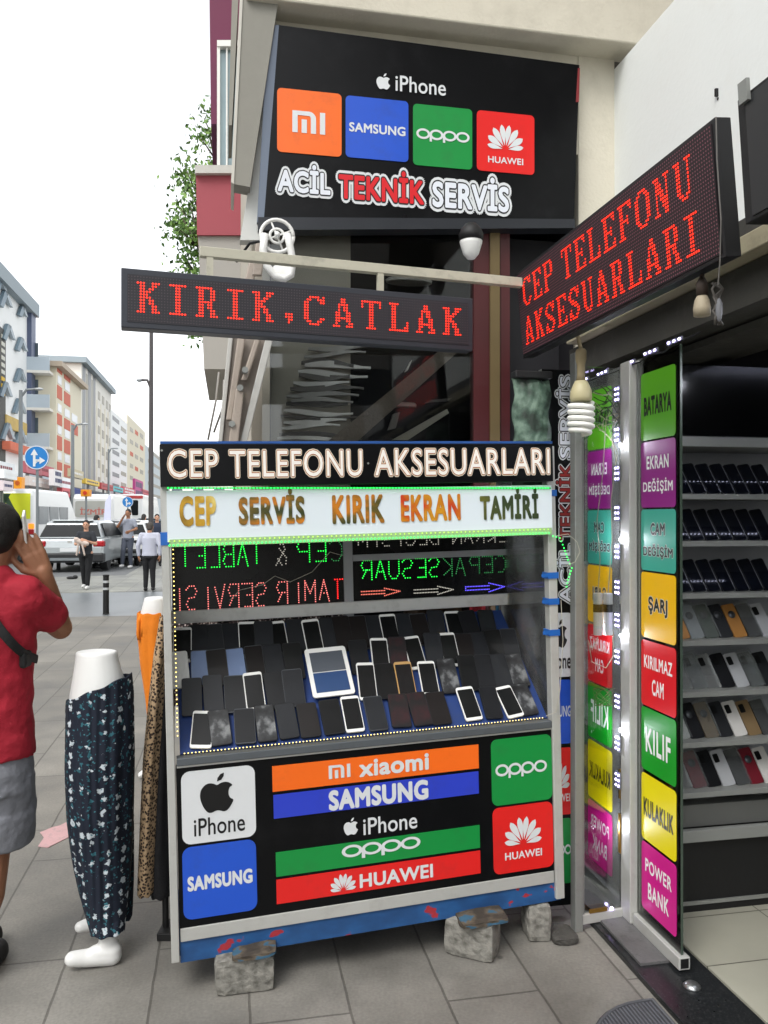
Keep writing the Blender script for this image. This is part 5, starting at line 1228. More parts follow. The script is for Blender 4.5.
# 2: cream and orange apartment block, its near end facing us
t, L2_, z2_ = bld('apartment_block', 'cream apartment block with orange panels and open balconies at its near end', 56, 81, -13.6, (56, 367), creamb)
for (l, r_) in ((57, 61.8), (64, 70), (71, 77.6)):
    m_ = (l+r_)/2; dy = (m_-59)*.55
    for (a_, b_) in ((366, 371), (384, 397), (412, 423), (434, 448), (460, 473)):
        kk = 1-(m_-59)/150
        ya = 516-(516-a_)*kk+2; yb_ = 516-(516-b_)*kk+2
        if l > 70 and a_ < 380: continue
        if l > 70 and (a_ not in (412,)): continue
        win(t, l, ya, r_, yb_, orangep, 'panel')
        if a_ > 380: win(t, l+.6, ya-10, r_-.6, ya-2, mat('white_window', '#dadde0', .4, 0, .08, 1), 'window')
b = MB(); b.box(-.6, -.5, z2_, L2_+.4, 10.6, z2_+.35); b.build('roof_slab', mat('roof_slab', '#b9aa96', .7), t)
b = MB(); b.hexa([(0, 1, z2_+.35), (L2_, 1, z2_+.35), (L2_-2, 4, z2_+2), (2, 4, z2_+2)], [(0, 9, z2_+.35), (L2_, 9, z2_+.35), (L2_-2, 6, z2_+2), (2, 6, z2_+2)]); b.build('roof', mat('red_roof', '#a8604e', .8), t)
# balconies on the near end (frontal face at local x=0)
for zf_ in (3.6, 6.3, 9.0, 11.6):
    b = MB(); b.box(-1.2, .2, zf_, -.001, 9, zf_+.18); s_ = b.build('balcony', paleb, t)
    b = MB(); b.box(-1.2, .2, zf_+.18, -1.14, 9, zf_+1.1); o = b.build('railing', mat('pale_rail', '#b8c4cc', .4, .1, .1, 1), t); o.parent = s_
    b = MB(); b.box(-.05, 1.2, zf_+.3, -.002, 2.4, zf_+2.3); b.build('window', glassb, t); b = MB(); b.box(-.05, 5, zf_+.3, -.002, 7.5, zf_+2.3); b.build('window', glassb, t)
# 3: pale block with dark vertical bands
t, L3_, z3_ = bld('office_block', 'tall pale block with dark vertical bands behind the cream apartments', 81, 111, -14.2, (84, 366), paleb)
for l, r_ in ((82.5, 85), (88, 90.5), (93, 95)): win(t, l, 366+(l-84)*1.1, r_, 500, darkst, 'dark_band')
for l in (86, 91.5): win(t, l, 372+(l-84)*1.1, l+1.5, 500, mat('mid_band', '#a9a79c', .6, 0, .1, 1), 'pale_band')
for i, l in enumerate((98, 102, 106, 109)):
    for j in range(6):
        y_ = 392+(l-98)*1.15+j*17; 
        if y_ < 495: win(t, l, y_, l+2, y_+8, mat('beige_window', '#9c978a', .5, 0, .15, 1), 'window')
    win(t, l-1.5, 400+(l-98)*1.1, l-1, 480, creamb, 'rib')
b = MB(); b.box(-.5, -.5, z3_, L3_, 10, z3_+.5); b.build('cornice', mat('cornice_grey', '#8d9aa0'), t)
# 4 / 5 / 6 further blocks
t, L4_, z4_ = bld('glazed_block', 'white block with rows of dark window bands further down the street', 111, 127, -14.0, (112, 410), whiteb)
for j in range(7): win(t, 112.5, 418+j*11, 119, 422+j*11, darkst, 'window_band')
for j in range(6): win(t, 121, 428+j*11, 126, 432+j*11, mat('beige_window', '#9c978a'), 'window')
t, L5_, z5_ = bld('cream_block', 'distant cream block with small orange balconies', 127, 145, -14.4, (129, 416), creamb)
for j in range(6):
    for l in (130, 135, 140): win(t, l, 428+j*12+(l-130)*.6, l+3, 432+j*12+(l-130)*.6, orangep if (j+l) % 3 == 0 else mat('beige_window', '#9c978a'), 'balcony')
t, L6_, z6_ = bld('grey_block', 'farthest pale grey block closing the left side of the street', 145, 170, -14.4, (147, 446), mat('bluish_facade', '#c7d0d2', .8, 0, .06, .4))
for j in range(5): win(t, 148, 455+j*10, 165, 458+j*10, mat('beige_window', '#9c978a'), 'window_band')
end = thing('end_building', 'distant pale building closing the end of the street behind the tall pole', 'building', S*240+Vector((2, 0, 0)), (0, 0, A11))
plate('wall', paleb, end, -40, 0, 60, 20, 0, 10)
for k in range(10):
    for j in range(4): plate('window', glassb, end, -36+k*6, 4+j*4, -33+k*6, 6+j*4, -.05, .02)
# the rest of both rows, beside and behind us (they shade the street and show in the glass)
for k, (s0, s1, hh, m_) in enumerate(((-46, -24, 11, creamb), (-23.5, -4, 12, paleb), (-3.5, 20, 10, whiteb), (20.5, 34, 16, creamb))):
    q = P0+Fd*-15.5+S*s0; t = thing('street_building', ('cream', 'pale', 'white', 'tall cream')[k]+' apartment building across the street, outside the left edge', 'building', (q.x, q.y, 0), (0, 0, AB))
    plate('wall', m_, t, 0, 0, s1-s0, hh, 0, 9)
    for j in range(4):
        for i in range(int((s1-s0)/4)): plate('window', glassb, t, 1+i*4, 4+j*3.2, 3+i*4, 5.8+j*3.2, -.05, .02)
q = P0+Fd*.3+S*-24; t = thing('street_building', 'brown stone building next to the phone shop, behind the viewer', 'building', (q.x, q.y, 0), (0, 0, AB)); plate('wall', creamb, t, 0, -10, 19, 13, 0, -.1) if False else None
b = MB(); b.box(0, -10, 0, 19.5, 0, 13); b.build('wall', mat('brown_stone', '#4a443c', .8, 0, .2, 1), t)
b = MB(); b.box(19.6, -9, 4.05, 27.5, -.5, 12); b.build('upper_storeys', MATS['brown_stone'], t)

# shop boards and awnings along the foot of the left row
BRD = [(-8, 12, 462, 474, '#dfe4e6', -10.2), (1, 14, 470, 479, '#eef0f0', -9.0), (0, 10, 481, 491, '#e8d9dc', -9.0), (24, 40, 463, 474, '#c06a74', -11), (38, 52, 466, 476, '#b9505c', -11), (27, 50, 478, 487, '#e7dcd4', -10.6), (52, 60, 470, 486, '#f0ecec', -10),
       (58, 70, 478, 488, '#eef0f2', -10), (60, 68, 488, 497, '#d55a62', -10), (70, 82, 470, 478, '#c8bc9a', -11), (84, 98, 480, 485, '#e6c24a', -11), (100, 112, 484, 490, '#b94a4a', -11), (112, 122, 487, 492, '#5ac0c8', -11), (122, 134, 488, 495, '#cf4a5a', -11), (134, 142, 480, 500, '#c0458a', -11.5), (140, 150, 490, 498, '#d8606a', -11.5)]
bc = {'#dfe4e6': 'pale grey'}
names_ = ['pale grey', 'small white', 'pale pink', 'dusty red', 'crimson', 'cream', 'tall white', 'wide white', 'coral', 'khaki', 'yellow', 'brick red', 'turquoise', 'rose red', 'tall magenta', 'salmon']
whr = ['above the van at the left edge', 'left of the yellow box', 'under the small white board', 'below the near round blue sign', 'right of the near blue sign pole', 'above the white van roof', 'beside the thin lamp post', 'above the grey car', 'under the wide white board', 'at the foot of the banded block', 'above the minibus', 'above the bus', 'left of the far blue sign', 'under the far blue sign', 'beside the tall pole', 'right of the tall pole']
for i, (l, r_, tp, bt, c_, f) in enumerate(BRD):
    p = left_point(max(l, 2), f); t = thing('shop_board', f'{names_[i]} shop board {whr[i]}', 'shop board', p, (0, 0, AB), 'shop boards along the left side of the street')
    m_ = mat('board_%d' % i, c_, .6, 0, .12, 1.2); x0_, x1_ = rp(t, l, 516).x, rp(t, r_, 516).x; z0_, z1_ = rp(t, (l+r_)/2, bt).z, rp(t, (l+r_)/2, tp).z
    plate('panel', m_, t, x0_, z0_, x1_, z1_, -.1, .15); 
    b = MB(); b.box((x0_+x1_)/2-.08, .16, 0, (x0_+x1_)/2+.08, .3, z1_); b.build('support', darkst, t)
    rr_ = random.Random(i); im = mat('board_mark_%d' % (i % 4), ('#7c2a34', '#f0f0ee', '#3b3f66', '#8a3040')[i % 4], .6, 0, 0)
    b = MB(); 
    for j in range(2 if z1_-z0_ > .6 else 1):
        x = x0_+(x1_-x0_)*.12
        while x < x1_-(x1_-x0_)*.12:
            wv = (x1_-x0_)*rr_.uniform(.04, .1); hh = (z1_-z0_)*.26; zz = z0_+(z1_-z0_)*((.4 if z1_-z0_ <= .6 else .2+.42*j)); b.box(x, -.11, zz, x+wv, -.1, zz+hh); x += wv*1.5
    b.build('marks', im, t)
# low shop awning row behind the vehicles
for i, (l, r_, c_, f) in enumerate(((52, 75, '#3d4d8a', -12), (75, 100, '#5b6068', -12), (100, 125, '#6c7478', -12), (28, 52, '#6e6660', -12))):
    p = left_point(l, f); t = thing('shop_awning', ('blue', 'slate', 'grey', 'brown')[i]+' shop awning low behind the '+('grey car', 'minibus', 'bus', 'white van')[i], 'awning', p, (0, 0, AB), 'awnings at the foot of the left buildings')
    q = rp(t, r_, 516).x; b = MB(); b.hexa([(0, -1.2, 2.9), (q, -1.2, 2.9), (q, -1.2, 3.3), (0, -1.2, 3.3)], [(0, .8, 2.9), (q, .8, 2.9), (q, .8, 3.8), (0, .8, 3.8)]); b.build('canvas', mat('awning_%d' % i, c_, .8, 0, .15, 1), t)
    b = MB(); b.box(0, .8, 0, q, 1, 2.9); b.build('shop_window', mat('dim_shop', '#4b4a4c', .4, 0, .4, .7), t)

# ================================================================ STREET FURNITURE
def pole(name, label, cat, base, top_z, r_, m, arms=(), group=None):
    t = thing(name, label, cat, base, group=group); b = MB(); b.cyl((0, 0, 0), (0, 0, top_z), r_, r_*.7, 10); b.cyl((0, 0, 0), (0, 0, .25), r_*1.6, n=10); b.build('post', m, t, smooth=False)
    for dx, dz, L_, rise in arms:
        b = MB(); b.tube([(0, 0, top_z+dz-.3), (dx*.4, 0, top_z+dz+rise*.5), (dx, 0, top_z+dz+rise)], r_*.5, 6); a_ = b.build('arm', m, t)
        b = MB(); b.ell((dx*1.25, 0, top_z+dz+rise), (abs(dx)*.3, .12, .06)); o = b.build('lamp_head', mat('lamp_grey', '#b4b8ba', .5, .1, .05), t, smooth=True)
    return t
gpost = mat('grey_post', '#7e8487', .5, .3, .1, 3); dpost = mat('dark_post', '#4a4646', .6, .2, .15, 3)
p = atY(20.5, 516, 34); pole('street_lamp', 'left street lamp, with its arm reaching right in front of the panelled building', 'street lamp', (p.x, p.y, 0), 7.0, .11, gpost, ((.62, 0, 1, .05),), 'street lamps')
p = atY(72.5, 516, 40); pole('street_lamp', 'street lamp with short arm in front of the orange-panelled block', 'street lamp', (p.x, p.y, 0), 6.2, .11, gpost, ((.5, 0, 1, .05),), 'street lamps')
p = atY(151, 516, 25); pole('tall_pole', 'tall thin dark pole rising beside the stall above the street', 'pole', (p.x, p.y, 0), 7.5, .085, dpost, ((-.3, -1.6, 1, .0),))
p = atY(108.5, 516, 52); pole('street_lamp', 'distant thin street lamp left of the far blue sign', 'street lamp', (p.x, p.y, 0), 6.0, .08, gpost, ((.4, 0, 1, .05),), 'street lamps')
bsg = mat('sign_blue', '#1e78bf', .4, 0, .06, 3)
def arrow_sign(label, px, py, Y, r_px):
    c = atY(px, py, Y); t = thing('road_sign', label, 'road sign', (c.x, c.y, 0), (0, 0, rad(4)), 'round blue road signs'); k = Y/800; R_ = r_px*k; z = c.z
    b = MB(); b.cyl((0, 0, z), (0, .03, z), R_, n=32); b.build('disc', bsg, t); b = MB(); ring(b, 0, z, R_*.99, R_*.99, R_*.07, -.004, 32); b.build('rim', white_v, t, solid=1)
    b = MB(); y_ = -.005
    A = lambda pts: b.add([(x*R_, y_, z+zz*R_) for x, zz in pts], [tuple(range(len(pts)))])
    A([(-.28, -.75), (-.08, -.75), (-.08, .25), (-.28, .25)]); A([(-.48, .2), (.12, .2), (-.18, .72)])
    y_ = -.006; A([(-.1, -.35), (.3, -.35), (.3, -.15), (-.1, -.15)]); A([(.25, -.55), (.25, .05), (.7, -.25)]); A([(-.08, -.55), (.1, -.35), (.1, -.15), (-.08, -.35)])
    b.build('arrows', white_v, t, solid=1)
    b = MB(); b.cyl((0, .06, 0), (0, .06, z+R_), .035, n=8); b.build('post', gpost, t)
arrow_sign('larger near round blue sign with white arrows up and right on a grey post', 36.5, 457.5, 20, 12)
arrow_sign('small distant round blue sign with white arrows, left of the tall pole', 127.5, 502, 40, 5.4)
def boxsig(name, label, px, py, Y, w_, h_, c_, dot_):
    c = atY(px, py, Y); t = thing(name, label, 'traffic light', (c.x, c.y, 0), group='yellow signal boxes'); k = Y/800
    plate('housing', mat('housing_'+name, c_, .5, 0, .06), t, -w_*k/2, c.z-h_*k/2, w_*k/2, c.z+h_*k/2, 0, .3, bevel=.02)
    b = MB(); b.cyl((0, -.03, c.z), (0, .0, c.z), min(w_, h_)*k*.28, n=14); b.build('lens', mat('lens_'+dot_[1:], dot_, .3, 0, .1), t)
    b = MB(); b.cyl((0, .15, 0), (0, .15, c.z), .05, n=8); b.build('post', gpost, t)
boxsig('signal_box', 'orange yellow signal box left of the near round blue sign', 17.5, 483, 30, 8, 12, '#e3951e', '#b4541c')
boxsig('signal_box', 'yellow and red signal box above the grey car', 85, 493, 38, 9, 7, '#e6c81e', '#c83a24')
def bollard(label, px, ybase, hpx, m=None):
    p = gnd(px, ybase); t = thing('bollard', label, 'bollard', p, group='black bollards'); H = hpx*p.y/800; k = H/.66
    b = MB(); b.lathe([(.055*k, 0), (.05*k, .02), (.048*k, H*.96), (.055*k, H), (.03*k, H*1.01)], n=16); b.build('post', black_m, t, smooth=False)
    for z0, z1 in ((.80, .86), (.62, .68)): b = MB(); b.cyl((0, 0, H*z0), (0, 0, H*z1), .0515*k, n=16); b.build('band', mat('band_grey', '#b7bbbd', .4, .1, .05), t)
bollard('black bollard with grey bands standing alone on the paving, nearest the camera', 106, 614, 39)
bollard('small black bollard in front of the grey car, left of the walking woman', 58.5, 570, 26)
bollard('small black bollard beside the white feather banner', 113, 562, 20)
# feather flag
p = gnd(103, 566); t = thing('feather_flag', 'tall narrow pale lilac feather banner on a black cross base', 'banner', p); k = p.y/800
P = [(-.5, 8), (4.5, 8), (7.5, 40), (8, 70), (6, 71), (2, 64), (.5, 45)]
b = MB(); n = len(P); b.add([(x*k, 0, z*k) for x, z in P]+[(x*k, .012, z*k) for x, z in P], [tuple(range(n)), tuple(range(2*n-1, n-1, -1))]+[(i, i+n, (i+1) % n+n, (i+1) % n) for i in range(n)]); b.build('banner', mat('lilac_cloth', '#c9cbe0', .7, 0, .08, 4), t)
b = MB(); b.tube([(0, .02, 0), (0, .02, 20*k), (1*k, .02, 50*k), (6*k, .02, 72*k)], .014); b.build('pole', gpost, t); b = MB(); b.box(-10*k, -.08, 0, 10*k, .08, .08); b.box(-.08, -.5, 0, .08, .5, .07); b.build('base', black_m, t)

# ================================================================ VEHICLES
carp = mat('silver_paint', '#a9afb0', .3, .3, .05, 1, coat=.5); carw = mat('white_paint', '#d9dbda', .35, 0, .04, 1, coat=.4); tyre = mat('tyre', '#17181a', .85, 0, .2, 8); cgl = mat('car_glass', '#14181b', .35, 0, .2, 1, spec=.1); blk = mat('car_black_trim', '#1b1c1e', .55, 0, .1)
tail = mat('tail_light', '#a3121c', .25, 0, .15, 6); plt = mat('plate_white', '#d8dadb', .5, 0, .05, 9)
def wheel(t, x, y, r_=.33, w_=.22):
    b = MB(); b.lathe([(r_*.6, -w_/2), (r_*.95, -w_/2), (r_, -w_*.3), (r_, w_*.3), (r_*.95, w_/2), (r_*.6, w_/2)], (x, y, r_), 20, axis='x'); o = b.build('wheel', tyre, t, smooth=False)
    b = MB(); b.lathe([(.01, -w_*.45), (r_*.6, -w_*.42), (r_*.6, w_*.42), (.01, w_*.45)], (x, y, r_), 14, axis='x'); q = b.build('rim', gpost, t); q.parent = o
def prof_y(pts, hw, taper=None):
    """side profile in (y, z), extruded across x with the half width narrowing above the belt"""
    b = MB(); n = len(pts); f = taper or (lambda y, z: hw)
    b.add([(-f(y, z), y, z) for y, z in pts]+[(f(y, z), y, z) for y, z in pts], [tuple(range(n)), tuple(range(2*n-1, n-1, -1))]+[(i, (i+1) % n, (i+1) % n+n, i+n) for i in range(n)]); return b
def hatch(label, loc, rz, paint, hw=.93, wt=1.5, L_=4.2, lights=tail, group=None):
    t = thing('parked_car', label, 'car', loc, (0, 0, rz), group=group)
    low = [(0.0, .34), (-.04, .5), (-.03, .72), (.04, .98), (.5, 1.0), (L_-.9, .96), (L_-.15, .82), (L_, .6), (L_-.02, .3), (.1, .26)]
    prof_y(low, hw).build('body', paint, t, bevel=.07, bseg=3)
    top = [(.06, .985), (.32, wt-.06), (.6, wt), (2.2, wt), (2.75, wt-.12), (3.3, .97)]
    prof_y(top, hw, lambda y, z: hw-.04-(z-.95)*.38).build('cabin', paint, t, bevel=.05, bseg=3)
    # rear glass
    w0, w1 = hw-.1, hw-.24; b = MB()
    def bk(y, z, o): return y-o
    b.hexa([(-w0, .07, 1.04), (w0, .07, 1.04), (w1, .268, wt-.13), (-w1, .268, wt-.13)], [(-w0, .13, 1.03), (w0, .13, 1.03), (w1, .33, wt-.14), (-w1, .33, wt-.14)]); b.build('rear_window', cgl, t, bevel=.01)
    for sg in (-1, 1):
        x = sg*(hw-.045-.06*.38)
        b = MB(); X0, X1 = sg*(hw-.052), sg*(hw-.2)
        q = [(X0, .5, 1.03), (X0, 2.9, 1.03), (X1, 2.35, wt-.1), (X1, .62, wt-.08)]; q2 = [(a+sg*.02, b_, c_) for a, b_, c_ in q]; b.hexa(q2, q); b.build('side_window', cgl, t)
        b = MB(); b.box(sg*hw-.02 if sg < 0 else sg*hw-.3, -.05, .74, sg*hw+.3 if sg < 0 else sg*hw+.02, .2, .92); b.build('tail_light', lights, t, bevel=.04)
        b = MB(); b.box(sg*(hw+.02) if sg > 0 else sg*(hw+.18), 2.55, 1.0, sg*(hw+.18) if sg > 0 else sg*(hw+.02), 2.7, 1.16); b.build('mirror', blk, t, bevel=.03)
        wheel(t, sg*(hw-.12), .78); wheel(t, sg*(hw-.12), L_-.82)
    b = MB(); b.box(-hw-.01, -.09, .28, hw+.01, .25, .56); b.build('bumper', blk, t, bevel=.05)
    b = MB(); b.box(-hw*.55, -.095, .34, hw*.55, -.088, .42); b.build('bumper_strip', gpost, t)
    b = MB(); b.box(-.26, -.058, .6, .26, -.03, .71); b.build('number_plate', plt, t)
    b = MB(); b.box(-.06, .0, .86, .06, .03, .92); b.build('badge', alu, t)
    b = MB(); b.box(-hw*.6, .28, wt-.03, hw*.6, .5, wt+.02); b.build('spoiler', paint, t, bevel=.02)
    return t
p = gnd(69.5, 572); hatch('silver grey hatchback parked with its back to us, behind the walking woman', p, rad(7), carp, .97, 1.52)
p = gnd(122, 566); hatch('white car behind the feather banner, partly hidden by the man in grey', p, rad(8), carw, .86, 1.5, group=None)
p = gnd(62, 549, 0); 
# ambulance-like van at the far left
def van(name, label, loc, rz, W_, L_, H_, paint, cat='van', group=None):
    t = thing(name, label, cat, loc, (0, 0, rz), group=group); hw = W_/2
    pr = [(0, .35), (0, H_-.25), (.12, H_), (L_-1.6, H_), (L_-.9, H_-.7), (L_-.05, 1.1), (L_, .4)]
    prof_y(pr, hw, lambda y, z: hw-max(0, z-1.4)*.06).build('body', paint, t, bevel=.1, bseg=3)
    for sg in (-1, 1):
        for y in (.9, L_-1.0): wheel(t, sg*(hw-.13), y, .36)
    b = MB(); b.box(-hw, -.1, .3, hw, .1, .5); b.build('bumper', blk, t, bevel=.03)
    return t
p = gnd(3, 563); t = van('ambulance_van', 'white van with yellow and green chevrons on its back at the left edge', p, rad(6), 2.1, 6.0, 2.62, carw)
yv, gv = mat('chevron_yellow', '#d8e02a', .5, 0, .05), mat('chevron_green', '#2f4a34', .5, 0, .05)
plate('chevron_panel', yv, t, -1.0, 1.55, .92, 2.45, -.012, .0)
b = MB()
for k in range(-5, 6):
    for sg in (1, -1):
        x = k*.38; pts = [(x, 1.56), (x+.19, 1.56), (x+.19-sg*.0+sg*.45, 2.44), (x+sg*.45, 2.44)]
        if -1.0 <= min(q[0] for q in pts) and max(q[0] for q in pts) <= .92 and ((sg > 0) == (x < 0)): b.add([(px_, -.014, pz_) for px_, pz_ in pts], [(0, 1, 2, 3)])
b.build('chevrons', gv, t, solid=1)
for z0, c_ in ((1.2, mat('amber_light', '#d8741a', .3, 0, .05, emit='#ff7a1a', estr=.6)), (1.0, tail), (.8, plt)): b = MB(); b.box(.86, -.04, z0, 1.04, .06, z0+.18); b.build('tail_light', c_, t, bevel=.02)
plate('rear_window', cgl, t, -.6, 1.0, .3, 1.45, -.02, -.001)
for k in range(3): b = MB(); b.box(1.0, .6+k*1.25, 1.35, 1.035, 1.7+k*1.25, 2.0); b.build('side_window', mat('van_window', '#6d7478', .2, .1, .3, 2), t)
b = MB(); b.box(.85, 5.2, 1.0, 1.3, 5.3, 1.35); b.build('mirror', blk, t, bevel=.03)
# minibus rear with lettering on its window
p = gnd(93, 549); t = van('white_minibus', 'white minibus seen from behind with red lettering on its rear window', p, rad(9), 2.1, 6.5, 2.75, carw, 'minibus')
plate('rear_window', mat('bus_window', '#a9aaa4', .3, 0, .15, 2), t, -.85, 1.6, .85, 2.4, -.02, 0, .1)
text(t, 'İZMİR', -.62, 1.72, .66, 2.08, -.026, mat('sign_red_faded', '#b8645a', .6, 0, .1), bold=.02)
for sg in (-1, 1): b = MB(); b.box(sg*1.04-.1, -.04, .8, sg*1.04+.1, .1, 1.3); b.build('tail_light', tail, t, bevel=.02)
p = gnd(124, 541); t = van('city_bus', 'white bus with a dark rear window behind the feather banner', p, rad(10), 2.5, 11, 3.1, carw, 'bus')
plate('rear_window', cgl, t, -.3, 1.7, .9, 2.7, -.02, 0, .08); plate('rear_window', cgl, t, -1.1, 1.7, -.4, 2.7, -.02, 0, .08); plate('yellow_panel', mat('bus_yellow', '#d8b81e', .5, 0, .05), t, -.9, .9, -.1, 1.25, -.02, 0)
plate('red_band', mat('bus_red', '#b03a3a', .5, 0, .1), t, -1.2, 2.8, 1.2, 3.0, -.02, 0)
p = gnd(56, 548); hatch('distant white car between the van and the minibus', p, rad(10), carw, .9, 1.5)
p = gnd(148, 546); hatch('distant dark car far down the street left of the stall', p, rad(12), mat('dark_paint', '#4a5560', .35, .2, .05), .9, 1.5)
# red scooter behind the grey-shirted man
p = gnd(139, 566); t = thing('scooter', 'red scooter parked behind the man in the grey T-shirt', 'scooter', p, (0, 0, rad(30)))
redm = mat('scooter_red', '#b01a20', .35, 0, .05)
b = MB(); b.box(-.16, .1, .3, .16, .8, .75); b.box(-.2, 1.1, .25, .2, 1.2, 1.0); b.box(-.15, .7, .22, .15, 1.2, .32); b.build('body', redm, t, bevel=.06)
b = MB(); b.box(-.15, .05, .76, .15, .75, .85); b.build('seat', black_m, t, bevel=.04); b = MB(); b.tube([(-.35, 1.05, 1.1), (0, 1.12, 1.02), (.35, 1.05, 1.1)], .025); b.build('handlebar', black_m, t)
for y in (.3, 1.35): wheel(t, 0, y, .24, .1)

# ================================================================ TREE BEHIND THE BAY
leafs = [mat('leaf_%d' % i, c_, .6, 0, .2, 3) for i, c_ in enumerate(('#567a34', '#6b9042', '#43622f', '#86a855'))]
bark = mat('bark', '#4f463a', .9, 0, .25, 8, .6)
def tree(label, base, crown_c, rr, n, leaf=.09, seed=1, trunk_r=.13):
    rn = random.Random(seed); t = thing('leafy_tree', label, 'tree', base); cc = Vector(crown_c)-Vector(base)
    b = MB(); top = cc+Vector((0, 0, rr[2]*.2)); mid = Vector((cc.x*.4, cc.y*.4, cc.z*.55))
    b.tube([(0, 0, 0), mid*.5+Vector((.05, 0, 0)), mid, top], [trunk_r, trunk_r*.8, trunk_r*.65, trunk_r*.2], 10)
    tips = []
    for k in range(30):
        d = Vector((rn.gauss(0, 1), rn.gauss(0, 1), rn.gauss(.1, .8))).normalized(); e = cc+Vector((d.x*rr[0], d.y*rr[1], d.z*rr[2]))*rn.uniform(.65, 1.02); s_ = mid.lerp(top, rn.uniform(.0, .8)); m_ = s_.lerp(e, .5)+Vector((0, 0, .15))
        b.tube([s_, m_, e], [trunk_r*.35, trunk_r*.2, .012], 6); tips += [e, m_.lerp(e, .5), m_]
        for q in range(2):
            e2 = e+Vector((rn.uniform(-.5, .5), rn.uniform(-.5, .5), rn.uniform(-.35, .3)))*rr[0]*.45; b.tube([m_.lerp(e, .6), e2], [.02, .008], 4); tips += [e2]
    b.build('trunk', bark, t, smooth=True)
    b = MB()
    for i in range(n):
        c_ = tips[rn.randrange(len(tips))]+Vector((rn.gauss(0, .15), rn.gauss(0, .15), rn.gauss(0, .12)))*rr[0]*.8
        a_ = Vector((rn.gauss(0, 1), rn.gauss(0, 1), rn.gauss(-.3, .6))).normalized(); u = a_.orthogonal().normalized(); u.rotate(Matrix.Rotation(rn.uniform(0, 6), 3, a_)); v_ = a_.cross(u); s_ = leaf*rn.uniform(.6, 1.2)
        b.add([c_-u*s_*.5, c_+v_*s_*.3-u*s_*.05, c_+u*s_*.6, c_-v_*s_*.3-u*s_*.05], [(0, 1, 2, 3)], rn.choice((0, 0, 1, 1, 2, 3)))
    b.build('crown', leafs, t, solid=1)
c_ = atY(205, 250, 11.5)
tree('green leafy street tree showing behind the pink and grey bay', (c_.x+.5, c_.y, 0), (c_.x+.4, c_.y, c_.z), (.9, 1.2, 2.2), 8000, .08, 19)
c_ = atY(60, 500, 90); tree('small dark green tree at the foot of the banded block', (c_.x, c_.y, 0), (c_.x, c_.y, 4), (2, 2, 1.6), 900, .5, 5)
# ================================================================ MANNEQUINS
def flower_mat():
    m = bpy.data.materials.new('flowered_cloth'); m.use_nodes = True; t = m.node_tree; N = t.nodes; L = t.links; p = N['Principled BSDF']; p.inputs['Roughness'].default_value = .85
    tc = N.new('ShaderNodeTexCoord'); no = N.new('ShaderNodeTexNoise'); no.inputs['Scale'].default_value = 75; no.inputs['Detail'].default_value = 2; L.new(tc.outputs['Object'], no.inputs[0])
    mv = N.new('ShaderNodeVectorMath'); mv.operation = 'MULTIPLY_ADD'; mv.inputs[1].default_value = (.032, .032, .032); L.new(no.outputs[1], mv.inputs[0]); L.new(tc.outputs['Object'], mv.inputs[2])
    cur = None
    for sc_, thr, c_, ofs in ((30, .2, '#2b626e', (.3, .1, .02)), (25, .26, '#c4ced4', (0, 0, 0)), (50, .15, '#3f7a85', (.7, .2, .5))):
        ad = N.new('ShaderNodeVectorMath'); ad.inputs[1].default_value = ofs; L.new(mv.outputs[0], ad.inputs[0])
        vo = N.new('ShaderNodeTexVoronoi'); vo.inputs['Scale'].default_value = sc_; vo.inputs['Randomness'].default_value = .42; L.new(ad.outputs[0], vo.inputs[0])
        r = N.new('ShaderNodeMapRange'); r.inputs[1].default_value = thr; r.inputs[2].default_value = thr+.05; r.inputs[3].default_value = 1; r.inputs[4].default_value = 0; L.new(vo.outputs['Distance'], r.inputs[0])
        mx = N.new('ShaderNodeMix'); mx.data_type = 'RGBA'; L.new(r.outputs[0], mx.inputs[0])
        if cur is None: mx.inputs[6].default_value = (*srgb('#10192a'), 1)
        else: L.new(cur, mx.inputs[6])
        mx.inputs[7].default_value = (*srgb(c_), 1); cur = mx.outputs[2]
    L.new(cur, p.inputs['Base Color'])
    wv = N.new('ShaderNodeTexWave'); wv.inputs['Scale'].default_value = 11; wv.inputs['Distortion'].default_value = 3; wv.inputs['Detail'].default_value = 2; mp = N.new('ShaderNodeMapping'); mp.inputs['Scale'].default_value = (1, 1, .12); L.new(tc.outputs['Object'], mp.inputs[0]); L.new(mp.outputs[0], wv.inputs[0])
    bp = N.new('ShaderNodeBump'); bp.inputs['Strength'].default_value = .5; bp.inputs['Distance'].default_value = .01; L.new(wv.outputs[1], bp.inputs['Height']); L.new(bp.outputs[0], p.inputs['Normal'])
    return m
flc = flower_mat()
shell = mat('mannequin_white', '#dededb', .35, 0, .03, 3)
Ym = 2.96; km = Ym/800
base = atY(103, 516, Ym); base.z = 0
mq = thing('leg_mannequin', 'white legs-only mannequin in navy flower-patterned trousers, standing nearest on the paving', 'mannequin', base, (0, 0, 0), 'leg mannequins')
def mp_(px, py, dy=0): q = atY(px, py, Ym+dy)-base; return (q.x, q.y, q.z)
base_m = base.copy()
def mp_(px, py, dy=0): q = atY(px, py, Ym+dy)-base_m; return (q.x, q.y, q.z)
def sec(px, py, w, dep, dy=0): x, y_, z = mp_(px, py, dy); return ((x, y_, z), w*km, dep)
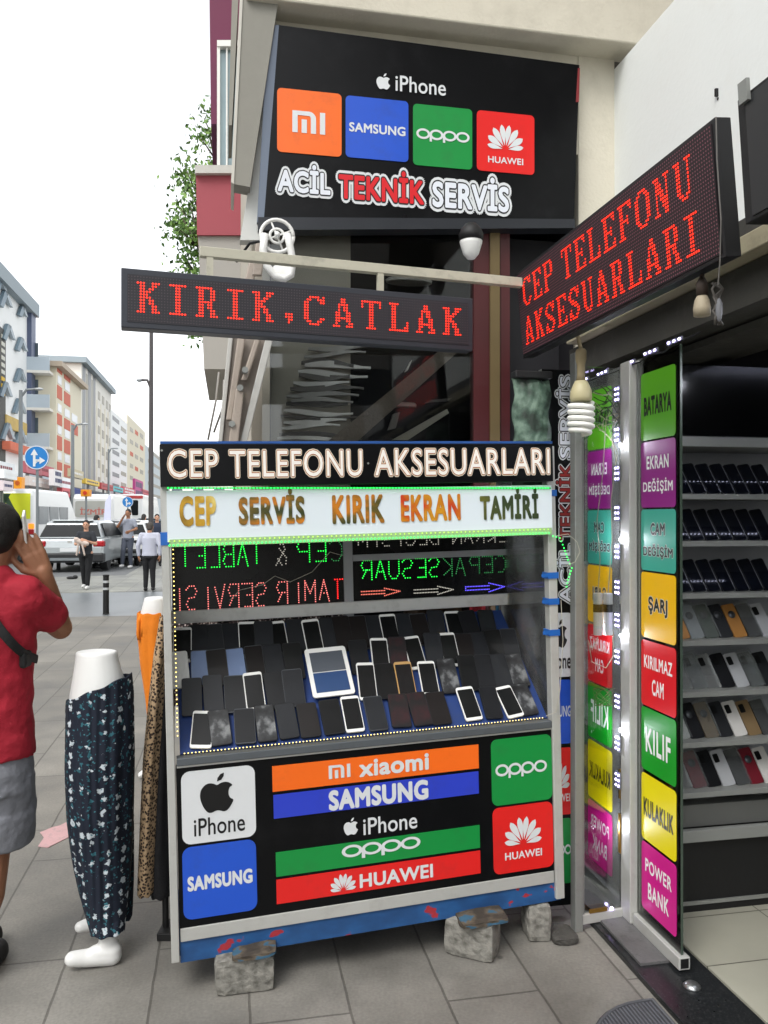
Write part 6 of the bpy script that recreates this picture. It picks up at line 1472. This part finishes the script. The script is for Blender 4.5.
organic('body', shell, mq, [
    ('l', [sec(96.5, 651, 20, .062), sec(97, 660, 21, .07), sec(98, 675, 24, .082), sec(99, 700, 29, .1), sec(100, 730, 29, .1)]),
    ('c', mp_(101, 740), mp_(103, 860), .07, .05), ('c', mp_(103, 860), mp_(108, 932), .05, .034), ('c', mp_(108, 935), mp_(109, 952, 0), .034, .034),
    ('c', mp_(112, 955, .0), mp_(85, 958, -.03), .036, .031), ('c', mp_(85, 958, -.03), mp_(72, 959, -.05), .031, .027), ('c', mp_(112, 950, 0), mp_(95, 953, -.02), .036, .028),
    ('c', mp_(108, 740, .1), mp_(116, 860, .16), .07, .045), ('c', mp_(116, 860, .16), mp_(118, 905, .18), .045, .034),
    ('c', mp_(118, 915, .18), mp_(97, 922, .14), .036, .030), ('c', mp_(97, 922, .14), mp_(80, 927, .1), .029, .021)], .006, 4)
b = MB(); n_ = 40; (cx0, cy0, cz0) = mp_(96.5, 650.6)
tp = MB(); tp.cyl((cx0, 0, cz0-.002), (cx0, 0, cz0+.003), .1, n=6)
def cloth_loft(name, m, par, secs, folds=0, amp=0, hem=None, n=56, tilt=0, rings=5, sx=0):
    """smooth interpolation through elliptical sections with vertical folds"""
    P = []; 
    for i in range(len(secs)-1):
        for k in range(rings):
            t = k/rings; t = t*t*(3-2*t)*.5+t*.5; a, c = secs[i], secs[i+1]
            P.append(tuple(a[0][q]*(1-t)+c[0][q]*t for q in range(3))+(a[1]*(1-t)+c[1]*t, a[2]*(1-t)+c[2]*t))
    e = secs[-1]; P.append((*e[0], e[1], e[2])); b = MB(); vs = []
    for j, (x, y_, z, rx, ry) in enumerate(P):
        v = j/(len(P)-1); A_ = amp*(.35+.65*math.sin(min(1, v*1.1)*PI))
        for i in range(n):
            t = 2*PI*i/n; f = 1+A_*(math.sin(folds*t+2.2*math.sin(v*3))*.6+math.sin(folds*1.7*t+v*5)*.4)
            zz = z+tilt*math.cos(t)*(1-v)**3+.004*math.sin(7*t+j)
            vs.append((x+rx*f*math.cos(t), y_+ry*f*math.sin(t), zz))
    k = len(P); fs = [(i*n+j, i*n+(j+1) % n, (i+1)*n+(j+1) % n, (i+1)*n+j) for i in range(k-1) for j in range(n)]
    b.add(vs, fs); o = b.build(name, m, par, smooth=True, solid=1)
    so_ = o.modifiers.new('thick', 'SOLIDIFY'); so_.thickness = .004; so_.offset = -1
    su = o.modifiers.new('sub', 'SUBSURF'); su.levels = 1; su.render_levels = 1
    return o
cloth_loft('trousers', flc, mq, [sec(99.5, 686, 30.0, .115, .01), sec(100, 700, 31.5, .125, .02), sec(100.5, 760, 32, .14, .03), sec(101, 810, 30.5, .135, .04), sec(102.5, 850, 28, .12, .05), sec(105, 890, 23, .095, .04), sec(106.5, 915, 18, .07, .02), sec(107.5, 931, 15.5, .055, .0)], 8, .035, tilt=.045)
cloth_loft('trouser_leg', flc, mq, [sec(112, 790, 20, .08, .12), sec(116, 840, 17, .08, .15), sec(119, 880, 14, .065, .17), sec(121, 905, 11, .05, .18), sec(122, 918, 9, .045, .18)], 7, .05)
# orange trousers mannequin
Yo = 5.06; ko = Yo/800; base = atY(152, 516, Yo); base.z = 0
mo = thing('leg_mannequin', 'white legs-only mannequin in orange trousers half hidden behind the stall', 'mannequin', base, (0, 0, 0), 'leg mannequins')
base_o = base.copy()
def mo_(px, py, dy=0): q = atY(px, py, Yo+dy)-base_o; return (q.x, q.y, q.z)
def so_sec(px, py, w, dep, dy=0): x, y_, z = mo_(px, py, dy); return ((x, y_, z), w*ko, dep)
organic('body', shell, mo, [('l', [so_sec(155, 597, 10, .07), so_sec(155, 605, 12, .08), so_sec(154, 620, 15, .09), so_sec(154, 650, 15, .09)]), ('c', mo_(156, 650), mo_(156, 760), .075, .035), ('c', mo_(154, 768), mo_(141, 775, -.04), .036, .022), ('c', mo_(162, 650), mo_(166, 765), .075, .035)], .01, 4)
orc = mat('orange_cloth', '#dd7a12', .85, 0, .1, 8, .3)
cloth_loft('trousers', orc, mo, [so_sec(152, 612, 13.5, .1), so_sec(153, 625, 15, .11), so_sec(155, 660, 14, .11), so_sec(158, 700, 11, .1), so_sec(160, 740, 9, .08), so_sec(161, 765, 7.5, .07)], 6, .06)
b = MB(); b.tube([mo_(141, 614, -.08), mo_(138.5, 622, -.1), mo_(138, 634, -.1), mo_(139, 640, -.1)], .012, 6); b.tube([mo_(141, 615, -.08), mo_(143, 626, -.1), mo_(142, 636, -.1)], .012, 6); b.build('tie', orc, mo, smooth=True)
# leopard and black trousers hanging on a stand behind the left post
Yl = 3.12; kl = Yl/800; base = atY(163, 516, Yl); base.z = 0
lg = thing('trouser_stand', 'black stand hung with leopard-print and black trousers beside the stall\'s left post', 'clothes stand', base)
base_l = base.copy()
def ml(px, py, dy=0): q = atY(px, py, Yl+dy)-base_l; return (q.x, q.y, q.z)
def ls(px, py, w, dep, dy=0): x, y_, z = ml(px, py, dy); return ((x, y_, z), w*kl, dep)
leo = ramp_mat('leopard_cloth', 'voronoi', 95, [(0, '#7a5a3c'), (.2, '#1f1512'), (.4, '#1f1512'), (.5, '#a58a6a'), (1, '#b89e7c')], .85)
clb = mat('black_cloth', '#101013', .9, 0, .3, 20, .4)
cloth_loft('leopard_trousers', leo, lg, [ls(165, 616, 3, .04), ls(162, 650, 5, .06), ls(158, 700, 6.5, .07), ls(153.5, 760, 7.5, .07), ls(150.5, 820, 7.5, .07), ls(148, 870, 7.5, .065), ls(147, 891, 7.5, .06)], 5, .08)
cloth_loft('black_trousers', clb, lg, [ls(168, 640, 4, .05, .04), ls(166, 700, 7, .06, .04), ls(163, 780, 9.5, .07, .04), ls(162, 850, 10, .07, .04), ls(162, 893, 9.5, .06, .04)], 5, .08)
b = MB(); b.cyl(ml(165, 880, .05), (0, .05, .0), .013, n=10); b.cyl(ml(168, 640, .05), ml(165, 880, .05), .012, n=10); b.box(-.02, -.01, 0, .035, .11, .03); b.build('stand_pole', black_m, lg, bevel=.003)

# ================================================================ PEOPLE
skin = mat('skin', '#996a4e', .55, 0, .07, 9, .1, bscale=200); skin2 = mat('skin_pale', '#c8977c', .55, 0, .05, 9); skin3 = mat('skin_tan', '#9a6c50', .6, 0, .06, 9)
hair_m = ramp_mat('dark_hair', 'noise', 60, [(.3, '#100d0c'), (.6, '#221c19'), (.8, '#2f2824')], .7, (1, 1, 3), 6, .5)
# --- man in red, back to us, phone at his ear
man = thing('person', 'man in red polo and grey shorts seen from behind, phone at right ear, black strap', 'person', (-1.415, 2.85, 0))
V = Vector
def hand(o_, w_, tip, nrm, side=1, curl=.25, sc=1.0):
    """prims of a relaxed hand from wrist w_ toward tip; nrm = back-of-hand direction"""
    w_ = V(w_); tip = V(tip); d = (tip-w_).normalized(); L_ = (tip-w_).length; nr = V(nrm); nr = (nr-d*nr.dot(d)).normalized(); sd_ = d.cross(nr)*side
    P = [('c', w_, w_+d*L_*.12, .026*sc, .026*sc)]
    kn = []
    for i, (u, ln) in enumerate(((-1.35, .42), (-.45, .48), (.45, .45), (1.3, .36))):
        k = w_+d*L_*.52+sd_*u*.021*sc; P.append(('c', w_+d*L_*.1+sd_*u*.012*sc, k, .017*sc, .0118*sc)); kn.append(k)
        a = k+(d-nr*curl*.3).normalized()*ln*L_*.46+sd_*u*.004; c = a+(d-nr*curl*1.1).normalized()*ln*L_*.34; e = c+(d-nr*curl*2).normalized()*ln*L_*.24
        P += [('c', k, a, .0095*sc, .0084*sc), ('c', a, c, .0084*sc, .0076*sc), ('c', c, e, .0076*sc, .0062*sc)]
    q = w_+d*L_*.18-sd_*.022*sc; a = q-sd_*.024*sc+d*.02*sc-nr*.012*sc; c = a+(d-sd_*.35-nr*.3).normalized()*.034*sc; e = c+(d+sd_*.05-nr*.3).normalized()*.026*sc
    P += [('c', q, a, .017*sc, .0135*sc), ('c', a, c, .0125*sc, .0105*sc), ('c', c, e, .0105*sc, .008*sc)]
    return P
elb = V((.195, .17, 1.228)); wr = V((.178, .07, 1.43)); tipf = V((.122, .02, 1.585))
head_c = V((.035, .02, 1.585))
prims = [('e', head_c+V((0, -.012, .018)), (.077, .094, .092)), ('e', head_c+V((0, .025, -.035)), (.062, .07, .08)), ('e', head_c+V((0, .07, -.085)), (.032, .03, .028)), ('c', head_c+V((0, .1, -.02)), head_c+V((0, .112, -.035)), .012, .014),
         ('c', head_c+V((-.005, -.02, -.05)), V((.005, -.02, 1.41)), .057, .06), ('c', V((-.13, 0, 1.35)), V((.13, 0, 1.35)), .045, .045), ('c', V((0, 0, 1.35)), V((0, 0, .9)), .075, .085),
         ('c', V((.14, 0, 1.35)), elb, .048, .043), ('c', elb, wr, .043, .029), ('c', V((-.17, 0, 1.36)), V((-.24, .02, 1.08)), .052, .042), ('c', V((-.24, .02, 1.08)), V((-.22, -.1, .86)), .04, .028)]
prims += [('c', V((.06, 0, .9)), V((.02, .04, .5)), .07, .056), ('c', V((.02, .04, .5)), V((.01, .0, .3)), .052, .053), ('c', V((.01, .0, .3)), V((-.03, -.04, .1)), .053, .034), ('c', V((-.03, -.05, .06)), V((-.025, .1, .035)), .036, .03),
          ('c', V((-.07, 0, .9)), V((-.1, .12, .5)), .07, .056), ('c', V((-.1, .12, .5)), V((-.1, .05, .1)), .052, .034), ('c', V((-.1, .05, .06)), V((-.1, .2, .035)), .036, .03)]
prims += hand(None, wr, tipf, (.55, -.8, .1), side=1, curl=.15, sc=1.12)
prims += hand(None, V((-.22, -.1, .86)), V((-.22, -.06, .7)), (-1, 0, 0), side=1, curl=.3)
# ears, eyes
for sg in (-1, 1):
    prims += [('e', head_c+V((sg*.079, -.0, -.012)), (.010, .018, .031), (0, 0, sg*.45))]
organic('body', skin, man, prims, .0048, 3)
b = MB()
for sg in (-1, 1): b.ell(head_c+V((sg*.03, .086, .0)), (.012, .008, .008), 10, 6)
b.build('eyes', mat('eye_white', '#d8d4cc', .3, 0, 0), man, smooth=True)
# short hair: fitted cap with a thin crown
hairm2 = bpy.data.materials.new('short_hair'); hairm2.use_nodes = True; t_ = hairm2.node_tree; N = t_.nodes; L = t_.links; p_ = N['Principled BSDF']; p_.inputs['Roughness'].default_value = .75
tc = N.new('ShaderNodeTexCoord'); vd = N.new('ShaderNodeVectorMath'); vd.operation = 'DISTANCE'; vd.inputs[1].default_value = (-.012, -.045, 1.705); L.new(tc.outputs['Object'], vd.inputs[0])
no = N.new('ShaderNodeTexNoise'); no.inputs['Scale'].default_value = 140; no.inputs['Detail'].default_value = 4; L.new(tc.outputs['Object'], no.inputs[0])
ma = N.new('ShaderNodeMath'); ma.operation = 'MULTIPLY_ADD'; ma.inputs[1].default_value = .035; L.new(no.outputs[0], ma.inputs[0]); L.new(vd.outputs['Value'], ma.inputs[2])
mr = N.new('ShaderNodeMapRange'); mr.inputs[1].default_value = .045; mr.inputs[2].default_value = .085; L.new(ma.outputs[0], mr.inputs[0])
mx = N.new('ShaderNodeMix'); mx.data_type = 'RGBA'; mx.inputs[6].default_value = (*srgb('#7d6652'), 1); mx.inputs[7].default_value = (*srgb('#14110f'), 1); L.new(mr.outputs[0], mx.inputs[0]); L.new(mx.outputs[2], p_.inputs['Base Color'])
bp = N.new('ShaderNodeBump'); bp.inputs['Strength'].default_value = .7; bp.inputs['Distance'].default_value = .004; L.new(no.outputs[0], bp.inputs['Height']); L.new(bp.outputs[0], p_.inputs['Normal'])
organic('hair', hairm2, man, [('e', head_c+V((0, -.016, .024)), (.0805, .096, .0925)), ('e', head_c+V((0, -.045, -.018)), (.068, .066, .06))], .006, 2)
# shirt
redc = mat('red_polo', '#9c1529', .85, 0, .1, 5, .5, bscale=30)
organic('shirt', redc, man, [('l', [((0, 0, .80), .168, .125), ((0, 0, .84), .166, .125), ((0, 0, .95), .158, .12), ((0, 0, 1.1), .162, .122), ((0, 0, 1.25), .175, .125), ((0, 0, 1.34), .175, .112), ((0, -.005, 1.40), .13, .095), ((0, -.01, 1.44), .078, .075)]),
    ('c', V((-.14, -.005, 1.368)), V((.14, -.005, 1.368)), .07, .07), ('c', V((.145, 0, 1.35)), V((.178, .09, 1.29)), .074, .068), ('c', V((-.165, 0, 1.35)), V((-.22, .01, 1.15)), .077, .07), ('c', V((-.05, -.02, 1.425)), V((.05, -.02, 1.425)), .055, .055)], .008, 3)
b = MB(); 
for k, (r0, zz) in enumerate(((.068, 0), (.064, .018))): pass
vs = []; n = 30
for j, (rr_, z) in enumerate(((.078, 1.435), (.070, 1.455), (.066, 1.472), (.074, 1.466), (.086, 1.44))):
    for i in range(n): t = 2*PI*i/n; vs.append((.008+rr_*math.cos(t), -.022+rr_*math.sin(t)*1.0, z+.012*math.sin(t)))
b.add(vs, [(j*n+i, j*n+(i+1) % n, (j+1)*n+(i+1) % n, (j+1)*n+i) for j in range(4) for i in range(n)]); b.build('collar', redc, man, smooth=True, solid=1)
b = MB(); b.tube([V((.205, .12, 1.275))+V((.0, 0, 0))], .07) if False else None
# shorts
gs = mat('grey_shorts', '#77797f', .9, 0, .08, 6, .4, bscale=50)
organic('shorts', gs, man, [('l', [((0, 0, .68), .16, .13), ((0, 0, .78), .158, .12), ((0, 0, .86), .15, .108)]), ('c', V((.065, .0, .72)), V((.06, .03, .56)), .098, .098), ('l', [((.05, .03, .475), .096, .105), ((.06, .02, .6), .1, .11)]), ('c', V((-.085, .02, .72)), V((-.1, .09, .56)), .1, .095), ('l', [((-.1, .11, .475), .095, .1), ((-.095, .08, .6), .1, .105)])], .008, 2)
for nm_ in [o for o in man.children if o.name.startswith(('shirt', 'shorts'))]:
    tx_ = bpy.data.textures.new('creases', 'CLOUDS'); tx_.noise_scale = .075; tx_.noise_depth = 2
    ds_ = nm_.modifiers.new('creases', 'DISPLACE'); ds_.texture = tx_; ds_.strength = .018; ds_.mid_level = .35; ds_.texture_coords = 'LOCAL'
# strap and bag
b = MB(); pts = [V((-.06, -.05, 1.455)), V((0, -.105, 1.42)), V((.05, -.130, 1.36)), V((.10, -.134, 1.28)), V((.145, -.12, 1.215)), V((.168, -.08, 1.17)), V((.178, 0, 1.14))]
vs = []
for i, p in enumerate(pts):
    t = (pts[min(i+1, 6)]-pts[max(i-1, 0)]).normalized(); nn_ = V((p.x, p.y*1.6, 0)).normalized(); s_ = t.cross(nn_).normalized()*.017
    for q in (p-s_, p+s_, p+s_+nn_*.006, p-s_+nn_*.006): vs.append(q)
b.add(vs, [(i*4+j, i*4+(j+1) % 4, (i+1)*4+(j+1) % 4, (i+1)*4+j) for i in range(6) for j in range(4)]); o = b.build('strap', black_m, man); 
sm_ = o.modifiers.new('sub', 'SUBSURF'); sm_.levels = 2; sm_.render_levels = 2
b = MB(); b.box(.15, -.085, 1.12, .176, -.02, 1.18); b.build('bag_edge', black_m, man, bevel=.02)
# shoes
for x, y_ in ((-.025, .02), (-.1, .13)): organic('shoe', mat('shoe_dark', '#1e1f22', .7, 0, .1), man, [('c', V((x, y_-.08, .045)), V((x+.003, y_+.11, .04)), .046, .04), ('c', V((x, y_-.08, .03)), V((x, y_+.12, .028)), .045, .04)], .009, 2)
# his phone
ph = thing('mobile_phone', 'white-edged mobile phone held to the ear of the man in red', 'phone', V((-1.415, 2.85, 0))+V((.118, .045, 1.595)), (rad(18), rad(-4), rad(20)))
plate('body', white_p, ph, -.005, -.075, .004, .07, -.036, .036, 0, .003); plate('screen', blackp[0], ph, -.0062, -.07, -.0052, .066, -.033, .033)

# --- generic walkers further off
def walker(label, px, ybase, hpx, rz, top, bottom, sleeves='short', arms=None, legs=None, hairlen=0, head_d=(0, 0, 0), skinm=skin2, shoe=None, hairc=hair_m, extra=None, wide=1.0, skirt=None):
    p = gnd(px, ybase); H = hpx*p.y/800; k = H/1.72; t = thing('person', label, 'person', p, (0, 0, rz)); t.scale = (k, k, k); W = wide
    hc = V((0, 0, 1.6))+V(head_d)
    a1, a2 = arms or (((.25, .02, 1.12), (.24, -.08, .88)), ((-.25, .02, 1.12), (-.24, -.08, .88)))
    l1, l2 = legs or (((.09, -.08, .5), (.09, -.05, .09)), ((-.09, .04, .5), (-.09, .16, .12)))
    pr = [('e', hc+V((0, .01, .015)), (.078, .094, .1)), ('e', hc+V((0, -.025, -.045)), (.058, .065, .07)), ('e', hc+V((0, -.098, -.015)), (.012, .016, .02)), ('c', hc+V((0, .015, -.06)), V((0, .01, 1.42)), .052, .06), ('c', V((0, 0, 1.3)), V((0, 0, .95)), .08, .085)]
    for s_, (e, h) in ((1, a1), (-1, a2)):
        sh_ = V((s_*.175*W, 0, 1.38)); e = V(e); h = V(h); pr += [('c', sh_, e, .05, .04), ('c', e, h, .039, .028)]
        d = (h-e).normalized(); pr += hand(None, h, h+d*.17, (s_, .2, 0), side=s_, curl=.35, sc=1.15)
        pr += [('e', hc+V((s_*.08, .01, -.01)), (.012, .02, .03))]
    for s_, (kn, an) in ((1, l1), (-1, l2)): kn = V(kn); an = V(an); pr += [('c', V((s_*.09, 0, .9)), kn, .08, .055), ('c', kn, an, .052, .036)]
    organic('body', skinm, t, pr, .012, 2)
    b = MB(); 
    for s_ in (-1, 1): b.ell(hc+V((s_*.03, -.083, .005)), (.013, .008, .008), 8, 5)
    b.build('eyes', mat('eye_dark', '#1d1714', .4, 0, 0), t)
    tp_ = [('l', [((0, 0, .86), .17*W, .125), ((0, 0, .95), .158*W, .12), ((0, 0, 1.12), .155*W, .118), ((0, 0, 1.3), .18*W, .12), ((0, 0, 1.4), .12, .085), ((0, 0, 1.435), .07, .068)]), ('c', V((-.15*W, 0, 1.375)), V((.15*W, 0, 1.375)), .062, .062)]
    for s_, (e, h) in ((1, a1), (-1, a2)):
        sh_ = V((s_*.17*W, 0, 1.37)); e = V(e); h = V(h)
        if sleeves == 'short': tp_ += [('c', sh_, sh_.lerp(e, .62), .072, .066)]
        else: tp_ += [('c', sh_, e, .07, .058), ('c', e, e.lerp(h, .93), .057, .044)]
    organic('top', top, t, tp_, .014, 3)
    bt = [('l', [((0, 0, .80), .155*W, .12), ((0, 0, .92), .15*W, .115)])]
    for s_, (kn, an) in ((1, l1), (-1, l2)): kn = V(kn); an = V(an); bt += [('c', V((s_*.085, 0, .84)), kn, .098, .073), ('c', kn, an+V((0, 0, .02)), .072, .054)]
    organic('trousers', bottom, t, bt, .014, 3)
    for s_, (kn, an) in ((1, l1), (-1, l2)):
        an = V(an); organic('shoe', shoe or black_m, t, [('c', an+V((0, .03, -.04)), an+V((0, -.15, -.05)), .046, .036)], .013, 2)
    hr = [('e', hc+V((0, .018, .03)), (.085, .094, .098))]
    if hairlen: hr += [('c', hc+V((0, .05, 0)), hc+V((0, .08, -hairlen)), .08, .055)]
    else: hr += [('e', hc+V((0, .045, -.02)), (.074, .07, .07))]
    organic('hair', hairc, t, hr, .012, 2); return t
dk_t = mat('charcoal_top', '#303338', .9, 0, .12, 6, .3); blk_t = mat('black_trouser', '#17181b', .9, 0, .15, 8, .2); gry_t = mat('heather_tee', '#9297a3', .9, 0, .08, 6, .3); nav_t = mat('slate_trouser', '#454a56', .9, 0, .1, 8, .3)
wsh = mat('white_shirt', '#b9bccb', .85, 0, .06, 6, .5, bscale=22); shw = mat('white_shoe', '#d5d5d3', .7, 0, .05)
w1 = walker('young woman in charcoal top and black leggings walking towards us, hugging pale things', 86, 589, 69, rad(8), dk_t, blk_t, arms=(((.24, -.04, 1.12), (.06, -.2, 1.2)), ((-.24, -.04, 1.12), (-.05, -.2, 1.12))), hairlen=.16, shoe=shw, legs=(((.07, -.08, .5), (.06, -.12, .1)), ((-.07, .03, .5), (-.07, .12, .12))), wide=.95)
g = thing('soft_toy', 'pale soft bundle with dangling legs hugged by the walking woman', 'soft toy', w1.location+V((0, -.22, .98))); 
organic('body', mat('plush_pale', '#c9b9ae', .95, 0, .1, 20), g, [('c', V((-.12, 0, .12)), V((.1, 0, .05)), .06, .05), ('c', V((-.08, -.02, .06)), V((-.12, -.03, -.2)), .025, .02), ('c', V((.0, -.02, .05)), V((.06, -.03, -.2)), .025, .02), ('e', V((-.13, -.02, .15)), (.06, .05, .05))], .012, 2)
walker('man in grey T-shirt and slate trousers walking towards us, hand raised to his mouth', 128, 568, 59, rad(-6), gry_t, nav_t, arms=(((.26, -.02, 1.14), (.16, -.22, 1.08)), ((-.27, -.1, 1.2), (-.06, -.2, 1.47))), shoe=shw, legs=(((.09, -.06, .5), (.09, -.02, .09)), ((-.08, -.14, .52), (-.12, -.12, .12))), skinm=skin3)
walker('older man in pale shirt and black trousers walking away beside the stall', 149.5, 591, 70, rad(186), wsh, blk_t, sleeves='long', head_d=(0, -.05, -.03), skinm=skin3, arms=(((.27, .04, 1.12), (.26, .0, .87)), ((-.26, .05, 1.12), (-.25, .02, .88))), legs=(((.09, -.04, .5), (.09, .02, .09)), ((-.08, .03, .5), (-.1, .08, .1))), wide=1.12, hairc=mat('grey_hair', '#4a4541', .85, 0, .2, 40))
walker('person in beige jacket and dark trousers standing behind the walking woman', 97, 569, 54, rad(150), mat('beige_jacket', '#8d857c', .9, 0, .12, 6, .4), blk_t, sleeves='long', hairlen=.12)
walker('distant person in dark jacket beside the tall pole, beyond the older man', 157, 566, 52, rad(20), mat('navy_jacket', '#2c3446', .9, 0, .1), blk_t, sleeves='long')
walker('distant person in red top standing near the scooter', 144, 562, 48, rad(170), mat('dull_red_top', '#8c2a2c', .9, 0, .1), nav_t, hairlen=.1)
